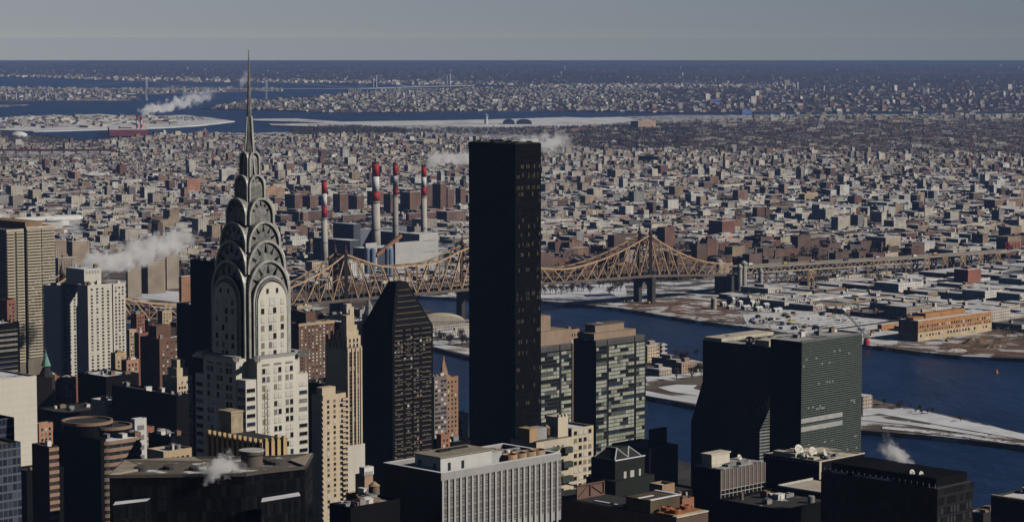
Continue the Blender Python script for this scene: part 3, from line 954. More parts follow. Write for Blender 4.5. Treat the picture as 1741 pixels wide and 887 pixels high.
# bare winter trees as one far mass
def tree_mass(T, name, ntri=11):
    T = np.array(T)
    n = len(T)
    h = T[:, 2]
    k = ntri
    th = nrs.uniform(0, 2 * np.pi, (n, k)); u = nrs.uniform(-.8, 1, (n, k)); r = nrs.uniform(.35, 1, (n, k)) ** .6
    rad = (h * .42)[:, None] * r * np.sqrt(1 - u * u * .8)
    cx_ = T[:, 0][:, None] + rad * np.cos(th); cy_ = T[:, 1][:, None] + rad * np.sin(th)
    cz_ = 4 + h[:, None] * (.58 + .40 * u * r)
    C = np.stack([cx_, cy_, cz_], -1)
    sz = (h * .22)[:, None, None, None]
    V = C[:, :, None, :] + nrs.uniform(-1, 1, (n, k, 3, 3)) * sz
    # a trunk: one thin triangle
    tv = np.zeros((n, 1, 3, 3))
    tv[:, 0, 0] = np.stack([T[:, 0] - h * .04, T[:, 1], np.full(n, 3.8)], -1)
    tv[:, 0, 1] = np.stack([T[:, 0] + h * .04, T[:, 1], np.full(n, 3.8)], -1)
    tv[:, 0, 2] = np.stack([T[:, 0], T[:, 1], 4 + h * .7], -1)
    V = np.concatenate([V, tv], 1).reshape(-1, 3).astype(np.float32)
    nf = len(V) // 3
    me = bpy.data.meshes.new(name)
    me.vertices.add(len(V)); me.vertices.foreach_set("co", V.ravel())
    me.loops.add(len(V)); me.loops.foreach_set("vertex_index", np.arange(len(V), dtype=np.int32))
    me.polygons.add(nf); me.polygons.foreach_set("loop_start", (np.arange(nf) * 3).astype(np.int32))
    me.update(calc_edges=True)
    me.polygons.foreach_set('use_smooth', [False] * len(me.polygons))
    me.materials.append(TWIG)
    return me
TWIG = M_ground("winter_twigs", ((0.065, 0.052, 0.046), (0.10, 0.083, 0.073), (0.14, 0.12, 0.11)), 0.004, 0.03, 0.5, 0.6)
kind(tag(link("bare_woods", tree_mass(TREES, "bare_woods")), "leafless grey brown winter trees between the far houses", "trees"), "stuff")

# haze: the air over the whole place
hm, hnt, hb = nodes_of("haze_air")
hnt.nodes.remove(hb)
pv = hnt.nodes.new("ShaderNodeVolumePrincipled")
pv.inputs["Color"].default_value = (0.34, 0.52, 1.0, 1)
pv.inputs["Density"].default_value = 2.3e-5
pv.inputs["Anisotropy"].default_value = 0.0
hnt.links.new(pv.outputs[0], hnt.nodes["Material Output"].inputs["Volume"])
kind(MB().box(-17000, 17000, -2000, 39500, -5.5, 347).build("haze", hm), "stuff")
# ------------------------------------------------------------------ city buildings that are things of their own
ORD = ["first", "second", "third", "fourth", "fifth", "sixth", "seventh", "eighth", "ninth", "tenth", "eleventh", "twelfth"]
def ordinal(i):
    if i < 12:
        return ORD[i]
    n = i + 1
    return "%d%s" % (n, "th" if 10 < n % 100 < 14 else {1: "st", 2: "nd", 3: "rd"}.get(n % 10, "th"))
ANCH = [("the four striped chimneys", gnd(650, 455)), ("the brown bridge tower", gnd(1097, 515)), ("the two grey viaduct pillars", gnd(1240, 512)), ("the orange brick waterside plant", gnd(1600, 580)),
        ("the red lettered roof sign", gnd(1725, 432)), ("the long white barrel roof", gnd(80, 385)), ("the spire tip side of the river", gnd(430, 430)), ("the plain black tower", gnd(930, 440)), ("the orange striped depot", gnd(1235, 413)), ("the red brick cube block", gnd(1645, 490))]
ANCH[6] = ("the steel arched crown", gnd(455, 420))
ranks = {}
def place_label(colour, form, roof, x, y):
    a = min(range(len(ANCH)), key=lambda i: (ANCH[i][1].x - x) ** 2 + ((ANCH[i][1].y - y) * .6) ** 2)
    return (colour, form, roof, a), math.hypot(ANCH[a][1].x - x, ANCH[a][1].y - y)
info = []
for i in single:
    x, y, w, d, h, t, wi, rg, wf = rowsA[i]
    form = "low shed" if h < 9 else ("warehouse" if (w > 34 and h < 16) else ("apartment block" if h > 18 else "walk-up house" if w < 18 else "loft building"))
    roof = "snowy roof" if rg > .4 else "bare dark roof"
    key, dist = place_label(WALLNAME[int(wi)], form, roof, x, y)
    info.append((key, dist, i))
info.sort(key=lambda q: (q[0], q[1]))
NAMES = {"low shed": "shed", "warehouse": "warehouse", "apartment block": "apartment_block", "walk-up house": "town_house", "loft building": "loft_building"}
for key, dist, i in info:
    k = ranks[key] = ranks.get(key, -1) + 1
    x, y, w, d, h, t, wi, rg, wf = rowsA[i]
    col = WALLS[int(wi)] * nrs.uniform(.85, 1.12)
    wc = (*col, wf); rc = (rg * .98, rg * .98, rg * 1.02, 0)
    o = empty(NAMES[key[1]], (x, y, 3.6), t, "%s %s, %s, %s out from %s" % (key[0], key[1], key[2], ordinal(k), ANCH[key[3]][0]), key[1].split()[-1], "city buildings beyond the river")
    m = MB()
    A = [(-w / 2, -d / 2), (w / 2, -d / 2), (w / 2, d / 2), (-w / 2, d / 2)]
    q = 0.4
    Bq = [(a[0] * (1 - 2 * q / w), a[1] * (1 - 2 * q / d)) for a in A]
    vs = [(a[0], a[1], 0) for a in A] + [(a[0], a[1], h) for a in A] + [(a[0], a[1], h) for a in Bq] + [(a[0], a[1], h - .8) for a in Bq]
    for j in range(4):
        l = (j + 1) % 4
        m.add([vs[j], vs[l], vs[4 + l], vs[4 + j]], [(0, 1, 2, 3)], 0, wc)
        m.add([vs[4 + j], vs[4 + l], vs[8 + l], vs[8 + j]], [(0, 1, 2, 3)], 0, (*(col * .9), 0))
        m.add([vs[8 + j], vs[8 + l], vs[12 + l], vs[12 + j]], [(0, 1, 2, 3)], 0, (*(col * .8), 0))
    m.build("wall", CITY, o)
    r = MB()
    r.add([(a[0], a[1], h - .8) for a in Bq], [(0, 1, 2, 3)], 0, rc)
    ro = r.build("roof", CITY, o)
    nb = rnd.choice((0, 1, 1, 2))
    for b_ in range(nb):
        bw, bd, bh = min(w * .3, rnd.uniform(2.5, 6)), min(d * .35, rnd.uniform(2.5, 5)), rnd.uniform(1.5, 4)
        bx, by = rnd.uniform(-w / 2 + 1, w / 2 - bw - 1), rnd.uniform(-d / 2 + 1, d / 2 - bd - 1)
        mm = MB().box(bx, bx + bw, by, by + bd, h - .8, h + bh)
        mm.c = [(*(col * .85), 0)] * 5 + [rc]
        mm.build("roof_bulkhead", CITY, ro)

def qblock(name, label, cat, xl, xc, xr, yt, D, col, group=None, roof=(.7, .7, .72), win=1.0, th=45, G=4.0, bulk=True):
    B = Bld(name, label, cat, xl, xc, xr, yt, D, th, G, group)
    m = MB()
    m.box(0, B.b, 0, B.a, 0, B.h)
    m.c = [(*col, win)] * 5 + [(*col, 0)]
    m.build("wall", CITY, B.root)
    r = MB().box(.4, B.b - .4, .4, B.a - .4, B.h + .02, B.h + .3)
    r.c = [(*roof, 0)] * 6
    ro = r.build("roof", CITY, B.root)
    if bulk and B.b > 6 and B.a > 6:
        k = MB().box(B.b * .3, B.b * .6, B.a * .3, B.a * .65, B.h + .3, B.h + 4)
        k.c = [(*[c * .8 for c in col], 0)] * 5 + [(*roof, 0)]
        k.build("roof_bulkhead", CITY, ro)
    return B

# dark brown housing towers behind the chimneys
hz = [(484, 501, 514, 331), (514, 527, 540, 333), (541, 553, 562, 334), (566, 578, 592, 330), (592, 607, 619, 333), (624, 643, 652, 326), (652, 664, 674, 330), (680, 697, 717, 327), (716, 725, 737, 314), (735, 749, 759, 313), (752, 761, 773, 322), (774, 783, 792, 320), (455, 467, 480, 336)]
for i, (xl, xc, xr, yt) in enumerate(hz):
    qblock("housing_tower", "brown brick housing tower behind the chimneys, %s in its row from the steel crown" % ordinal(sorted(q[0] for q in hz).index(xl)), "tower block",
           xl, xc, xr, yt, 4650 + (i % 3) * 60, (.23, .14, .10) if i % 2 else (.2, .125, .095), "brown housing towers behind the power station")
for xl, xc, xr, yt, lab, col in ((505, 508, 565, 360, "long low dark brick slab before the housing towers", (.17, .11, .09)), (470, 515, 524, 361, "dark slab with tan end wall before the housing towers", (.3, .21, .15)), (690, 695, 742, 363, "low dark brick slab beside the thin end chimney", (.19, .12, .10)), (580, 583, 622, 366, "low brown slab just behind the power station roof", (.2, .14, .11)), (742, 760, 792, 360, "low brown slab beyond the white plant block", (.24, .16, .12))):
    qblock("housing_slab", lab, "housing slab", xl, xc, xr, yt, 4380, col, "low slabs before the housing towers")
# tan slabs behind the twin white towers
for xl, xc, xr, yt, D, col, lab in ((93, 94, 113, 409, 3300, (.4, .32, .24), "tan apartment slab beside the tall balcony tower"), (113, 123, 152, 411, 3250, (.45, .36, .27), "tan slab with dark end wall behind the steam"), (93, 99, 130, 439, 3150, (.36, .29, .22), "lower tan slab between balcony tower and twin towers"),
                                (214, 217, 240, 441, 3150, (.44, .37, .29), "buff apartment slab just beside the twin white towers"), (238, 251, 281, 426, 3200, (.42, .34, .26), "buff slab with dark end wall under drifting steam"), (280, 283, 304, 424, 3260, (.46, .39, .31), "pale buff slab beyond the steel truss bridge end"), (304, 308, 326, 470, 3080, (.45, .24, .14), "short orange brick block by the black slab tower")):
    qblock("apartment_slab", lab, "apartment slab", xl, xc, xr, yt, D, col, "apartment slabs along the far bank")
for xl, xc, xr, yt, yb, col, lab, nm in (
    (1203, 1217, 1263, 402, 414, (.62, .6, .56), "white depot with an orange stripe below its roof", "depot"), (1421, 1430, 1446, 417, 432, (.66, .58, .42), "cream framed loft with yellowish windows beyond the viaduct", "loft_building"),
    (1447, 1449, 1470, 417, 432, (.62, .55, .40), "cream gridded loft next to its twin beyond the viaduct", "loft_building"), (1471, 1506, 1532, 404, 432, (.52, .44, .33), "tall beige loft with dark side and wide windows", "loft_building"),
    (1553, 1563, 1590, 412, 430, (.72, .70, .66), "white stepped factory beyond the flyover", "factory"), (1673, 1692, 1741, 340, 360, (.3, .2, .15), "long brown loft block with rows of windows", "factory"), (1475, 1508, 1560, 345, 360, (.55, .52, .46), "wide pale loft with dark flank in the dense blocks", "factory"),
    (1160, 1182, 1260, 0, 0, (0, 0, 0), "", ""),
    (1040, 1042, 1096, 271, 277, (.55, .38, .24), "long orange tan block at the edge of the parkland", "apartment_block"), (1085, 1120, 1126, 266, 278, (.2, .13, .1), "dark brown slab at the edge of the parkland", "apartment_block"),
    (316, 318, 340, 305, 330, (.5, .25, .16), "orange brick apartment block past the steel spire", "apartment_block"), (302, 310, 322, 312, 330, (.6, .58, .55), "white apartment block beside an orange brick one", "apartment_block"),
    (448, 452, 484, 320, 340, (.5, .31, .2), "wide salmon brick block just past the steel crown", "apartment_block"), (372, 377, 404, 288, 313, (.62, .58, .52), "white apartment block near the steel spire", "apartment_block"),
    (78, 84, 98, 285, 305, (.35, .3, .26), "grey tan tower among low houses near the barrel roof", "apartment_block"), (115, 122, 136, 291, 310, (.5, .25, .2), "rose brick block among low houses near the barrel roof", "apartment_block"), (24, 45, 46, 340, 352, (.3, .27, .24), "dark sided block beyond the barrel roof", "apartment_block"),
    (695, 720, 750, 240, 248, (.5, .44, .3), "tan apartment pair with dark flanks before the wooded flats", "apartment_block"), (1073, 1085, 1115, 206, 220, (.5, .36, .24), "orange tan hotel block near the bay", "hotel"),
    (1332, 1334, 1343, 137, 147, (.34, .26, .2), "brown tower alone before the wooded skyline", "apartment_block"), (1205, 1207, 1225, 170, 178, (.05, .12, .42), "bright blue hangar shed in the far suburbs", "warehouse"), (1258, 1262, 1278, 188, 194, (.1, .2, .5), "blue roofed stadium shell at the water's end", "stadium"),
    (1500, 1545, 1548, 300, 312, (.2, .15, .12), "dark flanked block deep in the dense blocks", "apartment_block"), (1358, 1368, 1390, 330, 345, (.52, .38, .22), "ochre tower with dark side in the dense blocks", "apartment_block"), (1205, 1228, 1250, 376, 405, (.3, .13, .1), "dark red loft with flat roof behind the depot", "loft_building"),
    (640, 650, 700, 240, 247, (.22, .18, .16), "dark long block before the wooded flats", "apartment_block")):
    if not nm:
        continue
    D = 4200 * 331 / (yb - 66.0)
    B = qblock(nm, lab, nm.replace("_", " "), xl, xc, xr, yt, D, col)
    if nm == "depot":
        MB().box(0, B.b, -.25, 0, B.h - 4.5, B.h - 1.5).build("stripe", M("orange_stripe", (.7, .16, .05), .6, .1), B.root)
B = qblock("brick_cube", "red brick cube block with dark flank among snowy sheds", "factory", 1622, 1646, 1668, 459, 3279, (.36, .15, .11), win=.5)
B = qblock("loft_building", "white ended loft with long blue shaded flank by the viaduct", "loft building", 1259, 1306, 1330, 491, 3131, (.6, .57, .5), win=1)

# orange brick plant on the bank
B = Bld("brick_plant", "long orange brick plant with pale lower storey on the far bank", "factory", 1528, 1561, 1686, 546, 2694, 45, 4)
ORANGE = M("orange_brick", (.47, .24, .10), .85, .25, .1)
PALEB = M("pale_stone_band", (.62, .48, .30), .85, .25, .1)
zb = B.h * .42
B.box("wall", ORANGE, z0=zb)
B.box("ground_storey", PALEB, x0=-.3, y0=-.3, x1=B.b, y1=B.a, z1=zb)
MB().box(.5, B.b - .5, .5, B.a - .5, B.h, B.h + .4).build("roof", ROOF_SNOW, B.root)
x0, x1 = B.x(1582, 545), B.x(1649, 545)
MB().box(x0, x1, B.a * .25, B.a * .7, B.h + .4, B.h + 6).build("roof_storey", ORANGE, B.root)
MB().box(2, x0 - 1, B.a * .3, B.a * .7, B.h + .4, B.h + 3).build("roof_storey", ORANGE, B.root)
B.grid('R', 2, B.b - 2, B.h * .62, B.h * .80, 30, 1, 2.3, 2.6, MIXED)
B.grid('R', 2, B.b - 2, B.h * .44, B.h * .56, 30, 1, 2.1, 1.8, MIXED)
B.grid('R', 2, B.b - 2, B.h * .20, B.h * .34, 24, 1, 3.0, 2.6, pick(4, 1, 2, 3, 1), .1, -.3)
B.windows()
B2 = Bld("brick_annexe", "low orange brick annexe beside the long waterside plant", "annexe", 1492, 1499, 1528, 552, 2790, 45, 4)
B2.box("wall", ORANGE); MB().box(.4, B2.b - .4, .4, B2.a - .4, B2.h, B2.h + .3).build("roof", ROOF_SNOW, B2.root)

# the red letters on a factory roof at the frame edge
B = Bld("sign_factory", "pale bakery building carrying a red lettered roof sign", "factory", 1706, 1712, 1790, 424, 3790, 45, 4)
B.box("wall", M("bakery_wall", (.5, .46, .4)))
MB().box(.4, B.b - .4, .4, B.a - .4, B.h, B.h + .3).build("roof", ROOF_SNOW, B.root)
cu = bpy.data.curves.new("sign_text", 'FONT')
cu.body = "SILVERCUP"; cu.size = 11.5; cu.extrude = .4; cu.space_character = 1.05
tmp = bpy.data.objects.new("sign_text", cu); COL.objects.link(tmp)
bpy.context.view_layer.update()
me = bpy.data.meshes.new_from_object(tmp.evaluated_get(bpy.context.evaluated_depsgraph_get()))
bpy.data.objects.remove(tmp)
me.materials.clear(); me.materials.append(M("sign_red", (.5, .03, .03), .5, .1))
sg = empty("roof_sign", (at(1709, 424, 3785).x, 3786, 4 + B.h + .3), R(12), "large red letters on a steel frame above the pale bakery", "sign")
lt = link("lettering", me, sg, (0, 0, 2.0)); lt.rotation_euler = (R(90), 0, 0); lt.scale = (.72, 1.15, 1)
fr = MB()
for k in range(12):
    fr.bar((k * 6, .7, 0), (k * 6, .7, 11.5), .35); fr.bar((k * 6, .7, 9), (k * 6, 6, 0), .25)
for z in (2, 6.5, 11):
    fr.bar((0, .7, z), (66, .7, z), .3)
fr.build("sign_frame", BLACK, sg)

# ------------------------------------------------------------------ power station with four striped chimneys
def chimney(px, yt, yr, D, wpx, label, lower):
    b = gnd(px, 0, 0)
    p = at(px, yt, D)
    r = wpx * D / F / 2
    o = empty("chimney", (p.x, D, 4), 0, label, "chimney", "striped power station chimneys")
    H = p.z - 4
    ys = [zat(y, D) - 4 for y in yr]
    MB().lathe([(r * 1.45, 0), (r * 1.12, ys[-1])], 20, m=0).build("shaft", lower, o, smooth=True)
    cols = (M("stack_red", (.42, .022, .028), .6, .2), M("stack_white", (.72, .72, .72), .6, .12))
    hs = [H] + ys
    for k in range(len(hs) - 1):
        ra = r * (1.12 - .12 * hs[k + 1] / H * 1.0 if k == len(hs) - 2 else 1.06 - .03 * (len(hs) - 2 - k))
        MB().lathe([(r * (1.1 - .05 * (len(hs) - 1 - k) / 2) if k else r * 1.02, hs[k + 1]), (r if k == 0 else r * 1.03, hs[k])], 20).build("band", cols[k % 2], o, smooth=True)
    MB().lathe([(r * 1.1, H), (r * 1.1, H + 1.5)], 20).build("rim", BLACK, o)
    m = MB()
    for z in (ys[-1] - 2, ys[-1] * .55):
        m.lathe([(r * 1.25, z), (r * 1.42, z + .2), (r * 1.42, z + 1.3), (r * 1.25, z + 1.3)], 20)
    m.build("gallery", STEEL_GREY, o)
CONC = M("stack_concrete", (.50, .47, .42), .85, .25, .05)
CONC_D = M("stack_concrete_dark", (.36, .34, .31), .85, .25, .05)
chimney(551, 308, (329, 350, 370), 3480, 9, "short slim striped chimney standing apart from the other three", CONC)
chimney(638.5, 277, (300, 326, 342), 3620, 12, "thickest striped chimney of the power station", CONC)
chimney(672, 279, (299, 316, 332), 3640, 8, "slim striped chimney between the thick one and the smoking one", CONC_D)
chimney(720.5, 283, (301, 318, 333), 3560, 8.5, "slim striped chimney with steam drifting from its mouth", CONC)

pw = empty("power_station", (at(640, 440, 3550).x, 3550, 4), 0, "grey power station with conveyor and white boiler house beyond the bridge", "power station")
def pwbox(nm, xl, xc, xr, yt, D, mat, yb=None, roofm=None):
    P = Bld("x", "x", "x", xl, xc, xr, yt, D, 45, 4)
    rt = P.root
    m = MB().box(0, P.b, 0, P.a, 0 if yb is None else zat(yb, D) - 4, P.h, 0, 1)
    o = m.build(nm, [mat, roofm or ROOF_SNOW], pw)
    M_ = Matrix.Translation(rt.location) @ Matrix.Rotation(R(45), 4, 'Z')
    o.matrix_world = M_
    o.matrix_parent_inverse = Matrix.Identity(4)
    o.location = (rt.location.x - pw.location.x, rt.location.y - pw.location.y, 0); o.rotation_euler = (0, 0, R(45))
    bpy.data.objects.remove(rt)
    return o, P
BLUEG = M("plant_blue_grey", (.16, .18, .22), .7, .2, .05)
PALEP = M("plant_pale", (.50, .49, .47), .75, .15, .05)
DARKP = M("plant_dark", (.07, .08, .10), .7, .25, .05)
pwbox("boiler_house", 566, 601, 613, 381, 3600, DARKP)
pwbox("turbine_hall", 608, 612, 690, 390, 3680, BLUEG)
pwbox("turbine_hall_front", 606, 690, 700, 396, 3640, BLUEG)
o, P = pwbox("boiler_house", 686, 713, 745, 398, 3520, PALEP)
w = MB()
for k in range(2):
    w.box(P.b * .2, P.b * .85, -.3, 0, P.h * (.5 + .3 * k), P.h * (.5 + .3 * k) + .8)
w.build("louvre_line", STEEL_GREY, o)
pwbox("annexe", 668, 672, 714, 413, 3480, PALEP)
pwbox("transfer_tower", 619, 622, 641, 414, 3440, PALEP)
pwbox("pump_hall", 532, 595, 612, 409, 3560, DARKP)
pwbox("pump_hall", 600, 640, 690, 424, 3470, DARKP)
cv = MB()
for dy in (-3, 3):
    a, b = at(640, 434, 3450), at(682, 400, 3480)
    cv.bar((a.x - pw.location.x, a.y + dy - 3550, a.z - 4), (b.x - pw.location.x, b.y + dy - 3550, b.z - 4), 4, 4.5)
cv.build("conveyor", M("rust_steel", (.34, .17, .10), .8, .3, .2), pw)
for px in (625, 634, 659, 664):
    p = at(px, 424, 3420)
    MB().lathe([(4, 0), (4, p.z - 4), (2.8, p.z - 2)], 14, (p.x - pw.location.x, p.y - 3550)).build("storage_tank", M("tank_blue", (.2, .27, .38), .6, .2), pw, smooth=False)

# ------------------------------------------------------------------ the cantilever bridge
TX, TY = 167.0, 3097.0
dx_, dy_ = .731, .682
def bp(s, n, z):
    return Vector((TX + dx_ * s + dy_ * n, TY + dy_ * s - dx_ * n, z))
def lerp_tab(tab, s):
    for (a, za), (b, zb) in zip(tab, tab[1:]):
        if s <= b:
            return za + (zb - za) * (s - a) / (b - a)
    return tab[-1][1]
DK = [(-1100, 34), (-852, 42), (-492, 43.5), (-300, 43), (0, 38.6), (140, 31), (170, 30.5), (520, 21.5), (760, 17)]
def deckz(s): return lerp_tab(DK, s)
def topz(s):
    tw = [(-852, 95), (-492, 95), (-300, 95), (0, 90)]
    if s < -852:
        u = (s + 995) / 143; return 52 + (95 - 52) * max(u, 0) ** 1.6
    if s < -492:
        u = abs((s + 672) / 180); return 54 + 41 * u ** 2.7
    if s < -300:
        u = abs((s + 396) / 96); return 76 + 19 * max(0, (u - .35) / .65) ** 1.2
    if s < 0:
        u = abs((s + 150) / 150); return 56.5 + (93 if s < -150 else 90) * u ** 1.75 - 56.5 * u ** 1.75
    u = 1 - s / 140; return 45.5 + 44.5 * u ** 1.75
br = empty("truss_bridge", (TX, TY, 0), 0, "long tan steel cantilever truss bridge crossing river and island", "bridge")
def rel(v):
    return (v.x - TX, v.y - TY, v.z)
TAN = M("bridge_tan", (.58, .385, .225), .65, .25, .02)
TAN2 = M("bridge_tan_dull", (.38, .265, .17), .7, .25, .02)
TOWD = M("bridge_tower_brown", (.07, .048, .038), .7, .3, .05)
PIERM = M("bridge_pier_stone", (.065, .058, .052), .9, .3, .05)
spans = [(-995, -852, 8), (-852, -492, 19), (-492, -300, 11), (-300, 0, 16), (0, 140, 8)]
for a, b, n in spans:
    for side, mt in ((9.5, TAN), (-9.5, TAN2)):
        ch, web, bc = MB(), MB(), MB()
        S = [a + (b - a) * i / n for i in range(n + 1)]
        for i in range(n):
            s0, s1 = S[i], S[i + 1]
            ch.bar(rel(bp(s0, side, topz(s0))), rel(bp(s1, side, topz(s1))), 1.1, 1.6)
            bc.bar(rel(bp(s0, side, deckz(s0))), rel(bp(s1, side, deckz(s1))), 1.2, 2.4)
            sm = (s0 + s1) / 2
            # diagonals rise towards the nearer tower
            up = (i < n / 2) if a == 0 else ((i >= n / 2) if a == -995 else (i < n / 2))
            hi, lo = (s0, s1) if up else (s1, s0)
            zt, zl = topz(hi), deckz(lo)
            web.bar(rel(bp(hi, side, zt)), rel(bp(lo, side, zl)), 1.05, 1.05)
            zm = (zt + zl) / 2
            web.bar(rel(bp(sm, side, zm)), rel(bp(sm, side, deckz(sm))), .6)
            web.bar(rel(bp(sm, side, zm)), rel(bp(hi, side, deckz(hi))), .65)
            if topz(s0) - deckz(s0) > 26:
                web.bar(rel(bp(s0, side, (topz(s0) + deckz(s0)) / 2)), rel(bp(sm, side, zm)), .7)
        for s0 in S[1:-1]:
            web.bar(rel(bp(s0, side, deckz(s0))), rel(bp(s0, side, topz(s0))), .9)
        if b == 140:
            web.bar(rel(bp(140, side, deckz(140))), rel(bp(140, side, topz(140))), 1.1)
        t = ch.build("top_chord", mt, br)
        bc.build("bottom_chord", mt, br)
        web.build("truss_web", mt, t)
    lat = MB()
    for i in range(n + 1):
        s0 = a + (b - a) * i / n
        lat.bar(rel(bp(s0, -9.5, topz(s0))), rel(bp(s0, 9.5, topz(s0))), .7)
        if i < n:
            s1 = a + (b - a) * (i + 1) / n
            lat.bar(rel(bp(s0, -9.5, topz(s0))), rel(bp(s1, 9.5, topz(s1))), .5)
            lat.bar(rel(bp(s0, -9.5, deckz(s0) + 12)), rel(bp(s0, 9.5, deckz(s0) + 12)), .8)
    lat.build("top_bracing", TAN2, br)
    dk = MB()
    for i in range(n):
        s0, s1 = a + (b - a) * i / n, a + (b - a) * (i + 1) / n
        dk.bar(rel(bp(s0, 0, deckz(s0) - .8)), rel(bp(s1, 0, deckz(s1) - .8)), 26, 1.6)
        dk.bar(rel(bp(s0, 0, deckz(s0) + 6.5)), rel(bp(s1, 0, deckz(s1) + 6.5)), 17, 1.0)
        for sd in (13, -13):
            dk.bar(rel(bp(s0, sd, deckz(s0) + .8)), rel(bp(s1, sd, deckz(s1) + .8)), .4, 1.8)
    dk.build("deck", M("bridge_deck", (.17, .135, .115), .85, .25, .02), br)
def arch_pier(s, ztop, half=16.5, thick=6.0, ow=7.0, zsp=24.0, mat=PIERM, nm="pier"):
    """Masonry pier across the bridge with one tall round arch."""
    m = MB()
    def P(n, z, k): return rel(bp(s + k * thick / 2, n, z))
    pts = [(-ow, -2), (-ow, zsp)] + [(-ow * math.cos(math.pi * j / 10), zsp + ow * math.sin(math.pi * j / 10)) for j in range(1, 10)] + [(ow, zsp), (ow, -2)]
    for k in (-1, 1):
        for j in range(len(pts) - 1):
            (n0, z0), (n1, z1) = pts[j], pts[j + 1]
            if abs(n1 - n0) > 1e-6:
                q = [P(n0, z0, k), P(n1, z1, k), P(n1, ztop, k), P(n0, ztop, k)]
                m.add(q, [(0, 1, 2, 3)] if k < 0 else [(3, 2, 1, 0)])
        for e in (-1, 1):
            q = [P(e * ow, -2, k), P(e * half, -2, k), P(e * half, ztop, k), P(e * ow, ztop, k)]
            m.add(q, [(0, 1, 2, 3)] if k * e < 0 else [(3, 2, 1, 0)])
    for j in range(len(pts) - 1):
        (n0, z0), (n1, z1) = pts[j], pts[j + 1]
        m.add([P(n0, z0, -1), P(n0, z0, 1), P(n1, z1, 1), P(n1, z1, -1)], [(0, 1, 2, 3)])
    for e in (-1, 1):
        m.add([P(e * half, -2, -1), P(e * half, -2, 1), P(e * half, ztop, 1), P(e * half, ztop, -1)], [(0, 1, 2, 3)])
    m.add([P(-half, ztop, -1), P(half, ztop, -1), P(half, ztop, 1), P(-half, ztop, 1)], [(0, 1, 2, 3)])
    return m.build(nm, mat, br)
for s in (-852, -492, -300, 0):
    arch_pier(s, deckz(s) - 1.8)
    tw = MB()
    zt = topz(s)
    for sd in (9.5, -9.5):
        tw.bar(rel(bp(s, sd * 1.12, deckz(s) - 2)), rel(bp(s, sd, zt + 1)), 4.2, 4.2)
        for k in range(4):
            z0 = deckz(s) + 12 + k * (zt - deckz(s) - 14) / 4
            z1 = deckz(s) + 12 + (k + 1) * (zt - deckz(s) - 14) / 4
            tw.bar(rel(bp(s, -9.5, z0)), rel(bp(s, 9.5, z1)), .8)
            tw.bar(rel(bp(s, 9.5, z0)), rel(bp(s, -9.5, z1)), .8)
            tw.bar(rel(bp(s, -9.5, z1)), rel(bp(s, 9.5, z1)), 1.2)
    t = tw.build("tower", TOWD, br)
    for sd in (9.5, -9.5):
        p = rel(bp(s, sd, zt))
        MB().lathe([(2.6, 0), (2.0, 3), (1.0, 5), (1.5, 6.5), (.5, 8), (.25, 13), (.02, 16)], 8, (0, 0)).build("finial", TOWD, t, (p[0], p[1], p[2] + 1))
arch_pier(158, deckz(158) - 1.6, 15, 22, 5.5, 18, PIERM, "anchor_pier")
STONEG = M("pillar_stone", (.42, .40, .37), .9, .25, .08)
for s, n, zt, r in ((166, 19, 46, 4.0), (158, 19, 42, 3.2), (198, 20, 34, 3.0), (160, -19, 46, 4.0)):
    p = rel(bp(s, n, 0))
    MB().lathe([(r * 1.25, 3), (r * 1.05, 6), (r, zt - 4), (r * 1.25, zt - 3), (r * 1.25, zt - 1), (r * .6, zt + 1.5), (r * .1, zt + 2.5)], 12, (0, 0)).build("stone_pillar", STONEG, br, (p[0], p[1], 0))
# approach viaduct: deck on a shallow truss, then plain deck on braced bents
via = empty("approach_viaduct", (*bp(172, 0, 0)[:2], 4), 0, "tan steel approach viaduct running inland from the grey pillars", "viaduct")
def vrel(v):
    return (v.x - via.location.x, v.y - via.location.y, v.z - 4)
dk, ch = MB(), MB()
n = 36
for i in range(n):
    s0, s1 = 172 + i * 16.3, 172 + (i + 1) * 16.3
    z0, z1 = deckz(s0) + 7, deckz(s1) + 7
    dk.bar(vrel(bp(s0, 0, z0)), vrel(bp(s1, 0, z1)), 24, 1.4)
    for sd in (12, -12):
        dk.bar(vrel(bp(s0, sd, z0 + 1.2)), vrel(bp(s1, sd, z1 + 1.2)), .35, 1.3)
    if i < 22:
        for sd in (10.5, -10.5):
            ch.bar(vrel(bp(s0, sd, z0 - 7)), vrel(bp(s1, sd, z1 - 7)), 1.1, 1.5)
            sm = (s0 + s1) / 2
            ch.bar(vrel(bp(s0, sd, z0 - 7)), vrel(bp(sm, sd, z0 - .8)), .9)
            ch.bar(vrel(bp(sm, sd, z0 - .8)), vrel(bp(s1, sd, z1 - 7)), .9)
dk.build("deck", M("viaduct_deck", (.34, .30, .25), .85, .2, .02), via)
ch.build("truss_web", M("viaduct_tan", (.46, .37, .26), .7, .25, .02), via)
for k in range(13):
    s = 222 + k * 42
    z = deckz(s) + (-.6 if s < 525 else 6)
    m = MB()
    wide = k in (2, 8)
    for sd in (10, -10):
        m.bar(vrel(bp(s, sd, 3)), vrel(bp(s, sd, z)), 1.6 if not wide else 2.2)
        if wide or s > 525:
            m.bar(vrel(bp(s + 11, sd, 3)), vrel(bp(s + 11, sd, z)), 1.8)
            m.bar(vrel(bp(s, sd, z * .45)), vrel(bp(s + 11, sd, z)), 1.0)
            m.bar(vrel(bp(s + 11, sd, z * .45)), vrel(bp(s, sd, z)), 1.0)
            m.bar(vrel(bp(s, sd, z - 1)), vrel(bp(s + 11, sd, z - 1)), 1.4)
    m.bar(vrel(bp(s, -10, z - 1)), vrel(bp(s, 10, z - 1)), 1.4)
    m.bar(vrel(bp(s, -10, 5)), vrel(bp(s, 10, z - 1)), .8)
    m.build("bent", TAN, via)
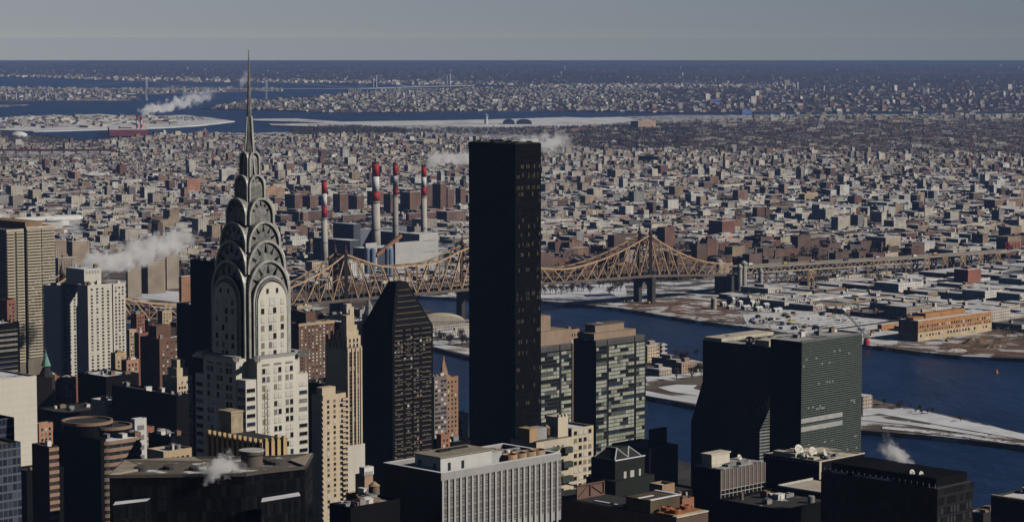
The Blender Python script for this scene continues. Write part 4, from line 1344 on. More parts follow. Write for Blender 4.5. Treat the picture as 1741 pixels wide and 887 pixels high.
# upper ramp curving away to the far right
rmp = empty("ramp_viaduct", (*bp(560, 0, 0)[:2], 4), 0, "grey flyover ramp splitting from the viaduct end toward the sign", "viaduct")
pts = [at(px, py, D) for px, py, D in ((1480, 449, 3400), (1550, 443, 3470), (1620, 437, 3560), (1690, 430, 3700), (1760, 427, 3850), (1850, 426, 4000))]
m, c2 = MB(), MB()
for a, b in zip(pts, pts[1:]):
    q = lambda v: (v.x - rmp.location.x, v.y - rmp.location.y, v.z - 4)
    m.bar(q(a), q(b), 12, 1.6)
    m.bar(q(a + Vector((0, -6, 1.2))), q(b + Vector((0, -6, 1.2))), .4, 1.2)
for i, a in enumerate(pts[1:]):
    c2 = MB(); c2.bar((a.x - rmp.location.x, a.y - rmp.location.y, 0), (a.x - rmp.location.x, a.y - rmp.location.y, a.z - 4), 2.2)
    c2.build("column", TAN2, rmp)
m.build("deck", M("viaduct_deck", (.34, .30, .25)), rmp)

# lorries on the viaduct and in the yard
def lorry(x, y, z, rz, label, colr, group):
    o = empty("lorry", (x, y, z), rz, label, "lorry", group)
    MB().box(-3.5, 3.2, -1.25, 1.25, 1.1, 3.9).build("cargo_box", M("lorry_" + colr[0], colr[1], .5, .1), o)
    MB().prism([(3.4, -1.2), (5.4, -1.2), (5.4, 1.2), (3.4, 1.2)], .7, 3.0).build("cab", M("lorry_cab_" + colr[0], [c * .7 for c in colr[1]], .4, .1), o)
    for wx in (-2.4, 2.2, 4.5):
        MB().box(wx - .5, wx + .5, -1.3, 1.3, 0, 1.0).build("wheel", BLACK, o)
LC = [("white", (.7, .7, .7)), ("yellow", (.5, .36, .08)), ("grey", (.3, .3, .3)), ("dark blue", (.05, .07, .14)), ("pale", (.5, .5, .48))]
ra = math.atan2(dy_, dx_)
for k, s in enumerate((205, 262, 331, 388, 470, 540, 601)):
    p = bp(s, 6 if k % 2 else -5, deckz(s) + 7.75)
    c = LC[k % 5]
    lorry(p.x, p.y, p.z, ra, "%s lorry on the viaduct deck, %s one inland from the grey pillars" % (c[0], ordinal(k)), c, "lorries on the viaduct")
for k, (px, py) in enumerate(((1312, 545), (1330, 552), (1345, 549), (1362, 556), (1290, 540), (1376, 545), (1398, 536), (1412, 541), (1425, 548), (1300, 549), (1352, 560), (1388, 560))):
    p = gnd(px, py, 4.6); c = LC[(k * 3) % 5]
    lorry(p.x, p.y, 4.55, rnd.uniform(0, 3), "%s lorry parked in the snowy yard, %s one along from the dirt lot" % (c[0], ordinal(sorted([1312, 1330, 1345, 1362, 1290, 1376, 1398, 1412, 1425, 1300, 1352, 1388]).index(px))), c, "lorries parked in the snowy yard")

def excavator(px, py, rz, label):
    p = gnd(px, py, 4.3)
    o = empty("excavator", (p.x, p.y, 4.35), rz, label, "excavator", "yellow diggers on the bank")
    ye = M("digger_yellow", (.62, .42, .05), .5, .2, .3)
    for sd in (-1.3, 1.3):
        MB().prism([(-2.2, sd - .35), (2.2, sd - .35), (2.2, sd + .35), (-2.2, sd + .35)], 0, 1.0).build("track", BLACK, o)
    MB().box(-2.2, 1.8, -1.5, 1.5, 1.05, 2.6).build("body", ye, o)
    MB().box(.2, 1.9, -1.4, .1, 2.6, 4.0).build("cab", M_glass("digger_glass", (.05, .06, .07)), o)
    MB().bar((1.6, .5, 2.2), (4.8, .5, 5.2), .7).bar((4.8, .5, 5.2), (7.0, .5, 2.4), .5).build("boom", ye, o)
    MB().prism([(6.4, .0), (7.6, .0), (7.6, 1.0), (6.4, 1.0)], 1.2, 2.4).build("bucket", BLACK, o)
excavator(1063, 514, .4, "yellow digger beside the bridge pier by snowy park")
excavator(1103, 516, 2.2, "yellow digger on brown dirt below the bridge tower")
excavator(1112, 514, 3.6, "second yellow digger on brown dirt by the pier")
excavator(1610, 580, 1.0, "yellow digger on the dirt before the orange brick plant")

# red and white tank and lattice crane on the pier by the glass slab
p = gnd(1473, 586, 4)
o = empty("harbour_crane", (p.x, p.y, 4), 0, "white lattice crane with a red cab on the far pier", "crane")
MB().lathe([(3.4, 0), (3.4, 4.5), (2.6, 5.2), (2.6, 8)], 14).build("base", M("crane_red", (.55, .05, .05), .6, .2), o)
MB().box(-3, 3, -2.5, 2.5, 8, 12.5).build("cab", M("crane_white", (.7, .68, .66), .6, .2), o)
b = at(1436, 530, p.y + 6)
bm_ = MB()
e = Vector((b.x - p.x, b.y - p.y, b.z - 4)); a = Vector((-2, 0, 12))
for k in range(14):
    t0, t1 = k / 14, (k + 1) / 14
    for dz in (-1.2, 1.2):
        bm_.bar(a.lerp(e, t0) + Vector((0, 0, dz)), a.lerp(e, t1) + Vector((0, 0, dz)), .45)
    bm_.bar(a.lerp(e, t0) + Vector((0, 0, -1.2)), a.lerp(e, t1) + Vector((0, 0, 1.2)), .35)
bm_.bar((3, 0, 14), e, .3)
bm_.build("boom", M("crane_white", (.7, .68, .66)), o)

# greenhouse-like rows of bays with snow on the parking decks
kb = empty("parking_shelter", (gnd(1430, 566).x, gnd(1430, 566).y, 4.3), R(45), "long low shelter roofs in parallel snowy rows by the crane", "shelter")
for k in range(8):
    MB().box(-8, 78, k * 13, k * 13 + 6.5, 2.6, 3.0).build("shelter_roof", ROOF_SNOW, kb)
pst = MB().bar((0, 0, -.3), (0, 0, 2.6), .3)
emit(kb, "post", [(0, pst, (-6 + j * 11.5, k * 13 + 3.2, 0), 0) for k in range(8) for j in range(8)], [STEEL_GREY])

# ------------------------------------------------------------------ far sheds, viaduct, tower, bridges over the bay
p = gnd(84, 381, 4)
o = empty("barrel_shed", (p.x, p.y, 4), R(38), "long white barrel roofed shed behind the balcony tower", "shed")
m = MB()
for j in range(12):
    t0, t1 = math.pi * j / 12, math.pi * (j + 1) / 12
    y0, z0, y1, z1 = -14 * math.cos(t0), 7 + 8 * math.sin(t0), -14 * math.cos(t1), 7 + 8 * math.sin(t1)
    m.add([(-70, y0, z0), (60, y0, z0), (60, y1, z1), (-70, y1, z1)], [(0, 1, 2, 3)])
m.add([(60, -14 * math.cos(math.pi * j / 12), 7 + 8 * math.sin(math.pi * j / 12)) for j in range(13)], [tuple(range(13))])
m.add([(-70, -14 * math.cos(math.pi * j / 12), 7 + 8 * math.sin(math.pi * j / 12)) for j in range(13)], [tuple(range(12, -1, -1))])
m.build("roof", M("shed_white", (.74, .74, .72), .7, .1), o)
MB().box(-70, 60, -14, 14, 0, 7).build("wall", M("shed_wall", (.45, .42, .38)), o)
p = gnd(32, 234, 4)
o = empty("sports_dome", (p.x, p.y, 4), 0, "white swollen dome on the near bay shore", "dome")
MB().lathe([(32, 0), (31, 7), (26, 13), (17, 18), (7, 20.5), (.3, 21)], 24).build("shell", M("shed_white", (.74, .74, .72)), o, smooth=True)
MB().lathe([(34, 0), (34, 1.2)], 24).build("base", STEEL_GREY, o)
D = 7090.0
a, b = at(-60, 254, D), at(196, 254, D)
vi = empty("rail_viaduct", (a.x, D, 4), 0, "dull red railway viaduct on tall piers before the bay", "viaduct")
RED = M("viaduct_red", (.24, .09, .07), .8, .3, .01)
MB().box(0, b.x - a.x, -5, 5, a.z - 9, a.z - 4).build("deck", RED, vi)
MB().box(0, b.x - a.x, -5.4, -5, a.z - 4, a.z - 2.4).build("parapet", RED, vi)
for k in range(13):
    x = k * (b.x - a.x) / 12.5 + 8
    MB().box(x - 2.5, x + 2.5, -4, 4, -1, a.z - 9).build("pier", M("viaduct_pier", (.34, .27, .22)), vi)
B = qblock("prison_barge", "red barge like block moored at the bay edge", "barge", 183, 186, 252, 221, 8430, (.30, .07, .08), win=0, th=10)
for k, (px, lab) in enumerate(((233, "thin red and white stack above the red barge"), (240, "second thin striped stack just above the red barge"))):
    p = at(px, 198, 8500)
    o = empty("stack", (p.x, 8500, 4), 0, lab, "stack", "thin stacks at the bay edge")
    for j in range(5):
        MB().lathe([(4, (p.z - 4) * (.2 * j)), (3.6, (p.z - 4) * (.2 * j + .2))], 10).build("band", M("stack_red", (.42, .02, .03)) if j % 2 == 0 and j > 1 else M("stack_white", (.7, .7, .7)), o)
p = at(826.5, 194, 9650)
o = empty("control_tower", (p.x, 9650, 4), 0, "white airfield control tower on the snowy flats", "tower")
H = p.z - 4
MB().lathe([(8, 0), (6.5, H * .3), (6, H * .62), (8.5, H * .68), (8.5, H * .78)], 16).build("shaft", M("tower_white", (.72, .7, .68)), o)
MB().lathe([(6.5, H * .78), (7.5, H * .92)], 16).build("cab", M_glass("cab_glass", (.1, .12, .14)), o)
MB().lathe([(7.8, H * .92), (7, H * .95), (.6, H * .97), (.4, H * 1.1)], 12).build("roof", M("tower_white", (.72, .7, .68)), o)
for k, (x0, x1, lab) in enumerate(((855, 875, "dark arched hangar next to the control tower"), (878, 904, "wider dark arched hangar beyond its twin"))):
    p = gnd(x0, 211.5, 4); q = gnd(x1, 211.5, 4)
    o = empty("hangar", (p.x, p.y, 4), 0, lab, "hangar", "dark hangars on the airfield")
    w = q.x - p.x
    m = MB(); N = 10
    for j in range(N):
        t0, t1 = math.pi * j / N, math.pi * (j + 1) / N
        A0, A1 = (w / 2 - w / 2 * math.cos(t0), 6 + 13 * math.sin(t0)), (w / 2 - w / 2 * math.cos(t1), 6 + 13 * math.sin(t1))
        m.add([(A0[0], 0, A0[1]), (A0[0], 60, A0[1]), (A1[0], 60, A1[1]), (A1[0], 0, A1[1])], [(0, 1, 2, 3)])
    m.build("roof", M("hangar_blue", (.045, .06, .09)), o)
    f = MB(); pts_ = [(0, 0, 0)] + [(w / 2 - w / 2 * math.cos(math.pi * j / N), 0, 6 + 13 * math.sin(math.pi * j / N)) for j in range(N + 1)] + [(w, 0, 0)]
    f.add(pts_, [tuple(range(len(pts_)))[::-1]])
    f.build("front", M("hangar_blue", (.045, .06, .09)), o)
def susp(name, label, pxs, yt, yb, ydeck, D0, D1, ext):
    """Suspension bridge with two towers."""
    p0, p1 = at(pxs[0], yt[0], D0), at(pxs[1], yt[1], D1)
    o = empty(name, (p0.x, p0.y, 0), math.atan2(p1.y - p0.y, p1.x - p0.x), label, "bridge", "suspension bridges over the far bay")
    L = math.hypot(p1.x - p0.x, p1.y - p0.y)
    H = p0.z
    hd = zat(ydeck, D0)
    mat = M("suspension_steel", (.55, .56, .57), .6, .1, .01)
    for x in (0, L):
        m = MB()
        for y in (-13, 13):
            m.bar((x, y, -2), (x, y, H), 7, 7)
        for z in (H - 8, hd - 4):
            m.box(x - 3, x + 3, -13, 13, z, z + 8)
        m.build("tower", mat, o)
    MB().box(-ext, L + ext, -13, 13, hd - 3, hd).build("deck", mat, o)
    for y in (-13, 13):
        m = MB(); N = 24
        for k in range(N):
            f = lambda t: hd + 4 + (H - hd - 4) * (2 * t - 1) ** 2
            m.bar((L * k / N, y, f(k / N)), (L * (k + 1) / N, y, f((k + 1) / N)), .9)
            if k % 2 == 0:
                m.bar((L * k / N, y, f(k / N)), (L * k / N, y, hd), .3)
        for s_ in (-1, 1):
            xa = 0 if s_ < 0 else L
            m.bar((xa, y, H), (xa + s_ * ext * .55, y, hd), .9)
        m.build("cable", mat, o)
    for k in range(8):
        for s_ in (-1, 1):
            x = (0 if s_ < 0 else L) + s_ * (ext * .55 + k * ext * .06)
            MB().box(x - 2, x + 2, -10, 10, 0, hd - 3).build("pier", mat, o)
susp("suspension_bridge", "slender grey suspension bridge crossing the bay behind the spire", (249, 453), (137, 136), (169, 169), 150.5, 13500, 13500, 900)
susp("suspension_bridge", "fainter suspension bridge further up the bay past the chimneys", (637, 762), (128, 129.5), (155, 151), 149.5, 15800, 16500, 300)
for k, (px, y0, y1, lab) in enumerate(((960, 113, 119, "tiny white water tower on the wooded skyline above the black tower"), (954, 122, 130, "white water tower below the skyline above the black tower"), (1157, 114, 120, "white water tower on the skyline above the bridge tower"), (1423, 118, 126, "white water tower on the skyline above the glass slab"), (1732, 113, 120, "white water tower on the skyline near the frame edge"), (348, 219, 228, "white water tower on the near bay shore beside the spire"))):
    q = gnd(px, y1 + 1.5, 4); H = zat(y0, q.y) - 4
    o = empty("water_tower", (q.x, q.y, 4), 0, lab, "water tower", "white water towers in the far suburbs")
    r = H * .16
    MB().lathe([(r * .4, H * .62), (r, H * .74), (r, H * .92), (r * .3, H)], 12).build("tank", WHITE, o)
    MB().lathe([(r * .35, 0), (r * .3, H * .63)], 8).build("stem", WHITE, o)

# ------------------------------------------------------------------ the island
def arena():
    a, b = gnd(726, 556, 4), gnd(793, 556, 4)
    w = b.x - a.x + 6
    o = empty("sports_hall", (a.x - 6, a.y - 2, 4), R(8), "cream barrel roofed sports hall on the island before the bridge piers", "sports hall")
    m = MB(); N = 12
    hz_ = 6.5
    for j in range(N):
        t0, t1 = math.pi * (.12 + .76 * j / N), math.pi * (.12 + .76 * (j + 1) / N)
        f = lambda t: (w / 2 - w / 2 * math.cos(t) / math.cos(math.pi * .12), hz_ + 10 * (math.sin(t) - math.sin(math.pi * .12)))
        A0, A1 = f(t0), f(t1)
        m.add([(A0[0], 0, A0[1]), (A1[0], 0, A1[1]), (A1[0], 34, A1[1]), (A0[0], 34, A0[1])], [(0, 1, 2, 3)])
    m.add([f(math.pi * (.12 + .76 * j / N))[0:1] + (0,) + f(math.pi * (.12 + .76 * j / N))[1:] for j in range(N + 1)], [tuple(range(N + 1))[::-1]])
    m.build("roof", M("hall_cream", (.68, .60, .46), .6, .12, .03), o)
    MB().box(0, w, .3, 33.7, 0, hz_).build("wall", M("hall_wall", (.5, .44, .36)), o)
arena()
for xl, xc, xr, yt, yb, col, lab in ((737, 740, 802, 556, 566, (.46, .42, .36), "low grey buff wing with window rows under the sports hall"), (745, 752, 830, 566, 576, (.5, .46, .4), "longer low buff wing on the island shore below the hall"), (660, 700, 742, 560, 572, (.4, .35, .3), "low building half hidden beside the dark wedge tower"), (1085, 1101, 1130, 588, 618, (.55, .44, .31), "tan hospital wing with white balcony stack on the island"), (1108, 1150, 1158, 612, 634, (.42, .30, .21), "brown flat roofed laboratory wing with dark flank"), (1150, 1159, 1185, 617, 639, (.46, .32, .22), "blank reddish tan block on the island lawn"), (1180, 1185, 1200, 622, 636, (.55, .46, .36), "small pale annexe beside the black glass tower"), (1097, 1121, 1142, 628, 643, (.5, .42, .33), "low tan wing with dark windows on the island lawn"), (1066, 1092, 1100, 590, 606, (.5, .42, .32), "tan wing behind the blinds covered tower"), (1440, 1467, 1483, 674, 700, (.5, .43, .33), "roofless stone ruin with open windows on the island tip")):
    D = 4200 * 331 / (yb - 66.0)
    qblock("hospital_wing" if "ruin" not in lab else "stone_ruin", lab, "building" if "ruin" not in lab else "ruin", xl, xc, xr, yt, D, col, bulk=("ruin" not in lab), win=1)
p = gnd(1126, 619, 4)
bal = empty("balcony_stack", (p.x, p.y - 1, 4), R(45), "stack of white open balconies on the hospital corner", "balconies")
for k in range(5):
    MB().box(-5, 4, -3, 3, 3.2 + k * 4.2, 4.0 + k * 4.2).build("balcony", WHITE, bal)
MB().box(-2, 2, -1.5, 2, 0, 22).build("stair_core", M("stair_tan", (.5, .42, .32)), bal)

# leafless trees that can be told apart
def bare_tree_meshes(seed):
    rs = random.Random(seed)
    t, c = MB(), MB()
    t.lathe([(.42, 0), (.3, .18 * 12), (.24, .38 * 12)], 7)
    for k in range(9):
        a = rs.uniform(0, 6.28); z0 = rs.uniform(2.2, 4.6)
        p = Vector((0, 0, z0)); q = Vector((math.cos(a) * rs.uniform(1.2, 2.6), math.sin(a) * rs.uniform(1.2, 2.6), z0 + rs.uniform(2, 4)))
        t.bar(p, q, .24)
        for j in range(7):
            b_ = rs.uniform(0, 6.28)
            r_ = q + Vector((math.cos(b_) * rs.uniform(.6, 2.1), math.sin(b_) * rs.uniform(.6, 2.1), rs.uniform(.4, 3.2)))
            c.bar(q, r_, .13)
            for i in range(4):
                d_ = Vector((rs.uniform(-1, 1), rs.uniform(-1, 1), rs.uniform(-.3, 1.1)))
                c.bar(r_, r_ + d_ * 1.2, .09)
                e_ = r_ + d_ * rs.uniform(.3, 1.2)
                c.add([e_, e_ + Vector((rs.uniform(-.7, .7), rs.uniform(-.7, .7), rs.uniform(-.5, .7))), e_ + Vector((rs.uniform(-.7, .7), rs.uniform(-.7, .7), rs.uniform(-.5, .7)))], [(0, 1, 2)])
    return t.mesh("trunk", TWIG), c.mesh("crown", TWIG)
TP = [bare_tree_meshes(k) for k in range(4)]
spots = []
for k in range(34):
    spots.append((rnd.uniform(918, 1062), rnd.uniform(486, 504), "the snowy park"))
for k in range(9):
    spots.append((rnd.uniform(742, 796), rnd.uniform(574, 588), "the island sports hall"))
for k in range(14):
    spots.append((rnd.uniform(1098, 1195), rnd.uniform(606, 650), "the island hospital"))
for k in range(16):
    spots.append((rnd.uniform(1484, 1640), 0, "the island tip ruin"))
for k in range(12):
    spots.append((rnd.uniform(225, 318), rnd.uniform(468, 500), "the bridge's far end"))
where = {}
for px, py, pl in spots:
    where.setdefault(pl, []).append((px, py))
for pl, L in where.items():
    L.sort()
    for i, (px, py) in enumerate(L):
        if py == 0:
            py = 672 + (px - 1465) * .218 + rnd.uniform(1, 7) + 4
        p = gnd(px, py, 4)
        s = rnd.uniform(.75, 1.25) if "tip" not in pl else rnd.uniform(.35, .7)
        o = empty("bare_tree", (p.x, p.y, 4.0), rnd.uniform(0, 6), "leafless brown tree by %s, %s along toward the snowy island tip" % (pl, ordinal(i)), "tree", "leafless trees on the river banks")
        o.scale = (s, s, s)
        tm, cm = TP[rnd.randrange(4)]
        link("trunk", tm, o); link("crown", cm, o)
# blue tarpaulin shed by the pier and a buoy
B = qblock("blue_shed", "long dark blue sheeted shed on the bank below the snowy park", "shed", 992, 1000, 1046, 503, 3165, (.02, .04, .13), win=0, roof=(.03, .06, .2), bulk=False, th=20)
p = gnd(1694.5, 634, 0)
o = empty("buoy", (p.x, p.y, 0), 0, "small orange buoy floating in the blue river", "buoy")
MB().lathe([(1.4, -.4), (1.6, .5), (.8, 1.6), (.3, 3.4), (.05, 3.6)], 10).build("float", M("buoy_orange", (.8, .28, .03), .5, .1), o)
MB().lathe([(.5, 3.4), (.5, 4.0)], 8).build("lamp", M("buoy_orange", (.8, .28, .03)), o)

cont = MB().box(-3, 3, -1.2, 1.2, 0, 2.5)
CC = [("rust", (.3, .12, .07)), ("blue", (.06, .12, .28)), ("grey", (.3, .3, .3)), ("white", (.7, .7, .68)), ("green", (.06, .16, .1))]
spots = sorted((rnd.uniform(1268, 1500), rnd.uniform(533, 580)) for k in range(64))
cnt = {}
for px, py in spots:
    g = gnd(px, py, 4.5)
    if not pip(np.array([px]), np.array([py]), [(1262, 537), (1400, 522), (1460, 547), (1525, 562), (1520, 583), (1480, 582), (1370, 565), (1270, 550)])[0]:
        continue
    nm, c = CC[rnd.randrange(5)]
    k = cnt[nm] = cnt.get(nm, -1) + 1
    o = cont.build("container", M("container_" + nm, c, .6, .25, .3), None, (g.x, g.y, 4.5), rnd.choice((.78, 2.35)))
    tag(o, "%s steel container in the snowy yard, %s %s one along from the dirt lot" % (nm, ordinal(k), nm), "container", "containers in the snowy yard")

# concrete works between the pillars and the dirt lot, mounds on the bare bank
p = gnd(1213.5, 525, 4.3)
o = empty("storage_silo", (p.x, p.y, 4.2), 0, "squat tan silo beside the grey viaduct pillars", "silo")
MB().lathe([(3.6, 0), (3.6, 12.5)], 18).build("barrel", M("silo_tan", (.46, .40, .30)), o)
MB().lathe([(3.9, 12.5), (3.9, 13.1), (.4, 14.6)], 18).build("lid", M("silo_lid", (.5, .48, .44)), o)
wk = [(1229, 521, 7, 5, 4.5), (1240, 526, 9, 5, 3.6), (1246, 518, 5, 5, 8.0), (1258, 522, 6, 6, 6.5), (1266, 527, 12, 6, 4.0), (1279, 521, 8, 6, 5.0), (1288, 529, 11, 7, 3.8), (1301, 524, 9, 6, 4.6), (1318, 531, 14, 6, 3.6), (1392, 528, 12, 9, 5.0), (1412, 531, 11, 7, 4.2), (1436, 534, 16, 9, 4.4)]
for k, (px, py, w, d, h) in enumerate(wk):
    g = gnd(px, py, 4.3)
    o = empty("works_shed", (g.x, g.y, 4.3), R(45), "%s gabled works shed, %s in the line from the tan silo" % (("pale", "grey", "white")[k % 3], ordinal(k)), "shed", "works sheds near the grey pillars")
    wm = M("works_" + ("pale", "grey", "white")[k % 3], ((.5, .46, .38), (.33, .33, .33), (.62, .6, .57))[k % 3])
    MB().box(0, w, 0, d, 0, h).build("wall", wm, o)
    m = MB()
    m.add([(-.3, -.3, h), (w + .3, -.3, h), (w + .3, d / 2, h + d * .28), (-.3, d / 2, h + d * .28), (-.3, d + .3, h), (w + .3, d + .3, h)], [(0, 1, 2, 3), (3, 2, 5, 4), (0, 3, 4), (1, 5, 2)])
    m.build("roof", ROOF_SNOW, o)
    MB().box(w * .3, w * .55, -.12, .02, 0, h * .7).build("door", M("shed_door", (.12, .12, .13)), o)
cv = empty("loading_conveyor", (gnd(1236, 524, 4).x, gnd(1236, 524, 4).y, 4.3), R(20), "pale sloping conveyor between the works sheds", "conveyor")
MB().bar((0, 0, 1), (16, 0, 13), 1.4, 1.2).build("belt", M("works_pale", (.5, .46, .38)), cv)
for x in (6, 14):
    MB().bar((x, -.6, 0), (x, -.6, 1 + x * .75), .25).build("leg", STEEL_GREY, cv)
for k, (px, py, r, h, lab, c) in enumerate(((1660, 583, 17, 6, "tall brown earth mound before the orange brick plant", (.15, .10, .07)), (1690, 590, 14, 4, "lower earth mound on the bare bank", (.14, .10, .075)), (1625, 596, 12, 2.6, "flat snow dusted mound at the water's edge", (.42, .38, .35)), (1702, 578, 10, 3, "small earth mound by the frame edge", (.13, .09, .06)), (1150, 524, 13, 2.5, "low reddish mound on the dirt lot", (.20, .12, .085)), (1195, 516, 10, 2.2, "small snow dusted mound on the dirt lot", (.4, .37, .34)))):
    g = gnd(px, py, 4.3)
    mb = MB(); N = 18
    rs = random.Random(k)
    prof = [(1.0, 0), (.82, .28), (.55, .68), (.25, .93), (.02, 1.0)]
    jit = [rs.uniform(.8, 1.2) for _ in range(N)]
    vs = [(r * a * jit[j] * math.cos(2 * math.pi * j / N), r * .7 * a * jit[j] * math.sin(2 * math.pi * j / N), h * b * (rs.uniform(.9, 1.1) if b < 1 else 1)) for a, b in prof for j in range(N)]
    mb.add(vs, [(i * N + j, i * N + (j + 1) % N, (i + 1) * N + (j + 1) % N, (i + 1) * N + j) for i in range(len(prof) - 1) for j in range(N)])
    o = mb.build("earth_mound", M_ground("mound_%d" % k, (tuple(c), tuple(x * 1.4 for x in c), (.6, .59, .58)), .2, .12, .5, .6), None, (g.x, g.y, 4.2), .4)
    tag(o, lab, "mound", "mounds on the bank")
# ------------------------------------------------------------------ materials of the near towers
WBRICK = M("white_glazed_brick", (.66, .63, .55), .7, .10, .06)
CROWN = M("crown_steel", (.26, .26, .245), .42, .5, .5, .12, .3)
CROWN_RIM = M("crown_rim_steel", (.46, .455, .42), .35, .3, .4, .15, .4)
CROWN_DK = M("crown_dark_steel", (.10, .10, .095), .45, .3, .4, .3, .5)
BEIGE = M("beige_brick", (.60, .49, .34), .8, .15, .08)
CREAM = M("cream_brick", (.60, .52, .39), .8, .14, .08)
TANB = M("tan_limestone", (.50, .38, .24), .85, .18, .08)
BROWN = M("brown_brick", (.17, .095, .065), .85, .22, .1)
REDB = M("red_brick", (.30, .13, .09), .85, .22, .1)
DARKB = M("dark_brick", (.035, .03, .028), .85, .25, .1)
NEARBLACK = M("near_black_clad_and_shade", (.008, .008, .009), .7, .3, .1, 0, .06)  # dark cladding; on filler blocks and unlit sides, shade put into the colour
DKBROWN = M("dark_brown_brick", (.055, .036, .028), .85, .25, .1)
GREYST = M("grey_concrete", (.36, .355, .345), .85, .14, .1)
GREYLT = M("light_grey_stone", (.47, .465, .45), .85, .14, .1)
SANDST = M("sand_stone", (.52, .44, .33), .85, .18, .1)
COPPER = M("green_copper", (.17, .36, .29), .8, .25, .3)

# ------------------------------------------------------------------ the steel crowned skyscraper
CP = at(425, 330, 925)
CZ = lambda Z: Z - G0
ch = empty("crowned_skyscraper", (CP.x, 925, G0), R(45), "white brick skyscraper with tiered steel arch crown and needle spire", "skyscraper")
def arch_pts(hw, zb, zs, zt, n=18):
    return [(-hw, zb), (-hw, zs)] + [(-hw * math.cos(math.pi * k / n), zs + (zt - zs) * math.sin(math.pi * k / n)) for k in range(1, n)] + [(hw, zs), (hw, zb)]
def cross_vault(e, hw, zb, zs, zt, inset=0.0):
    """Two crossing barrels with arched ends."""
    m = MB()
    P = arch_pts(hw, zb, zs, zt)
    n = len(P)
    for ax in (0, 1):
        f = (lambda t, d: (t, d)) if ax == 0 else (lambda t, d: (-d, t))
        for d0, d1 in ((-e, e),):
            vs = [(*f(t, d0), z) for t, z in P] + [(*f(t, d1), z) for t, z in P]
            m.add(vs, [(i + 1, i, n + i, n + i + 1) for i in range(n - 1)])
            m.add(vs[:n], [tuple(range(n))][::1] if False else [tuple(range(n - 1, -1, -1))])
            m.add(vs[n:], [tuple(range(n))])
    return m
def arch_rim(e, hw, zb, zs, zt, w=0.9, d=0.45):
    m = MB()
    P, Q = arch_pts(hw, zb, zs, zt), arch_pts(hw - w, zb, zs, zt - w)
    n = len(P)
    for k in range(4):
        t = k * math.pi / 2
        c, s = round(math.cos(t)), round(math.sin(t))
        g = lambda a, b: (a * c - b * s, a * s + b * c)
        A = [(*g(x, -e - d), z) for x, z in P]; Bq = [(*g(x, -e - d), z) for x, z in Q]
        C = [(*g(x, -e + .1), z) for x, z in P]; Dq = [(*g(x, -e + .1), z) for x, z in Q]
        vs = A + Bq + C + Dq
        for i in range(n - 1):
            m.add([A[i], A[i + 1], Bq[i + 1], Bq[i]], [(3, 2, 1, 0)] if False else [(0, 1, 2, 3)][::1])
            m.add([A[i], C[i], C[i + 1], A[i + 1]], [(0, 1, 2, 3)])
            m.add([Bq[i], Bq[i + 1], Dq[i + 1], Dq[i]], [(0, 1, 2, 3)])
    return m
TIERS = [(2.2, 2.5, 293), (3.6, 3.8, 284.5), (6.2, 5.9, 276), (7.7, 7.7, 267.3), (8.9, 9.1, 260.3), (10.2, 9.9, 253)]
LOW = [283, 274, 266, 256, 248, 217]
tri_items = []
for k, (e, hw, zt) in enumerate(TIERS):
    zs = zt - hw * 1.22
    t = cross_vault(e, hw, CZ(LOW[k]), CZ(max(zs, LOW[k])), CZ(zt)).build("crown_tier", CROWN, ch)
    arch_rim(e, hw, CZ(LOW[k]), CZ(max(zs, LOW[k])), CZ(zt), .45 + .05 * hw, .9).build("arch_rim", CROWN_RIM, t)
    if k >= 1:
        nw = 5 if k >= 2 else 3
        for j in range(nw):
            a = math.pi * (0.5 + (j - (nw - 1) / 2) * (.165 if nw == 5 else .2))
            rr = .66
            cx, cz = hw * rr * math.cos(a), zs + (zt - zs) * rr * math.sin(a)
            L = hw * .27; W = hw * .075
            ux, uz = math.cos(a), math.sin(a)
            if abs(uz) < .2: uz = .2
            tx, tz = -math.sin(a), math.cos(a)
            pr = MB()
            q = [(-W * 1.0 * tx - L * .35 * ux, -W * tz - L * .35 * uz), (W * tx - L * .35 * ux, W * tz - L * .35 * uz), (L * ux, L * uz)]
            pr.add([(x, -.14, z) for x, z in q] + [(x, .05, z) for x, z in q], [(2, 1, 0), (0, 1, 2), (0, 1, 4, 3), (1, 2, 5, 4), (2, 0, 3, 5)])
            for face in range(4):
                t_ = face * math.pi / 2
                c, s = round(math.cos(t_)), round(math.sin(t_))
                tri_items.append(((k, j), pr, (cx * c + e * s, cx * s - e * c, CZ(cz)), t_))
tri_items.sort(key=lambda q: 0 if q[3] in (0.0, 3 * math.pi / 2) else 1)
emit(ch, "triangle_window", tri_items, [M_glass("crown_window", (.012, .012, .013), .3, .3)])
# ring, brick bays, shoulders, base
r1 = cross_vault(11.6, 8.3, CZ(217), CZ(238), CZ(247.3)).build("arch_ring", CROWN_DK, ch)
arch_rim(11.6, 8.3, CZ(217), CZ(238), CZ(247.3), .9, .3).build("arch_rim", CROWN_RIM, r1)
arch_rim(12.05, 7.5, CZ(217), CZ(237.3), CZ(246), .5, .2).build("arch_rim", CROWN, r1)
bay = cross_vault(12.6, 6.9, CZ(217), CZ(236.8), CZ(244.8)).build("brick_bay", WBRICK, ch)
m = MB()
m.box(-15.3, 15.3, -9.8, 9.8, 0, CZ(216.9)); m.box(-9.8, 9.8, -15.32, 15.32, 0, CZ(216.9))
m.build("shoulder_wall", WBRICK, ch)
MB().box(-15, 15, -15, 15, 0, CZ(209.5)).build("base_wall", WBRICK, ch)
m = MB()
for s in (-1, 1):
    m.box(-9.9, 9.9, s * 14.2 - 1.3, s * 14.2 + 1.3, CZ(216.9), CZ(217.8)); m.box(s * 14.2 - 1.3, s * 14.2 + 1.3, -9.9, 9.9, CZ(216.9), CZ(217.75))
m.build("parapet", GREYST, ch)
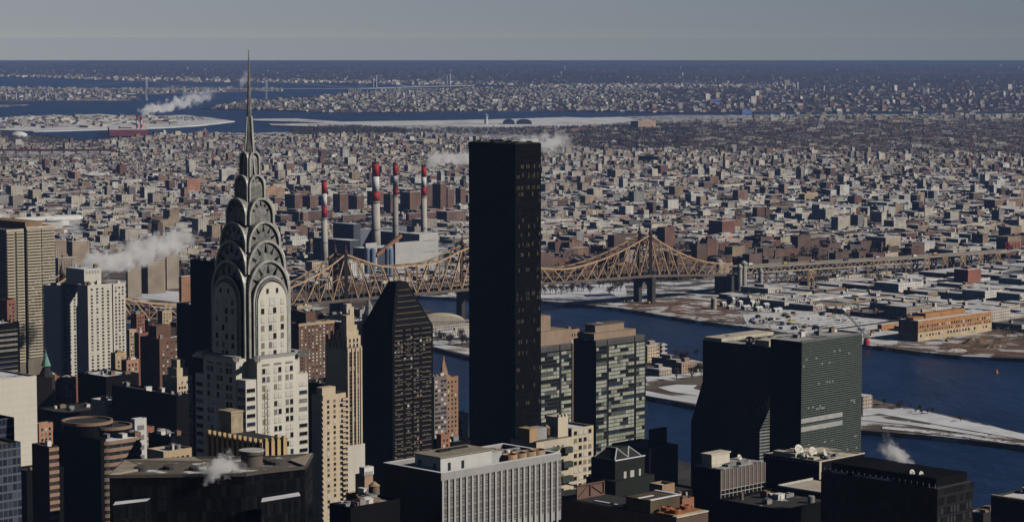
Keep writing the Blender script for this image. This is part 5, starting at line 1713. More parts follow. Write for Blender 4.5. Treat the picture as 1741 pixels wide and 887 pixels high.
for sx in (-1, 1):
    for sy in (-1, 1):
        for ax in (0, 1):
            p = Vector((sx * (9.6 if ax else 15.2), sy * (15.2 if ax else 9.6), CZ(216.5)))
            d = Vector((sx * .75, sy * .75, .12))
            g = MB().bar(p, p + d * 3.0, 1.3, 1.5).bar(p + d * 2.6, p + d * 3.9 + Vector((0, 0, -.5)), .8, .9)
            g.bar(p + d * .6 + Vector((-sy * .9, sx * .9, .3)), p + d * .6 + Vector((sy * .9, -sx * .9, .3)), .5, 1.4)
            g.build("eagle_gargoyle", CROWN_RIM, ch)
sp_ = MB().lathe([(2.3, CZ(288)), (2.05, CZ(293)), (1.55, CZ(297)), (1.15, CZ(304)), (.75, CZ(313)), (.4, CZ(322)), (.12, CZ(331))], 8, a0=math.pi / 8)
spire = sp_.build("spire", CROWN, ch)
fn = MB()
for k in range(4):
    t = k * math.pi / 2
    c, s = math.cos(t), math.sin(t)
    for z0, z1, r0, r1_ in ((284, 296, 3.0, 1.6), (292, 306, 2.2, 1.15)):
        fn.bar((c * r0, s * r0, CZ(z0)), (c * r1_, s * r1_, CZ(z1)), .55, .55)
fn.build("spire_fin", CROWN_RIM, spire)
class Face: pass
CW = Bld.__new__(Bld); CW.root, CW.w = ch, []
pairpick = pick(2.2, .8, 1.6, 4.2, .3)
def cw(face, t, z, w, h, e, pk=pairpick):
    # local frame is centred: 'R' looks along -Y, 'L' along -X (its t runs along +Y)
    CW.w.append((face, t, CZ(z) - h / 2, w, h, pk(), -e))
for face in ("R", "L"):
    for s in (-1, 1):
        cw(face, s * 2.3, 241.6, 1.1, 1.7, 12.6, pick(1))
        for k in range(7):
            cw(face, s * 4.7, 237.4 - k * 3.2, 1.5, 2.0, 12.6)
            if k:
                cw(face, s * 1.05, 237.4 - k * 3.2, 1.5, 2.1, 12.6)
        for k in range(8):
            cw(face, s * 9.05, 238 - k * 3.1, 1.0, 2.0, 10.2, pick(3, 2, 1, 1))
        for j, t in enumerate((-5.6, 0, 5.6)):
            for k in range(14):
                cw(face, t + s * 1.05, 212.2 - k * 3.15, 1.45, 1.9, 15.32)
        for k in range(13):
            cw(face, s * 12.6, 205.6 - k * 3.15, 3.9, 1.35, 15.0, pick(4, 1, 1.5, 1))
    cw(face, 0, 237.6, 2.6, 2.8, 12.6, pick(0, 1, 0, 2))
    for j, t in enumerate((-5.6, 0, 5.6)):
        CW.w.append((face, t, CZ(214.3), 3.4, .5, 2, -15.32))
CW.w = [(f, t, z, w, h, st, off) for f, t, z, w, h, st, off in CW.w]
CW.w.sort(key=lambda q: 0 if q[0] == 'R' else 1)
_srt = CW.w
items, protos = [], {}
for face, t, z, w, h, st, off in _srt:
    key = (round(w, 2), round(h, 2), st)
    if key not in protos:
        p = MB(); p.box(-w / 2, w / 2, -.1, .05, 0, h, st); p.box(-w / 2 - .1, w / 2 + .1, -.2, .05, -.16, 0, 5)
        protos[key] = p
    items.append((key, protos[key], (t, off, z) if face == 'R' else (off, t, z), 0 if face == 'R' else -math.pi / 2))
emit(ch, "window", items, WMATS)

# ------------------------------------------------------------------ helper for plain towers
def tower(name, label, cat, xl, xc, xr, yt, D, wall, roof=ROOF_HALF, Rw=None, Lw=None, yb=880, kit=4, group=None, th=45, par=1.0, tiers=(), limit=100):
    """Rw / Lw: (columns, floor height, width, height, picker[, margin, skip])."""
    B = Bld(name, label, cat, xl, xc, xr, yt, D, th, G0, group)
    B.shell(wall, roof, par=par)
    zb = max(2.0, B.z(yb) - 12)
    for face, spec, L in (('R', Rw, B.b), ('L', Lw, B.a)):
        if spec:
            nc, fh, ww, wh, pk = spec[:5]
            mg = spec[5] if len(spec) > 5 else 1.0
            sk = spec[6] if len(spec) > 6 else 0.0
            nr = max(1, int((B.h - 2.2 - zb) / fh))
            B.grid(face, mg, L - mg, B.h - 2.2 - nr * fh, B.h - 2.2, nc, nr, ww, wh, pk, sk)
    B.windows(limit)
    if kit:
        roof_kit(B, B.h - par, int(kit * 1.9 + .5))
    return B

# ------------------------------------------------------------------ far left group
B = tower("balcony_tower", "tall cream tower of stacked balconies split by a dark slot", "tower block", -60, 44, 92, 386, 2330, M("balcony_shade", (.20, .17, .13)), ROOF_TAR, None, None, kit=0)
m_items, pr = [], MB().box(0, 4.6, -1.5, 0, 0, 1.25)
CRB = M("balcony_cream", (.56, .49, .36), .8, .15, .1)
fl = 2.8
protoL = {}
for k in range(44):
    z = B.h - 4 - k * fl
    for x0, x1 in ((0.5, B.b * .50), (B.b * .53, B.b - .3)):
        key = round(x1 - x0, 1)
        if key not in protoL:
            protoL[key] = MB().box(0, x1 - x0, -1.4, 0, 0, 1.2)
        m_items.append((("R", key), protoL[key], (x0, 0, z), 0.0))
    for y0, y1 in ((5.5, 14), (17, 27), (30, 40)):
        if y1 < B.a:
            key = ("L", y1 - y0)
            if key not in protoL:
                protoL[key] = MB().box(-1.4, 0, 0, y1 - y0, 0, 1.2)
            m_items.append((key, protoL[key], (0, y0, z), 0.0))
emit(B.root, "balcony", m_items, [CRB])
B.grid('R', .8, B.b - .5, B.h - 4 - 43 * fl, B.h - 3, 8, 43, 1.6, 1.3, pick(4, 1, 1.5, 1, .5))
B.windows()
MB().box(B.b * .02, B.b * .35, 2, B.a * .5, B.h, B.h + 4.5).box(B.b * .4, B.b * .75, 8, B.a * .7, B.h, B.h + 4.2).build("roof_storey", M("brown_penthouse", (.30, .19, .11)), B.root)
MB().box(.2, B.b - .2, -.5, .2, B.h - 2.2, B.h + .3).build("cornice", CRB, B.root)
# second wing of the same tower, set forward across the slot
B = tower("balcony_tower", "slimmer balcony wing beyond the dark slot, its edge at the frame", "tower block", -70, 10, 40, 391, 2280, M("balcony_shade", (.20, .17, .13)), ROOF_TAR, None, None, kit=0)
m_items = []
w1 = B.b
prx = MB().box(0, w1 * .42, -1.4, 0, 0, 1.2)
for k in range(44):
    m_items.append((1, prx, (.3, 0, B.h - 4 - k * fl), 0)); m_items.append((1, prx, (w1 * .55, 0, B.h - 4 - k * fl), 0))
emit(B.root, "balcony", m_items, [CRB])
MB().box(.2, B.b - .2, -.5, .2, B.h - 2.2, B.h + .3).build("cornice", CRB, B.root)

WT = M("white_tower_panel", (.62, .585, .51), .8, .10, .08)
wsp = (2, 2.75, 2.3, 1.5, pick(6, 2, 1, .4, .3), 1.6)
tower("white_tower", "white apartment tower with dark shaded flank, first of three joined slabs", "tower block", 73, 103, 133, 487, 2030, WT, ROOF_SNOW, (3, 2.75, 1.9, 1.45, DARKISH, 1.5), None, 660, 3, "joined white slabs with steam behind")
B = tower("white_tower", "broad white apartment tower carrying the pale machine storey", "tower block", 131, 149, 190, 485, 2000, WT, ROOF_SNOW, (4, 2.75, 2.0, 1.45, DARKISH, 1.2), None, 660, 2, "joined white slabs with steam behind")
x0, x1 = B.x(110, 480), B.x(172, 480)
tower("white_tower", "narrow white slab end beside the broad white tower", "tower block", 186, 192, 213, 482, 2030, WT, ROOF_SNOW, (3, 2.75, 1.7, 1.45, DARKISH, 1.0), None, 640, 2, "joined white slabs with steam behind")
P = Bld("machine_storey", "pale windowless machine storey above the joined white slabs", "roof block", 112, 143, 172, 459, 2015)
zlo = P.z(486)
P.box("wall", WT, z0=zlo); MB().box(-.3, P.b + .3, -.3, P.a + .3, P.h, P.h + .6).build("roof", ROOF_SNOW, P.root)
for q in range(5):
    MB().box(P.b * (.1 + .17 * q), P.b * (.2 + .17 * q), -.15, 0, P.h - 3.5, P.h - 1).build("louvre", GREYST, P.root)
roof_kit(P, P.h + .6, 3)

tower("dark_slab", "dark office slab with faint pale floor bands beneath the balcony tower", "office block", -60, -8, 33, 551, 1650, NEARBLACK, ROOF_SNOW, (1, 3.6, 15.5, 1.3, pick(1, 1, 3), .6), None, 640, 3)
tower("brick_house", "small red brick tower with a chimney by the balcony tower", "apartment block", -50, 12, 27, 510, 1900, REDB, ROOF_TAR, (2, 3, 1.4, 1.6, MIXED), None, 560, 1)
B = tower("blank_wall_block", "plain cream block with a blank sunlit wall and snowy roof", "office block", -230, -60, 62, 652, 1400, M("cream_panel", (.64, .60, .52), .8, .06, .03), ROOF_SNOW, None, None, kit=5)
j = MB()
for k in range(12):
    j.box(.5, B.b - .5, -.03, 0, B.h - 4 - k * 4.2, B.h - 3.93 - k * 4.2)
j.build("panel_joint", M("joint_dull_cream", (.42, .39, .33)), B.root)  # joint strips in a darker cream than the panels
tower("glass_block", "blue grey glass block with fine white mullions at the frame edge", "office block", -160, -30, 35, 759, 900, M_curtain("blue_grey_curtain", (.11, .12, .15), (.035, .042, .062), 3.2, 2.1, .24), ROOF_TAR, None, None, kit=2)
tower("glass_block", "smaller blue glass upper block standing above the mullioned one", "office block", -120, -25, 24, 715, 935, M_curtain("blue_dark_curtain", (.07, .08, .12), (.025, .03, .05), 3.2, 1.8, .3), ROOF_TAR, None, None, kit=2)
tower("band_tower", "slim dark tower with short tan bands on its sunny edge", "office block", 54, 83, 99, 759, 1150, DKBROWN, ROOF_SNOW, None, None, kit=1)
B = Bld("x", "x", "x", 54, 83, 99, 759, 1150); root = B.root
tgt = [o for o in COL.objects if o.name.startswith("band_tower")][-1]
it, pr = [], MB().box(0, B.b + .2, -.25, 0.02, 0, 1.7)
for k in range(12):
    it.append((0, pr, (0, 0, B.h - 2.4 - k * 3.6), 0))
emit(tgt, "spandrel", it, [M("tan_spandrel", (.36, .24, .17))])
bpy.data.objects.remove(root)

for xl, xc, xr, yt, lab in ((62, 85, 101, 640, "red brick apartment slab beside the blank cream wall"), (97, 107, 132, 643, "broader red brick slab next to its slim twin")):
    tower("brick_slab", lab, "apartment block", xl, xc, xr, yt, 1700, REDB, ROOF_TAR, (3, 2.9, 1.3, 1.5, pick(2, 1, 2, 3), .8), None, 700, 3, "red brick slabs by the blank wall")
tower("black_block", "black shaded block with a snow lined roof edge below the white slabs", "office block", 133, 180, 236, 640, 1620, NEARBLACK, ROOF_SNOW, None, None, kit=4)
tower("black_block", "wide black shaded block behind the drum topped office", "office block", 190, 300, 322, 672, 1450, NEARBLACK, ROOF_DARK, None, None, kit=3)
tower("tan_house", "little tan stepped house in sun between white slabs and brown tower", "apartment block", 188, 196, 214, 600, 1750, TANB, ROOF_TAR, (2, 3, 1.4, 1.5, MIXED), None, 640, 1)
tower("tan_house", "small orange tan house touching the shaded brown tower", "apartment block", 206, 215, 236, 612, 1700, M("orange_tan", (.45, .25, .16)), ROOF_TAR, (3, 3, 1.4, 1.5, MIXED), None, 640, 1)
B = tower("pale_rooftop_house", "pale house with a dark gable among the black roofs", "house", 155, 178, 206, 681, 1500, WT, ROOF_SNOW, (2, 3.5, 1.2, 1.6, DARKISH, 2), None, 690, 1)
B = tower("brown_tower", "brown brick tower with snow edged roof and dark flank", "apartment block", 238, 271, 320, 576, 1900, BROWN, ROOF_SNOW, (6, 2.9, 1.5, 1.3, pick(3, .6, 2, 2.4), 1.5, .25), None, 650, 2)
MB().box(B.b * .1, B.b * .6, B.a * .3, B.a * .7, B.h - 1, B.h + 9).build("roof_bulkhead", BROWN, B.root)
MB().box(B.b * .65, B.b * .9, B.a * .5, B.a * .9, B.h - 1, B.h + 6).build("roof_bulkhead", DKBROWN, B.root)
for xl, xc, xr, yt, D, mat, lab in ((222, 232, 246, 534, 2200, REDB, "rust brick row house under the bridge end"), (244, 252, 268, 545, 2250, DKBROWN, "dark stepped brick house under the bridge end"), (268, 276, 292, 528, 2320, TANB, "tan brick house below the truss bridge end"), (290, 300, 324, 548, 2250, BROWN, "brown brick house behind the snow edged tower"), (216, 220, 232, 560, 2150, TANB, "tan narrow house just beside the white slab end"), (228, 236, 252, 566, 2100, REDB, "red narrow house before the brown tower flank")):
    tower("row_house", lab, "house", xl, xc, xr, yt, D, mat, ROOF_TAR, (3, 3.1, 1.4, 1.5, MIXED, .6), None, 600, 1)
B = tower("stepped_tower", "cream stepped tower with punched windows beside the steel crowned skyscraper", "apartment block", 276, 301, 327, 641, 1500, BEIGE, ROOF_HALF, (5, 3.0, 1.3, 1.5, pick(3, 1, 1, 1.5), .8), (4, 3.0, 1.3, 1.5, DARKISH), 730, 1)
MB().box(B.b * .18, B.b * .92, B.a * .2, B.a * .8, B.h - 1, B.h + 5).box(B.b * .3, B.b * .8, B.a * .3, B.a * .7, B.h + 5, B.h + 10).build("upper_step", BEIGE, B.root)
p = at(78, 614, 1650)
st = empty("church_spire", (p.x, 1650, G0), 0, "dark church spire tipped with green copper below the white slabs", "church")
H = p.z - G0 + 6
MB().box(-5, 5, -5, 5, 0, H - 16).build("tower", DARKB, st)
MB().lathe([(5.2, H - 16), (2.4, H - 10)], 8).build("belfry", DARKB, st)
MB().lathe([(3.4, H - 9), (2.0, H - 5), (.3, H), (.05, H + 3)], 8).build("copper_cap", COPPER, st)
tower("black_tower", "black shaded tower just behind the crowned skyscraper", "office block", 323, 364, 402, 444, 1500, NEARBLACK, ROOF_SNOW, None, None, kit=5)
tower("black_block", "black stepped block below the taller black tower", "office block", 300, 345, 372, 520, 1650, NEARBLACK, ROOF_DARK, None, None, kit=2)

# drum topped office with curved corner bands
B = Bld("curved_office", "brown office with rounded banded corner and ringed rooftop drum", "office block", 92, 172, 250, 752, 1260)
def rounded(x0, x1, y0, y1, r, n=8):
    pts = []
    for cx, cy, a0 in ((x1 - r, y0 + r, -90), (x1 - r, y1 - r, 0), (x0 + r, y1 - r, 90), (x0 + r, y0 + r, 180)):
        for k in range(n + 1):
            t = R(a0 + 90 * k / n)
            pts.append((cx + r * math.cos(t), cy + r * math.sin(t)))
    return pts
rp = rounded(0, B.b, 0, B.a, 7)
OFB = M("office_brown", (.30, .205, .145), .8, .15, .1)
MB().prism(rounded(.5, B.b - .5, .5, B.a - .5, 7), 0, B.h - .5).build("glazing", M_curtain("office_glazing", (.03, .03, .03), (.03, .035, .045), 40, 1.6, .01), B.root)
it, pr = [], MB().prism(rp, 0, 1.9, bottom=True)
for k in range(18):
    it.append((0, pr, (0, 0, B.h - 1.9 - k * 3.8), 0))
emit(B.root, "spandrel", it, [OFB])
MB().box(-.6, B.b * .14, 1.5, B.a + .3, 0, B.h + 1.5).box(-.6, B.b * .05, -.4, 2, 0, B.h + 1.4).build("flank_shade_slab", NEARBLACK, B.root)  # near-black slabs cover the bands, the unlit side's shade put into colour
MB().prism(rounded(1, B.b - 1, 1, B.a - 1, 6), B.h, B.h + .2).build("roof", ROOF_SNOW, B.root)
for (fx, fy, rr, hh) in ((.34, .62, 13, 8.0), (.64, .42, 11.0, 5.5)):
    c0 = (B.b * fx, B.a * fy)
    dr = MB().lathe([(rr, B.h + .2), (rr, B.h + hh - 2)], 36, c0).build("roof_drum", NEARBLACK, B.root)
    MB().lathe([(rr + .4, B.h + hh - 1.6), (rr + .4, B.h + hh), (rr - .6, B.h + hh), (rr - .6, B.h + hh - 1.4)], 36, c0).build("drum_ring", OFB, dr)
    MB().lathe([(rr - .7, B.h + hh - 1.5), (rr - .7, B.h + hh - .9)], 36, c0).build("drum_roof", ROOF_DARK, dr)
roof_kit(B, B.h + .2, 8, 2, B.b - 2, 1, B.a * .25)
tower("white_panel_block", "narrow white panelled block peeping past the curved office", "office block", 222, 229, 249, 712, 1330, M("white_panel", (.6, .6, .6), .6, .1), ROOF_SNOW, (1, 5.5, 4.5, 2.4, pick(0, 1, 2)), None, 800, 1)
tower("brick_annex", "small red brick rooftop block between curved office and black roofs", "house", 238, 246, 262, 726, 1380, REDB, ROOF_SNOW, (2, 3, 1.3, 1.3, MIXED), None, 760, 1)
B = tower("tan_low_block", "low tan block with dark flank before the crowned skyscraper", "house", 250, 278, 326, 767, 1120, TANB, ROOF_SNOW, (5, 3.6, 1.3, 1.6, DARKISH, 1), None, 800, 2)
tower("dark_low_block", "dark low roof with a small cream turret beside the drum office", "house", 252, 290, 318, 742, 1260, NEARBLACK, ROOF_TAR, None, None, kit=5)
tower("black_block", "dark block filling the gap under the banded slim tower", "office block", 20, 45, 110, 800, 1250, NEARBLACK, ROOF_DARK, None, None, kit=2)
tower("black_block", "black shadowed block below the red brick slabs", "office block", 60, 110, 200, 702, 1550, NEARBLACK, ROOF_DARK, None, None, kit=3)
tower("tan_stub", "ragged tan rooftop in sun beside the blank cream wall", "house", 58, 66, 90, 720, 1480, M("orange_tan", (.45, .25, .16)), ROOF_TAR, (3, 3.2, 1.4, 1.6, MIXED), None, 760, 1)

# ------------------------------------------------------------------ fluted top tower and black angular tower before it
B = Bld("buttress_tower", "tan tower with dark slotted buttress crown before the crowned skyscraper", "skyscraper", 346, 441, 492, 752, 820)
LIME = M("golden_limestone", (.60, .43, .22), .85, .18, .15)
B.box("wall", M("buttress_dark_wall", (.09, .055, .035)), 1.2, B.b, 1.2, B.a, 0, B.h - .5)
MB().box(1, B.b, 1, B.a, B.h - .5, B.h - .2).build("roof", ROOF_DARK, B.root)
it = []
n = 5
pr = MB().box(0, B.b / n * .55, 0, 1.2, 0, B.h).box(B.b / n * .1, B.b / n * .45, .2, 1.4, B.h, B.h + 1.0)
for k in range(n):
    it.append(("R", pr, (B.b * k / n, 0, 0), 0))
n = 11
pr2 = MB().box(0, 1.2, 0, B.a / n * .5, 0, B.h).box(.2, 1.4, B.a / n * .1, B.a / n * .42, B.h, B.h + 1.0)
for k in range(n):
    it.append(("L", pr2, (0, B.a * k / n, 0), 0))
emit(B.root, "buttress", it, [LIME])
th_ = Bld("x", "x", "x", 372, 393, 413, 702, 840)
hx = empty("tank_house", th_.root.location, th_.root.rotation_euler[2], "weathered tan tank house rising over the buttress crown", "tank house")
bpy.data.objects.remove(th_.root)
MB().box(0, th_.b, 0, th_.a, 0, th_.h).build("wall", M("tank_house_tan", (.44, .36, .24), .85, .35, .3), hx)
MB().box(-.3, th_.b + .3, -.3, th_.a + .3, th_.h, th_.h + .5).build("cornice", M("tank_house_tan", (.44, .36, .24)), hx)
p = at(412, 660, 860)
mast = empty("lattice_mast", (p.x, 860, G0), 0, "thin lattice mast on the buttress tower roof", "mast")
zl = zat(735, 860) - G0
m = MB()
for k in range(10):
    z0, z1 = zl + (p.z - G0 - zl) * k / 10, zl + (p.z - G0 - zl) * (k + 1) / 10
    for a_, b_ in ((-.5, .5), (.5, -.5)):
        m.bar((a_, 0, z0), (b_, 0, z1), .12); m.bar((a_, 0, z0), (a_, 0, z1), .16)
m.build("lattice", BLACK, mast)
q = at(452, 662, 850)
mast = empty("lattice_mast", (q.x, 850, G0), 0, "rusty lattice mast before the white brick wall", "mast")
zl = zat(745, 850) - G0
m = MB()
for k in range(9):
    z0, z1 = zl + (q.z - G0 - zl) * k / 9, zl + (q.z - G0 - zl) * (k + 1) / 9
    for a_, b_ in ((-.6, .6), (.6, -.6)):
        m.bar((a_, 0, z0), (b_, 0, z1), .12); m.bar((a_, 0, z0), (a_, 0, z1), .17)
m.build("lattice", M("rusty_steel", (.14, .08, .05)), mast)

ZP = zat(808, 700)
def onz(px, py, Z): 
    v = gnd(px, py, Z); return (v.x, v.y)
op = [onz(*q, ZP) for q in ((186, 811), (417, 808), (442, 804), (518, 796), (531, 774), (470, 778), (330, 780), (213, 785))]
ox, oy = op[1]
loc = [(x - ox, y - oy) for x, y in op]
pk = empty("black_angular_tower", (ox, oy, G0), 0, "black glass tower with chamfered corners and flat snow streaked roof", "skyscraper")
BG = M_curtain("black_curtain", (.008, .008, .009), (.007, .007, .008), 3.8, 1.5, .12, .3, .06)
MB().prism(loc, 0, ZP - G0).build("wall", BG, pk)
cxm, cym = sum(p[0] for p in loc) / 8, sum(p[1] for p in loc) / 8
inn = [((p[0] - cxm) * .97 + cxm, (p[1] - cym) * .97 + cym) for p in loc]
MB().prism(inn, ZP - G0, ZP - G0 + .25).build("roof", M_snowroof("roof_brown_snow", bare=(.12, .10, .08), amount=.42, scale=.11), pk)
m = MB()
for i in range(8):
    a, b = loc[i], loc[(i + 1) % 8]
    m.bar((a[0], a[1], ZP - G0 + .3), (b[0], b[1], ZP - G0 + .3), .7, .9)
m.build("parapet", M("dark_parapet", (.09, .08, .07)), pk)
for tri in (((186, 811), (213, 786), (245, 800)), ((518, 796), (531, 774), (492, 786)), ((330, 781), (213, 786), (345, 788))):
    MB().prism([(onz(*q, ZP)[0] - ox, onz(*q, ZP)[1] - oy) for q in tri], ZP - G0 + .26, ZP - G0 + .9).build("roof_facet", M("facet_tan", (.36, .31, .25), .9, .2, .2), pk)
c = onz(428, 792, ZP); c = (c[0] - ox, c[1] - oy)
dr = MB().lathe([(3.2, ZP - G0), (3.2, ZP - G0 + 3.2), (3.6, ZP - G0 + 3.8), (3.6, ZP - G0 + 4.6), (2.9, ZP - G0 + 4.6), (2.9, ZP - G0 + 3.4)], 24, c).build("cooling_tower", M("drum_brown", (.13, .11, .09)), pk)
MB().lathe([(3.75, ZP - G0 + 4.6), (3.75, ZP - G0 + 4.9), (2.9, ZP - G0 + 4.9)], 24, c).build("drum_ring", GREYLT, dr)
for px, py, r_ in ((290, 798, 2.2), (330, 800, 1.6), (365, 801, 2.4), (470, 790, 2.6), (455, 787, 1.4), (240, 800, 2.0)):
    x, y = onz(px, py, ZP)
    MB().lathe([(r_, ZP - G0 + .25), (r_, ZP - G0 + 1.2), (r_ * .7, ZP - G0 + 1.5)], 12, (x - ox, y - oy)).build("roof_vent", M("vent_dark", (.08, .075, .07)), pk)
# lower ledges of the black tower, each carrying snow
for pts in (((192, 858), (250, 851), (256, 846), (196, 852)), ((444, 853), (511, 842), (508, 836), (446, 846))):
    Z = zat(853, 690)
    m = MB().prism([(onz(*q, Z)[0] - ox, onz(*q, Z)[1] - oy) for q in pts], 0, Z - G0, 0, 1)
    m.build("snowy_ledge", [BG, SNOW], pk)

# ------------------------------------------------------------------ between crown and wedge
B = tower("brown_window_block", "brown brick block with many bright blinds and tan cornice", "apartment block", 493, 508, 568, 550, 2000, BROWN, ROOF_TAR, (9, 2.8, 1.5, 1.35, pick(2.5, .5, 1, 3.2, .6), 1.2), None, 640, 2)
MB().box(-.4, B.b + .4, -.4, .3, B.h - 2.4, B.h - .1).build("cornice", TANB, B.root)
MB().box(B.b * .25, B.b * .52, B.a * .2, B.a * .9, B.h - 1, B.h + 8).build("roof_bulkhead", BROWN, B.root)
tower("dark_block", "dark low block with snow lined roofs before the brown window block", "office block", 512, 548, 600, 652, 1650, NEARBLACK, ROOF_DARK, None, None, kit=4)
B = Bld("slim_tower", "slim tan tower with stepped pinnacle top and long window strips", "skyscraper", 553, 590, 615, 590, 1400)
B.shell(BEIGE, ROOF_TAR, z1=B.h)
s1, s2, s3, s4 = B.z(572), B.z(563), B.z(554), B.z(537)
b, a = B.b, B.a
MB().box(0, b * .92, 0, a * .75, B.h - 1, s1).box(b * .05, b * .85, a * .05, a * .5, s1, s2).box(b * .1, b * .8, a * .08, a * .4, s2, s3).build("upper_step", BEIGE, B.root)
MB().box(b * .15, b * .68, a * .12, a * .36, s3, s4).build("pinnacle", BEIGE, B.root)
MB().box(b * .5, b * .62, a * .2, a * .26, s4, s4 + 3).build("finial", BEIGE, B.root)
pz = MB()
it = []
for k, x in enumerate((.0, .30, .55, .88)):
    it.append((k, MB().box(b * x, b * x + b * .1, -.6, .02, 0, B.h - 1), (0, 0, 0), 0))
emit(B.root, "pilaster", it, [BEIGE])
it = []
prs = MB().box(0, 1.4, 0, .9, 0, 5.5)
for k in range(8):
    it.append((0, prs, (-.9, 2 + k * a / 9.0, B.h - 2 + (k % 3) * 2.4), 0))
emit(B.root, "buttress", it, [BEIGE])
zb = B.z(760)
B.grid('R', 0, 0, zb, B.h - 3, 1, 26, b * .13, 2.1, pick(4, 1, .5), 0, 0, [b * .205, b * .47, b * .72])
B.grid('R', 0, 0, B.h - 1, s1 - 1, 1, 2, 1.1, 2.0, pick(1), 0, 0, [b * .2, b * .47, b * .7])
B.windows()
B.box("podium", WT, -1, b + 1, -1.2, a, 0, B.z(757))
B = tower("balcony_block", "tan tower of punched windows with balcony stacks on both edges", "apartment block", 530, 549, 588, 672, 1330, BEIGE, ROOF_TAR, (3, 2.9, 1.6, 1.5, pick(3, 1, 1.5, .5), 1.4), None, 885, 1)
MB().box(B.b * .02, B.b * .6, 1, B.a * .6, B.h - 1, B.h + 4).build("upper_step", BEIGE, B.root)
it = []
prA, prB = MB().box(-1.6, .02, .2, 4.2, 0, 1.1), MB().box(B.b - 3.2, B.b + 1.2, -1.2, .02, 0, 1.1)
prC = MB().box(-1.7, 0, -1.3, .02, 0, 1.1)
for k in range(24):
    z = B.h - 4 - k * 2.9
    it += [("B", prB, (0, 0, z), 0), ("C", prC, (0, 0, z), 0)]
emit(B.root, "balcony", it, [BEIGE])
B.grid('R', B.b - 3, B.b - .4, B.h - 4 - 24 * 2.9, B.h - 2, 1, 24, 2.6, 1.6, pick(1)); B.windows()
# gothic stone tower and small cream tower near the bridge
p = at(627, 507, 2050)
gt = empty("gothic_tower", (p.x, 2050, G0), R(45), "pale stepped stone tower with pointed top before the bridge", "tower")
H = p.z - G0
MB().box(-5.5, 5.5, -5.5, 5.5, 0, H - 24).build("wall", SANDST, gt)
MB().box(-4, 4, -4, 4, H - 24, H - 13).build("upper_step", SANDST, gt)
MB().lathe([(4.6, H - 13), (2.8, H - 8), (3.2, H - 7.6), (1.0, H - 2), (.1, H)], 8).build("spire", M("slate_grey", (.3, .29, .28)), gt)
it = []
for k in range(9):
    it.append((0, MB().box(-.5, .5, -1.0, 0, 0, 1.6), (-3.5 + (k % 3) * 3.4, -5.5, H - 30 - (k // 3) * 7), 0))
emit(gt, "balcony", it, [SANDST])
p = at(590, 516, 2300)
gt = empty("cream_turret", (p.x, 2300, G0), R(45), "small cream turret on a white block below the bridge deck", "tower")
H = p.z - G0
MB().box(-4.5, 4.5, -4.5, 4.5, 0, H - 3).build("wall", CREAM, gt)
MB().box(-3, 3, -3, 3, H - 3, H).build("upper_step", CREAM, gt)
MB().box(-6, 12, -6, 8, 0, H - 14).build("lower_block", GREYLT, gt)
for xl, xc, xr, yt, D, mat, lab in ((494, 520, 545, 530, 2250, DKBROWN, "dark brick house with red bulkhead beneath the bridge truss"), (540, 552, 592, 536, 2200, NEARBLACK, "black house with a grey dome beneath the bridge truss"), (560, 585, 640, 548, 2150, NEARBLACK, "long black house below the cream turret"), (495, 505, 530, 520, 2450, TANB, "tan low house near the bridge end behind the crown"), (600, 612, 640, 526, 2380, GREYST, "grey snow roofed house under the bridge deck")):
    tower("row_house", lab, "house", xl, xc, xr, yt, D, mat, ROOF_SNOW, None, None, kit=3)

# ------------------------------------------------------------------ dark wedge topped tower
B = Bld("wedge_tower", "dark brown tower narrowing to a black wedge top above banded balconies", "skyscraper", 616, 667, 736, 560, 1480)
b, a = B.b, B.a
zt = B.z(484)
MB().box(0, b, 0, a, 0, B.h).build("wall", NEARBLACK, B.root)
q0 = [(0, 0), (b, 0), (b, a), (0, a)]
cx_, cy_ = b * .5, a * .5
q1 = [(cx_ + (x - cx_) * .26, cy_ + (y - cy_) * .26) for x, y in q0]
MB().frus(q0, q1, B.h, zt).build("wedge_roof", NEARBLACK, B.root)
it = []
for k in range(34):
    z = B.h - 1.5 - k * 3.0
    if z < B.z(800):
        break
    for j, (x0, x1) in enumerate(((.04, .24), (.30, .44), (.50, .64), (.70, .93))):
        it.append((j, MB().box(b * x0, b * x1, -.7, .02, 0, .75), (0, 0, z), 0))
proto_c = {}
it = [(j, proto_c.setdefault(j, pr), l, r_) for j, pr, l, r_ in it]
emit(B.root, "balcony", it, [M("balcony_dull_brown", (.10, .08, .06), .8, .3, .3)])
it = []
for k in range(7):
    f = (k + .5) / 8
    z = B.h + (zt - B.h) * f
    s_ = 1 - .74 * f
    x0 = cx_ - b * .5 * s_; x1 = cx_ + b * .5 * s_; y0 = cy_ - a * .5 * s_
    it.append((k, MB().box(x0 + 1.5, x1 - 2.5, y0 - .8, y0 + .6, 0, .6), (0, 0, z), 0))
emit(B.root, "balcony", it, [M("balcony_dull_brown", (.10, .08, .06))])
B.grid('R', 1, b - 1, B.z(790), B.h - 2, 12, 31, 1.5, 1.4, pick(14, 0, .8, .3, 2.2), .45)
B.windows()

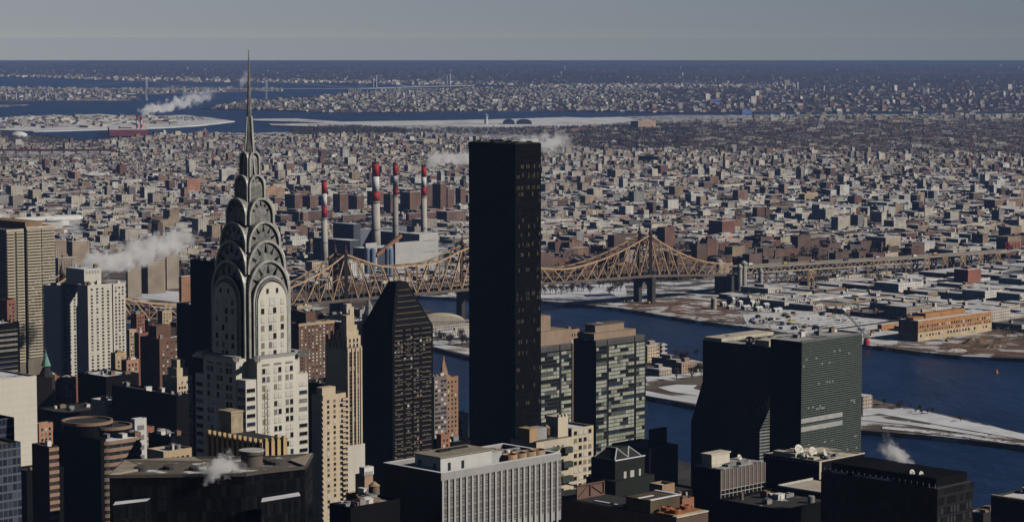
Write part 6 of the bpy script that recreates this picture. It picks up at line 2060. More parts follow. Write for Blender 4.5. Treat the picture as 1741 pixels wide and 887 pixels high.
# ------------------------------------------------------------------ apartments between wedge and black tower
B = tower("grid_block", "grey gridded apartment block with white framed windows", "apartment block", 726, 738, 760, 640, 1650, M("mauve_brick", (.22, .17, .16)), ROOF_SNOW, (4, 3.1, 2.3, 1.6, pick(2, 3, 1.5, 3), .6), None, 745, 2)
B = tower("spired_block", "brown brick block topped by a short brick spire", "apartment block", 740, 752, 779, 642, 1700, M("warm_brown_brick", (.36, .21, .13)), ROOF_SNOW, (4, 3.1, 1.4, 1.6, pick(4, 1, 1, .5), .8), None, 720, 1)
spire_mb = MB().frus([(b_[0] * 1.0, b_[1]) for b_ in ((1, 1), (B.b * .5, 1), (B.b * .5, B.a * .6), (1, B.a * .6))], [(2, 2), (B.b * .35, 2), (B.b * .35, B.a * .4), (2, B.a * .4)], B.h - 1, B.z(622)).frus([(2, 2), (B.b * .35, 2), (B.b * .35, B.a * .4), (2, B.a * .4)], [(2.5, 2.5), (B.b * .22, 2.5), (B.b * .22, B.a * .22), (2.5, B.a * .22)], B.z(622), B.z(606))
spire_mb.build("spire", M("warm_brown_brick", (.36, .21, .13)), B.root)
tower("white_house", "small white house by the water between brown block and black tower", "house", 770, 780, 796, 704, 1850, WT, ROOF_SNOW, (2, 3, 1.4, 1.4, MIXED), None, 720, 1)
tower("rust_house", "rust brick stub house beside the white water house", "house", 760, 772, 784, 712, 1780, M("rust_brick", (.36, .18, .11)), ROOF_SNOW, (3, 3, 1.2, 1.4, MIXED), None, 740, 1)
tower("brick_stub", "reddish brick stub rising behind the grey office roof", "house", 742, 750, 765, 738, 1350, M("rust_brick", (.36, .18, .11)), ROOF_TAR, (2, 3, 1.2, 1.4, DARKISH), None, 770, 1)
tower("black_block", "low black block between wedge tower and grey office roof", "office block", 735, 770, 800, 752, 1500, NEARBLACK, ROOF_DARK, None, None, kit=2)

# ------------------------------------------------------------------ the plain black tower
B = Bld("black_glass_tower", "plain black glass tower with a sheer flat top and few yellow windows", "skyscraper", 797, 876, 920, 245, 1560)
MB().box(0, B.b, 0, B.a, 0, B.h).build("wall", M_curtain("bronze_curtain", (.007, .0065, .006), (.0045, .0045, .0045), 3.4, 1.5, .18, .3, .05), B.root)
MB().box(.6, B.b - .6, .6, B.a - .6, B.h, B.h + .4).build("roof", ROOF_DARK, B.root)
m = MB()
for k in range(16):
    x = rnd.uniform(.5, B.b - 2); y = rnd.uniform(.5, B.a - 2)
    m = MB().box(x, x + rnd.uniform(1, 3), y, y + rnd.uniform(1, 3), B.h + .4, B.h + rnd.uniform(.8, 1.6))
    m.build("roof_unit", NEARBLACK, B.root)
OCH = [M("dim_yellow_pane", (.085, .075, .030), .4, .35, .5), M("dim_ochre_pane", (.05, .042, .022), .4, .35, .5), BLACK]  # ochre tones put the shine of lit, reflecting panes into the colour
cols = [B.x(p_, 400) for p_ in (879.5, 882.5, 886.5, 889, 895.5, 899, 905.5, 908.5, 914, 917)]
for y_, dens in ((287, .8), (301, .7), (304, .6), (323, .9), (334, .35), (346, .4), (378, .3), (389, .6), (403, .5), (419, .65), (421, .4), (437, .4), (463, .35), (477, .15), (504, .8), (512, .8), (531, .4), (545, .2), (550, .45), (567, .6), (585, .6), (604, .5), (632, .3), (661, .3), (690, .3)):
    for x in cols:
        if rnd.random() < dens * .8:
            B.w.append(('R', x, B.z(y_), 1.0, 2.2, 0 if rnd.random() < .5 else 1, 0))
B.windows(100, "window", OCH)

# ------------------------------------------------------------------ pair of blinds covered glass towers
DKF = M("dark_frame", (.03, .03, .03), .6, .3, .2)
BLM = [M_glass("pane_dark", (.015, .017, .02), .2, .4), M_glass("pane_blue", (.035, .05, .07), .15, .5), M("pane_grey", (.16, .17, .16), .5, .2, .5), M("pane_blind", (.56, .58, .50), .5, .12, .4), M("pane_blind_green", (.40, .43, .33), .5, .15, .4), M("floor_edge_green", (.13, .15, .08), .6, .2, .4)]
def glass_pair(name, label, xl, xc, xr, yt, D, bays, yb):
    B = Bld(name, label, "apartment block", xl, xc, xr, yt, D, group="glass towers with blinds by the river")
    MB().box(0, B.b, 0, B.a, 0, B.h).build("wall", NEARBLACK, B.root)
    MB().box(.4, B.b - .4, .4, B.a - .4, B.h, B.h + .4).build("roof", ROOF_TAR, B.root)
    MB().box(-.1, B.b, -.12, .05, B.h - 4, B.h).build("fascia", M("fascia_mullion", (.13, .125, .12)), B.root)
    nr = int((B.h - 5 - B.z(yb)) / 2.75)
    for r in range(nr):
        z = B.h - 4.4 - (r + 1) * 2.75
        for x0, x1, n in bays:
            X0, X1 = B.x(x0, 650), B.x(x1, 650)
            run, st = 0, 0
            wts = pick(3, 1.2, 1.2, 4.5, 2.0)
            for k in range(n):
                if run <= 0:
                    run, st = rnd.choice((1, 1, 2, 3, 4, 5)), wts()
                run -= 1
                w = (X1 - X0) / n
                B.w.append(('R', X0 + w * (k + .5), z, w * .94, 2.15, st, -.05))
    B.windows(100, "window", BLM)
    for x0, x1, n in bays:
        MB().box(B.x(x1, 650) + .1, B.x(x1, 650) + .9, -.5, .02, 0, B.h).build("column", DKF, B.root)
    # fine mullions in front of the panes
    m = MB()
    k = 0
    x = .4
    while x < B.b:
        m.box(x, x + .1, -.32, -.2, 0, B.h - .5); x += 1.25
    m.build("mullion", DKF, B.root)
    return B
PENT = M("penthouse_brick", (.34, .245, .175), .85, .15, .1)
B = glass_pair("glass_tower", "blinds covered glass tower with brown brick penthouse, the broader of a pair", 975, 1013, 1097, 580, 1800, ((1013.5, 1031, 4), (1034.5, 1078, 9), (1081.5, 1096, 3)), 790)
MB().box(B.b * .02, B.b * .86, B.a * .12, B.a * .85, B.h + .4, B.h + 5.2).build("penthouse", PENT, B.root)
MB().box(B.b * .12, B.b * .70, B.a * .3, B.a * .75, B.h + 5.2, B.h + 10.5).build("penthouse", PENT, B.root)
MB().box(B.b * .1, B.b * .72, B.a * .28, B.a * .77, B.h + 10.5, B.h + 11).build("roof", ROOF_TAR, B.root)
B = glass_pair("glass_tower", "slimmer glass tower with blinds half hidden behind the plain black tower", 862, 904, 972, 592, 1735, ((905, 951, 9), (954, 971.5, 4)), 730)
MB().box(B.b * .02, B.b * .99, B.a * .05, B.a * .85, B.h + .4, B.h + 10.5).build("penthouse", PENT, B.root)
MB().box(B.b * .33, B.b * .62, B.a * .25, B.a * .6, B.h + 10.5, B.h + 21).build("penthouse", PENT, B.root)
tower("brick_wing", "low brick block with small arched openings behind the slimmer glass tower", "apartment block", 930, 944, 985, 563, 1950, PENT, ROOF_TAR, (9, 5, 1.1, 2.4, pick(4, 1, 0, .3), .8), None, 590, 1)

# ------------------------------------------------------------------ tan terraced pre-war block
B = Bld("terraced_block", "tan terraced apartment block with stepped balconies and rooftop turret", "apartment block", 868, 912, 1009, 752, 1060)
b, a = B.b, B.a
yw = B.x(972, 760)
B.shell(CREAM, ROOF_SNOW, z1=B.z(738), x0=yw, x1=b)
MB().box(0, yw, 0, a, 0, B.h).build("wall", CREAM, B.root)
MB().box(.4, yw - .4, .4, a - .4, B.h, B.h + .3).build("roof", ROOF_TAR, B.root)
t0, t1 = B.x(953, 730), B.x(970, 730)
MB().box(t0, t1, 1.5, 9, B.h, B.z(716)).build("turret", CREAM, B.root)
for k in range(3):
    MB().box(t0 + (t1 - t0) * (k / 3 + .05), t0 + (t1 - t0) * (k / 3 + .22), 1.3, 2.3, B.z(716), B.z(712)).build("battlement", CREAM, B.root)
l0, l1 = B.x(906, 735), B.x(919, 735)
MB().box(l0, l1, 2, 9, B.h, B.z(729)).build("turret", M("rust_tan", (.48, .32, .18)), B.root)
MB().box(l1 + .5, B.x(938, 735), 3, 9, B.h, B.z(731)).build("roof_bulkhead", GREYST, B.root)
water_tank(B.root, B.x(946, 735), 6, B.h, 1.6, 3, 1.5)
it = []
for k in range(6):
    z = B.h - 6.5 - k * 6.4
    d = .6 + k * .9
    it.append((k, MB().box(B.x(955 - 2 * k, 790), B.x(968 + k * .6, 790), -2.2, .02, 0, 2.6), (0, 0, z), 0))
emit(B.root, "terrace", it, [M("terrace_dark", (.05, .06, .05))])
B.grid('R', yw + .8, b - .8, B.h - 44, B.z(740), 4, 14, 1.9, 1.7, pick(3, .6, 2, 2.2, .3))
B.grid('R', 1.0, yw * .8, B.h - 44, B.h - 2, 6, 13, 1.4, 1.8, pick(3, .6, 1.2, 1.8, .3), .1)
B.windows()
MB().box(B.x(912, 750), B.x(950, 750), -1.2, .02, B.h - 4.4, B.h - 3.2).build("balcony", M("terrace_green", (.09, .12, .08)), B.root)

# ------------------------------------------------------------------ the big grey office block
B = Bld("grey_office", "big grey office block with tall louvre bays and snow rimmed flat roof", "office block", 651, 750, 954, 804, 780)
b, a, h = B.b, B.a, B.h
w, r_ = B.shell(GREYST, M_snowroof("roof_gravel", bare=(.25, .22, .18), amount=.40, scale=.06), par=1.3, pt=1.3)
MB().box(-.02, .0, 0, a, 0, h - .1).build("flank_shade_sheet", M("flank_shade", (.07, .055, .048), .8, .2, .2), B.root)  # dark sheet over the grey wall, shade of this side put into colour
m = MB()
for x0, x1, y0, y1 in ((0, b, 0, 1.3), (0, b, a - 1.3, a), (0, 1.3, 1.3, a - 1.3), (b - 1.3, b, 1.3, a - 1.3)):
    m.box(x0 + .02, x1 - .02, y0 + .02, y1 - .02, h, h + .12)
m.build("snow_rim", SNOW, B.root)
nb = 21
LOUV = M_curtain("louvre", (.15, .14, .135), (.20, .185, .175), .42, 40, .5, .6, .2, .0)
it, it2 = [], []
bw = b / nb
zl0 = h - 19.5
for k in range(nb):
    it.append((0, MB().box(bw * .30, bw * 1.0, -.12, .02, 0, 17.0), (bw * k, 0, zl0), 0))
    it2.append((0, MB().box(0, bw * .28, -.55, .02, 0, h - 2.4), (bw * k, 0, 0), 0))
p0 = it[0][1]; it = [(0, p0, l, r) for _, _, l, r in it]
p1 = it2[0][1]; it2 = [(0, p1, l, r) for _, _, l, r in it2]
emit(B.root, "louvre_panel", it, [LOUV])
emit(B.root, "pier", it2, [GREYLT])
it, g_ = [], bw * 3
pr = MB().box(bw * .32, g_ - .1, -.16, .02, 0, 4.0)
for k in range(7):
    it.append((0, pr, (g_ * k, 0, zl0 - 7.0), 0))
emit(B.root, "window", it, [M_glass("band_glass", (.012, .016, .028), .12, .5)])
it = []
st = pick(3, 1, 1, 4)
pw_ = {}
for r in range(12):
    for k in range(nb):
        s_ = st()
        if s_ not in pw_:
            pw_[s_] = MB().box(0, 1.15, -.14, .02, 0, 2.5, s_)
        it.append((s_, pw_[s_], (bw * k + bw * .42, 0, zl0 - 12.5 - r * 3.7), 0))
emit(B.root, "small_window", it, WMATS, 85)
# rooftop block, drums, vents
x0, x1 = b * .10, b * .52
rb = MB().box(x0, x1, a * .22, a * .66, h - 1.3, h + 3.4).build("roof_storey", M("roof_white_wall", (.60, .60, .58), .7, .1, .1), B.root)
MB().box(x0 - .4, x1 + .4, a * .22 - .4, a * .66 + .4, h + 3.4, h + 3.8).build("roof_storey_roof", M_snowroof("roof_gravel_bare", bare=(.27, .235, .185), amount=.3), rb)
MB().box(x1, x1 + b * .10, a * .25, a * .5, h - 1.3, h + 2.4).build("machine_room", M("machine_grey", (.45, .46, .44)), rb)
for dx in (.14, .4):
    MB().box(x0 + (x1 - x0) * dx, x0 + (x1 - x0) * dx + 1.2, a * .22 - .1, a * .22 + .05, h - 1, h + 1.6).build("door", BLACK, rb)
MB().box(x0 - .1, x0 + .05, a * .3, a * .34, h - .5, h + 1.5).box(x0 - .1, x0 + .05, a * .55, a * .6, h, h + 1.8).build("door", BLACK, rb)
MB().box(x0 + 6, x0 + 11, a * .46, a * .54, h + 3.8, h + 4.4).build("skylight", BLACK, rb)
MB().box(x0 + 12, x0 + 20, a * .50, a * .55, h + 3.8, h + 4.3).build("skylight", BLACK, rb)
for fx, fy in ((.66, .2), (.74, .2), (.82, .2), (.90, .2), (.62, .72), (.70, .62)):
    c = (b * fx, a * fy)
    d = MB().lathe([(2.6, h - 1.3), (2.6, h + 1.2), (2.3, h + 1.2), (2.3, h + .6)], 20, c).build("cooling_drum", M("drum_tan", (.50, .33, .2), .8, .25, .3), B.root)
    MB().lathe([(2.2, h + .4), (2.2, h + .6)], 16, c).build("fan", BLACK, d)
roof_kit(B, h - 1.3, 9, b * .58, b - 2.5, a * .35, a - 3, None, 1.6)
MB().box(b * .60, b * .95, a * .40, a * .44, h - .6, h).box(b * .60, b * .64, a * .3, a * .9, h - .6, h).box(b * .7, b * .95, a * .6, a * .63, h - .3, h + .3).build("duct", STEEL_GREY, B.root)

# little roofs and a water tank left of the grey office
tower("low_roof_block", "low block with grey snowy roof below the tan balcony tower", "office block", 560, 596, 680, 862, 760, NEARBLACK, M_snowroof("roof_greyblue", snow=(.42, .44, .48), bare=(.12, .12, .12), amount=.6), None, None, kit=7)
B = tower("pink_stub", "pinkish tan stub topped by a white louvred box", "house", 604, 620, 634, 808, 1010, M("pink_tan", (.46, .31, .22)), ROOF_SNOW, None, None, kit=0)
MB().box(-.4, B.b + .2, -.3, B.a * .5, B.h, B.h + 3.4).build("louvred_box", WHITE, B.root)
m = MB()
for k in range(6):
    m.box(B.b * k / 6, B.b * k / 6 + .25, -.45, -.28, B.h, B.h + 1.5)
m.build("louvre", STEEL_GREY, B.root)
tower("tan_stub", "small tan stepped rooftop beside the balcony tower foot", "house", 588, 597, 617, 838, 1080, TANB, ROOF_SNOW, (3, 3, 1.2, 1.3, DARKISH), None, 860, 1)
p = at(636, 849, 880)
wt = empty("rooftop_water_tank", (p.x, 880, p.z), 0, "round wooden water tank with conical lid by the grey office corner", "water tank")
MB().lathe([(1.9, .8), (2.0, 3), (1.9, 5.2)], 18).build("barrel", M("old_tank", (.22, .17, .13), .9, .35, .8), wt)
MB().lathe([(2.2, 5.2), (.2, 6.8)], 18).build("lid", M("tank_lid_tan", (.4, .28, .17)), wt)
m = MB()
for a_ in range(6):
    m.bar((1.5 * math.cos(a_), 1.5 * math.sin(a_), -6), (1.5 * math.cos(a_), 1.5 * math.sin(a_), .8), .3)
m.lathe([(2.1, .55), (2.1, .8)], 12)
m.build("stand", BLACK, wt)
tower("black_block", "black shaded block under the round water tank", "office block", 590, 640, 672, 848, 905, NEARBLACK, ROOF_SNOW, None, None, kit=3)

# ------------------------------------------------------------------ right of the grey office
B = Bld("green_gable_block", "black green block with snow lined zigzag roof and three white blinds", "office block", 1005, 1046, 1096, 783, 1020)
GRN = M("dark_green_brick", (.016, .020, .016), .8, .3, .1)
b, a, h = B.b, B.a, B.h
B.box("wall", GRN)
B.box("lower_wall", GRN, -3, b + 3, -3, a, 0, h - 8)
MB().box(.4, b - .4, .4, a - .4, h, h + .2).build("roof", ROOF_DARK, B.root)
z1 = B.z(766)
m = MB()
m.frus([(1, 1), (b - 1, 1), (b - 1, a - 1), (1, a - 1)], [(b * .3, a * .3), (b * .7, a * .3), (b * .7, a * .7), (b * .3, a * .7)], h + .2, z1)
rf = m.build("gable_roof", GRN, B.root)
m = MB()
for p_, q_ in (((1, 1, h + .2), (b * .3, a * .3, z1)), ((b - 1, 1, h + .2), (b * .7, a * .3, z1)), ((b * .3, a * .3, z1), (b * .5, 1, h + .4)), ((b * .7, a * .3, z1), (b * .5, 1, h + .4)), ((b * .3, a * .3, z1), (b * .3, a * .7, z1)), ((1, a - 1, h + .2), (b * .3, a * .7, z1))):
    m.bar(p_, q_, .45, .45)
m.build("snow_line", SNOW, rf)
m = MB().box(-.2, b + .2, -.25, .1, h - .1, h + .35)
m.build("snow_edge", SNOW, B.root)
for px, w_ in ((1062.5, 1.6), (1074.5, 2.4), (1087.5, 1.2)):
    MB().box(B.x(px, 800) - w_ / 2, B.x(px, 800) + w_ / 2, -.16, .02, h - 9, h - 5.2).build("window", WMATS[3], B.root)
B = tower("black_block", "plain black block with a raised square bulkhead beside the river gap", "office block", 1040, 1104, 1153, 763, 1400, NEARBLACK, ROOF_DARK, None, None, kit=0)
B2 = Bld("roof_bulkhead_x", "x", "x", 1103, 1108, 1134, 730, 1410)
rt = B2.root; MB().box(0, B2.b, 0, B2.a, 0, B2.h).build("raised_bulkhead", NEARBLACK, rt)
tag(rt, "black raised square tower over the plain black block by the river", "tower block"); rt.name = "square_tower"
MB().box(B2.b - .4, B2.b + .02, -.05, B2.a, B2.z(745), B2.h).build("painted_lit_edge", M("edge_brown", (.3, .2, .15)), rt)  # brown strip, sunlight on the black tower's edge put into its colour
# brown low building with red vents
B = Bld("brown_roof_block", "low brown block with dark roofs, steel frame and white roof edges", "office block", 925, 1150, 1204, 882, 800)
BRM = M("brown_metal", (.13, .085, .065), .7, .2, .1)
b, a, h = B.b, B.a, B.h
B.box("wall", BRM)
MB().box(.4, b - .4, .4, a - .4, h, h + .3).build("roof", ROOF_DARK, B.root)
MB().box(0, b, -.2, 1.8, h + .3, h + .8).build("snow_edge", M("cream_edge", (.62, .54, .42)), B.root)
tray = MB().box(.8, b - .6, 2.0, 9.5, h + .3, h + 1.0).build("vent_deck", M("rust_deck", (.36, .17, .06)), B.root)
for k, (fx, fy) in enumerate(((.25, 4.0), (.72, 6.2), (.3, 8.6))):
    MB().lathe([(1.8, h + 1.0), (1.9, h + 2.2), (1.5, h + 2.4), (1.4, h + 1.9)], 20, (b * fx, fy)).build("red_vent", M("vent_red", (.46, .15, .07), .8, .3, .4), tray)
MB().box(.6, b - .6, 12, 23, h + .3, h + 4.5).build("roof_storey", M("dark_tan_brick", (.11, .08, .05)), B.root)
m = MB().box(.4, b - .4, 11.6, 12.6, h + 4.5, h + 4.8).box(b - 1.4, b - .2, 12, 23, h + 4.5, h + 4.8).box(.5, b * .5, 17, 18, h + 4.5, h + 4.7)
m.build("snow_strip", SNOW, B.root)
for y0, w_ in ((26, 6), (30, 4), (34, 5)):
    MB().box(2, 3, y0, y0 + w_, h + .3, h + .8).build("snow_strip", SNOW, B.root)
fr = MB()
f0, f1 = a - 15, a - 2
for z in (h + .3, h + 4.8):
    fr.box(1, b * .9, f0, f0 + .4, z, z + .4)
    fr.box(1, 1.4, f0, f1, z, z + .4)
for k in range(3):
    x = 1 + (b * .9 - 1) * k / 2
    fr.box(x - .2, x + .2, f0, f0 + .4, h + .3, h + 5)
fr.bar((1, f0 + .2, h + .5), (b * .45, f0 + .2, h + 4.9), .25).bar((b * .45, f0 + .2, h + 4.9), (b * .9, f0 + .2, h + .5), .25)
fr.build("screen_frame", M("frame_brown", (.19, .11, .085)), B.root)
MB().box(1.5, b * .9, f0 + .5, f0 + .8, h + .3, h + 4.6).build("screen_panel", M("frame_brown", (.19, .11, .085)), B.root)
tower("tan_bulkhead", "small tan brick rooftop block with three narrow windows", "roof block", 1104, 1126, 1147, 824, 960, M("tan_brick_small", (.40, .27, .17)), ROOF_SNOW, (3, 5, .9, 2.4, pick(1), 1.5), None, 830, 0)
tower("rust_low_house", "low rust brick house with snowy ledge before the white lattice block", "house", 1138, 1160, 1180, 848, 930, M("rust_brick", (.36, .18, .11)), ROOF_SNOW, (4, 3, 1.0, 1.2, MIXED), None, 860, 2)
tower("black_block", "black shaded block behind the little tan roof block", "office block", 1030, 1100, 1190, 846, 1080, NEARBLACK, ROOF_DARK, None, None, kit=3)
# white lattice block
B = Bld("lattice_block", "dark block with white window lattice under tall brown louvres", "office block", 1178, 1225, 1300, 799, 1000)
b, a, h = B.b, B.a, B.h
B.box("wall", NEARBLACK)
MB().box(.3, b - .3, .3, a - .3, h, h + .3).build("roof", M_snowroof("roof_slush", bare=(.06, .06, .06), snow=(.45, .45, .46), amount=.55, scale=.25), B.root)
lv = h - B.z(833)
it, pr = [], MB().box(.15, b / 11 - .15, -.15, .02, 0, lv)
for k in range(11):
    it.append((0, pr, (b * k / 11, 0, h - lv), 0))
emit(B.root, "louvre_panel", it, [M("louvre_brown", (.15, .115, .10), .7, .15, .3)])
it, pr = [], MB().box(-.12, .12, -.4, .02, 0, h)
for k in range(12):
    it.append((0, pr, (b * k / 11, 0, 0), 0))
emit(B.root, "mullion", it, [GREYLT])
it, pr = [], MB().box(0, b, -.38, .02, 0, .22)
pr2 = {}
for k in range(12):
    it.append((0, pr, (0, 0, h - lv - .2 - k * 1.75), 0))
emit(B.root, "transom", it, [GREYLT])
x0, x1 = .4, b * .55
o = MB().box(b * .02, b * .42, a * .35, a * .7, h + 1.2, h + 5.4).box(b * .04, b * .40, a * .37, a * .68, h + .3, h + 1.2).build("white_tank_house", M("tank_house_white", (.68, .63, .52), .7, .12), B.root)
MB().box(b * .0, b * .44, a * .33, a * .72, h + 5.4, h + 5.9).build("tank_house_lid", M("tank_house_white", (.68, .63, .52)), o)
roof_kit(B, h + .3, 9, 1, b - 1, 1, a * .3, (STEEL_GREY, GREYLT), 1.0)

def dish(px, py, D, r, label, parent_z=None, aim=(.6, -.6, .45)):
    p = at(px, py, D)
    o = empty("satellite_dish", (p.x, D, p.z), 0, label, "satellite dish", "white rooftop dishes")
    q = Vector(aim).to_track_quat('Z', 'Y')
    d = MB().lathe([(.05, 0), (r * .5, r * .07), (r * .85, r * .2), (r, r * .3), (r * .97, r * .33), (r * .5, r * .12), (.05, r * .05)], 24, cap=False).build("reflector", M("dish_white", (.72, .68, .60), .5, .08), o, smooth=True)
    d.rotation_mode = 'QUATERNION'; d.rotation_quaternion = q
    m = MB()
    for k in range(3):
        t = k * 2.1
        m.bar((r * .8 * math.cos(t), r * .8 * math.sin(t), r * .2), (0, 0, r * .95), .09)
    m.lathe([(.18, r * .85), (.18, r * 1.05)], 8)
    f = m.build("feed_arm", STEEL_GREY, d)
    MB().bar((0, 0, 0), (0, 0, -r * 1.3), .5).bar((0, 0, -r * 1.3), (.9, .4, -r * 1.3), .3).bar((0, 0, -.2), (-.9, .5, -r * 1.2), .2).build("mount", STEEL_GREY, o)
dish(1256.5, 777, 1025, 1.25, "small white dish beside the pale tank house")
# roof with three dishes, and the lit wall of its court
ZD = zat(789, 1010)
B = Bld("dish_roof_block", "black block whose cream edged roof carries three big dishes", "office block", 1298, 1393, 1470, 786, 1010)
b, a, h = B.b, B.a, B.h
B.box("wall", NEARBLACK)
MB().box(.3, b - .3, .3, a - .3, h, h + .3).build("roof", M_snowroof("roof_cream", snow=(.66, .60, .48), bare=(.12, .11, .09), amount=.5, scale=.12), B.root)
MB().box(-.1, .5, 0, a, h + .1, h + .6).box(0, b, -.1, .5, h + .1, h + .58).build("parapet", M("cream_parapet", (.6, .54, .43)), B.root)
MB().box(-.04, 1.4, -.12, .02, h - 7, h).build("painted_lit_corner", M("cream_parapet", (.6, .54, .43)), B.root)  # cream strip on the black wall, sun on its corner put into colour
it, pr = [], MB().box(-.2, .02, 0, .5, 0, .9)
for k in range(16):
    it.append((0, pr, (0, a * (k + .3) / 16, h - 1.1), 0))
emit(B.root, "bracket", it, [M("cream_parapet", (.6, .54, .43))])
MB().box(1, 5, a * .45, a * .85, h + .3, h + 2).build("duct", M("cream_parapet", (.6, .54, .43)), B.root)
MB().box(2, 6, a * .15, a * .4, h + .3, h + 1.2).build("duct", M("cream_parapet", (.6, .54, .43)), B.root)
roof_kit(B, h + .3, 8, 1, b - 2, 1, a - 2, (STEEL_GREY, M("cream_parapet", (.6, .54, .43))), 1.4)
dish(1357, 764.5, 1024, 2.3, "big white dish closest to the pale roof ducts of three", aim=(.55, -.75, .42))
dish(1380.5, 768, 1022, 2.2, "middle of the three big white dishes on the cream edged roof", aim=(.6, -.7, .42))
dish(1401, 772, 1020, 2.2, "third big white dish, turned edge on over the black roof", aim=(.9, -.35, .38))
for k, px in enumerate((1372, 1366)):
    p = at(px, 775 - k, 1016)
    o = empty("radome", (p.x, 1016, p.z), 0, ("round white radome between the big dishes", "smaller round radome just beside the big dishes")[k], "radome")
    MB().lathe([(.1, -.75 + .1 * k), (.55, -.5), (.75 - .2 * k, 0), (.55 - .1 * k, .5), (.08, .75 - .1 * k)], 14).build("shell", WHITE, o, smooth=True)
    MB().lathe([(.3, -2), (.3, -.7)], 8).build("mount", STEEL_GREY, o)
B = Bld("court_terrace", "sunlit cream terrace roof wedged between two black blocks", "terrace", 1322, 1402, 1460, 840, 930)
B.box("wall", NEARBLACK)
MB().box(.2, B.b - .2, .2, B.a - .2, B.h, B.h + .2).build("roof", M("terrace_cream", (.52, .46, .38), .9, .15, .1), B.root)
MB().box(0, .5, 0, B.a, B.h, B.h + .7).box(0, B.b, B.a - .6, B.a, B.h, B.h + .9).build("parapet", M("terrace_pale", (.62, .6, .56)), B.root)
it, pr = [], MB().box(-.15, .02, 0, .4, 0, .35)
B = tower("black_block", "black shaded block before the white lattice and the cream terrace", "office block", 1222, 1330, 1420, 866, 900, NEARBLACK, ROOF_DARK, None, None, kit=4)
# big black office
B = Bld("black_office", "huge black office block with a low roof, steam and two small dishes", "office block", 1396, 1594, 1655, 832, 850)
b, a, h = B.b, B.a, B.h
B.box("wall", M_curtain("black_office_curtain", (.016, .014, .013), (.009, .009, .009), 3.6, 1.9, .25, .4, .2))
MB().box(.6, b - .6, .6, a - .6, h, h + .3).build("roof", ROOF_DARK, B.root)
MB().box(b * .1, b * .95, a * .04, a * .94, h + .3, h + 3.5).build("roof_storey", NEARBLACK, B.root)
m = MB().box(b * .03, b * .09, a * .42, a * .62, h + .3, h + .75).box(b * .03, b * .09, a * .66, a * .72, h + .3, h + .6).box(b * .03, b * .08, a * .8, a * .92, h + .3, h + .8)
m.build("snow_strip", SNOW, B.root)
it, pr = [], MB().box(0, 1.0, -.12, .02, 0, 2.2)
for r in range(8):
    for k in range(int(b / 1.9)):
        if rnd.random() < .55:
            it.append((0, pr, (k * 1.9 + .4, 0, h - 9 - r * 3.6), 0))
emit(B.root, "window", it, [M_glass("office_pane_grey", (.05, .052, .055), .3, .4)])
it, pr = [], MB().bar((0, 0, 0), (0, 0, 1.4), .15)
for k in range(20):
    it.append((0, pr, (.4, a * (k + .5) / 20, h + .3), 0))
emit(B.root, "railing_post", it, [STEEL_GREY])
dish(1550, 803, 862, 1.15, "small white dish on the black office roof by the steam", aim=(.5, -.8, .3))
dish(1565.5, 806, 861, 1.15, "second small dish on the black office roof, away from the steam", aim=(.6, -.75, .3))
B = tower("yellow_edge_block", "low dark block with yellowish roof edge beside the river", "office block", 1685, 1790, 1850, 858, 1010, M("shadow_tan", (.05, .045, .035)), ROOF_SNOW, (5, 4, 1.4, 1.8, DARKISH), None, 880, 2)
MB().box(-.3, 1.2, 0, B.a, B.h - .4, B.h + .5).build("cornice", M("yellow_stone", (.50, .42, .26)), B.root)
MB().box(4, 9, B.a * .35, B.a * .5, B.h - 1, B.h + 5).build("roof_bulkhead", SANDST, B.root)
water_tank(B.root, 11, B.a * .33, B.h - 1, 1.4, 3.5, 1)
tower("black_block", "dark low block on the river edge behind the big black office", "office block", 1640, 1672, 1720, 872, 1300, DARKB, ROOF_SNOW, None, None, kit=3)

# ------------------------------------------------------------------ the two green black glass slabs
B = Bld("gridded_slab", "dark green glass slab with fine pale grid and two white stripes", "skyscraper", 1310, 1363, 1466, 582, 1374)
b, a, h = B.b, B.a, B.h
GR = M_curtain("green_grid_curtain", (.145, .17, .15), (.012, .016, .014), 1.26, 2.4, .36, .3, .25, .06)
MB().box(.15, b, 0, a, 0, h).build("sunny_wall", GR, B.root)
MB().box(0, .15, 0.02, a, 0, h).build("wall_shade_sheet", NEARBLACK, B.root)  # near-black sheet, shade of the slab's unlit side put into its colour
MB().box(.6, b - .6, .6, a - .6, h, h + .25).build("roof", M_snowroof("roof_pale_grey", snow=(.42, .42, .42), bare=(.10, .10, .10), amount=.6, scale=.06), B.root)
MB().box(.0, b, 0.02, .5, h, h + 1.1).box(b - .5, b, .5, a, h, h + 1.1).build("parapet", M("slab_parapet", (.16, .165, .16)), B.root)
for y_ in (712, 726):
    MB().box(.1, B.x(1432, 720), -.2, .03, B.z(y_ + 8), B.z(y_)).build("louvre_band", M("stripe_grey", (.40, .40, .39), .7, .15, .2), B.root)
roof_kit(B, h + .25, 7, 1, b - 2, a * .3, a - 1)
it, pr = [], MB().box(0, 1.3, -.1, .02, 0, .9)
for k in range(46):
    it.append((0, pr, (rnd.uniform(1, b - 3), 0, h - rnd.choice((8, 10.5, 14, 25, 38, 39.5, 51, 59, 66, 67.5))), 0))
emit(B.root, "drawn_blind", it, [M("pale_blind", (.3, .34, .31))])
B = Bld("chamfered_slab", "black green glass slab whose sloped lower corner shows a pale grid", "skyscraper", 1195, 1311, 1420, 591, 1452)
b, a, h = B.b, B.a, B.h
zA, zB_ = B.z(663), B.z(735)
yB = B.y(1175, 740)
top = [(0, 0), (b, 0), (b, a), (0, a)]
cut = B.y(1291, 740) 
bot = [(0, cut), (b, 0.02), (b, yB), (0, yB)]
mid = [(0, 0), (b, 0), (b, a), (0, a)]
m = MB()
GRN2 = M_curtain("green_dark_curtain", (.008, .011, .0095), (.005, .0065, .0055), 1.26, 2.4, .3, .3, .06, .06)
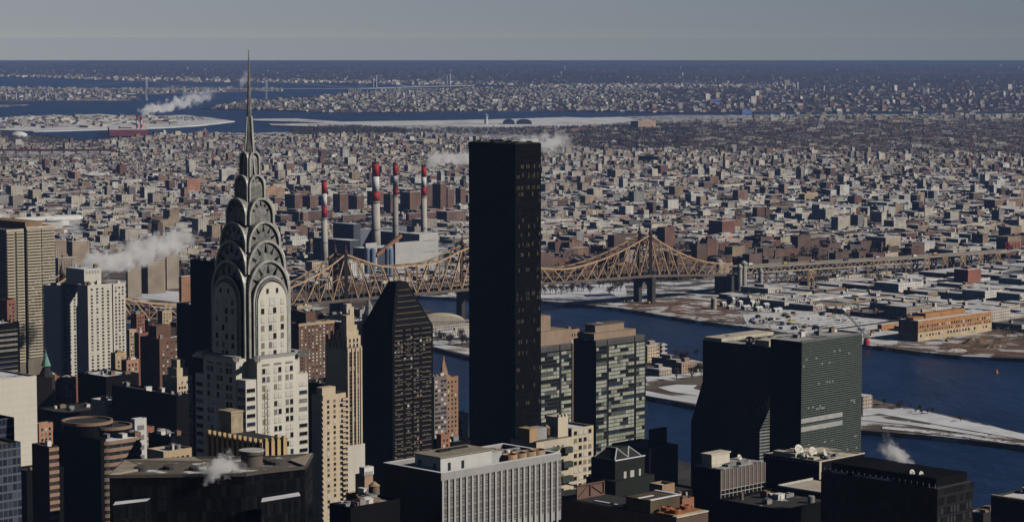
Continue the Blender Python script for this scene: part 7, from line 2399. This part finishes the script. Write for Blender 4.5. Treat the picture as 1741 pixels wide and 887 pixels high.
m.box(0, b, 0, a, zA, h)
zl = B.z(690)
m.frus([(0, cut * .999), (b, 0.0), (b, yB), (0, yB)], [(0, .0), (b, 0), (b, a), (0, a)], zB_, zA)
m.prism([(0, cut), (b, 0), (b, yB), (0, yB)], 0, zB_)
m.build("wall", GRN2, B.root)
c_ = MB().add([(0 + .02, cut - .25, 0), (b * .45, cut * .55 - .25, 0), (b * .45, cut * .55 - .25, zB_), (.02, cut - .25, zB_)], [(0, 1, 2, 3)])
c_.add([(.02, cut - .25, zB_), (b * .45, cut * .55 - .25, zB_), (b * .45, -.25 + cut * .1, B.z(700)), (.02, -.12, B.z(690))], [(0, 1, 2, 3)])
c_.build("chamfer_glazing", M_curtain("chamfer_grid", (.30, .33, .32), (.02, .028, .026), 1.9, 3.0, .42, .3, .3, .05), B.root)
MB().box(.5, b - .5, .5, a - .5, h, h + .25).build("roof", M_snowroof("roof_grey_green", snow=(.5, .5, .48), bare=(.05, .055, .05), amount=.5, scale=.1), B.root)
MB().box(0.0, b * .8, a * .72, a * .98, h + .25, h + 2.2).build("cream_screen", M("cream_parapet", (.6, .54, .43)), B.root)
MB().box(2, b * .3, a * .06, a * .26, h + .25, h + 3.6).build("machine_room", M("cream_parapet", (.6, .54, .43)), B.root)
roof_kit(B, h + .25, 12, 1, b * .5, a * .1, a * .9, (STEEL_GREY, BLACK), 2.4)
it, pr = [], MB().box(-.1, .02, 0, 1.0, 0, .6)
for k in range(26):
    it.append((0, pr, (0, rnd.uniform(2, a * .5), B.z(rnd.uniform(684, 712))), 0))
emit(B.root, "window", it, [M("dim_window", (.2, .22, .24))])

# ------------------------------------------------------------------ steam
def plume(label, p0, p1, r0, r1, dens, name="steam_plume", scale=1.0):
    v = p1 - p0
    L = v.length
    m, nt, bs = nodes_of("steam")
    nt.nodes.remove(bs)
    pv = nt.nodes.new("ShaderNodeVolumePrincipled")
    pv.inputs["Color"].default_value = (.99, .99, .99, 1)
    pv.inputs["Anisotropy"].default_value = 0.0
    co = coord(nt)
    sx = nt.nodes.new("ShaderNodeSeparateXYZ")
    nt.links.new(co, sx.inputs[0])
    u = math_n(nt, 'DIVIDE', sx.outputs[0], L)
    Rr = math_n(nt, 'MULTIPLY_ADD', u, r1 - r0, r0)
    rad = math_n(nt, 'SQRT', math_n(nt, 'ADD', math_n(nt, 'POWER', sx.outputs[1], 2.0), math_n(nt, 'POWER', sx.outputs[2], 2.0)))
    rel_ = math_n(nt, 'DIVIDE', rad, Rr)
    n1 = noise(nt, co, 1.5 / max(r1, 1) / scale, 6, .6)
    val = math_n(nt, 'SUBTRACT', math_n(nt, 'MULTIPLY', n1, 5.0), math_n(nt, 'ADD', math_n(nt, 'MULTIPLY_ADD', rel_, 1.1, 1.45), math_n(nt, 'MULTIPLY', u, .45)))
    f = ramp(nt, val, .0, .55)
    ends = math_n(nt, 'MULTIPLY', ramp(nt, u, 0.0, .05), ramp(nt, math_n(nt, 'SUBTRACT', 1.0, u), 0.0, .25))
    nt.links.new(math_n(nt, 'MULTIPLY', math_n(nt, 'MULTIPLY', f, ends), dens), pv.inputs["Density"])
    nt.links.new(pv.outputs[0], nt.nodes["Material Output"].inputs["Volume"])
    N = 16
    mb = MB()
    rings = 10
    vs = []
    for j in range(rings + 1):
        x = L * j / rings; r = (r0 + (r1 - r0) * j / rings) * 1.35
        vs += [(x, r * math.cos(2 * math.pi * k / N), r * math.sin(2 * math.pi * k / N)) for k in range(N)]
    fs = [(j * N + (k + 1) % N, (j + 1) * N + (k + 1) % N, (j + 1) * N + k, j * N + k) for j in range(rings) for k in range(N)]
    fs += [tuple(range(N - 1, -1, -1)), tuple(rings * N + k for k in range(N))]
    mb.add(vs, fs)
    o = mb.build(name, m)
    o.location = p0
    o.rotation_euler = v.to_track_quat('X', 'Z').to_euler()
    tag(o, label, "steam")
    return kind(o, "stuff")
plume("white steam drifting from the striped chimney past the black tower", at(722, 276, 3600), at(975, 236, 3900), 8, 22, .24)
plume("billowing white steam above the joined white slabs", at(138, 458, 2080), at(330, 402, 2300), 9, 17, .34)
plume("long white steam cloud over the bay", at(238, 192, 10500), at(368, 158, 10900), 20, 40, .09)
plume("thin steam curling off the black office roof", at(1548, 806, 880), at(1505, 752, 900), 2.2, 6.0, .34)
plume("low steam over the black angular tower roof", at(352, 806, 695), at(408, 784, 710), 3.0, 4.2, .5)
plume("faint steam puff far across the bay by the spire", at(409, 147, 14500), at(421, 122, 14800), 14, 40, .012)
plume("faint grey steam by the terraced block turret", at(925, 778, 1030), at(944, 738, 1040), 1.6, 3.4, .10)
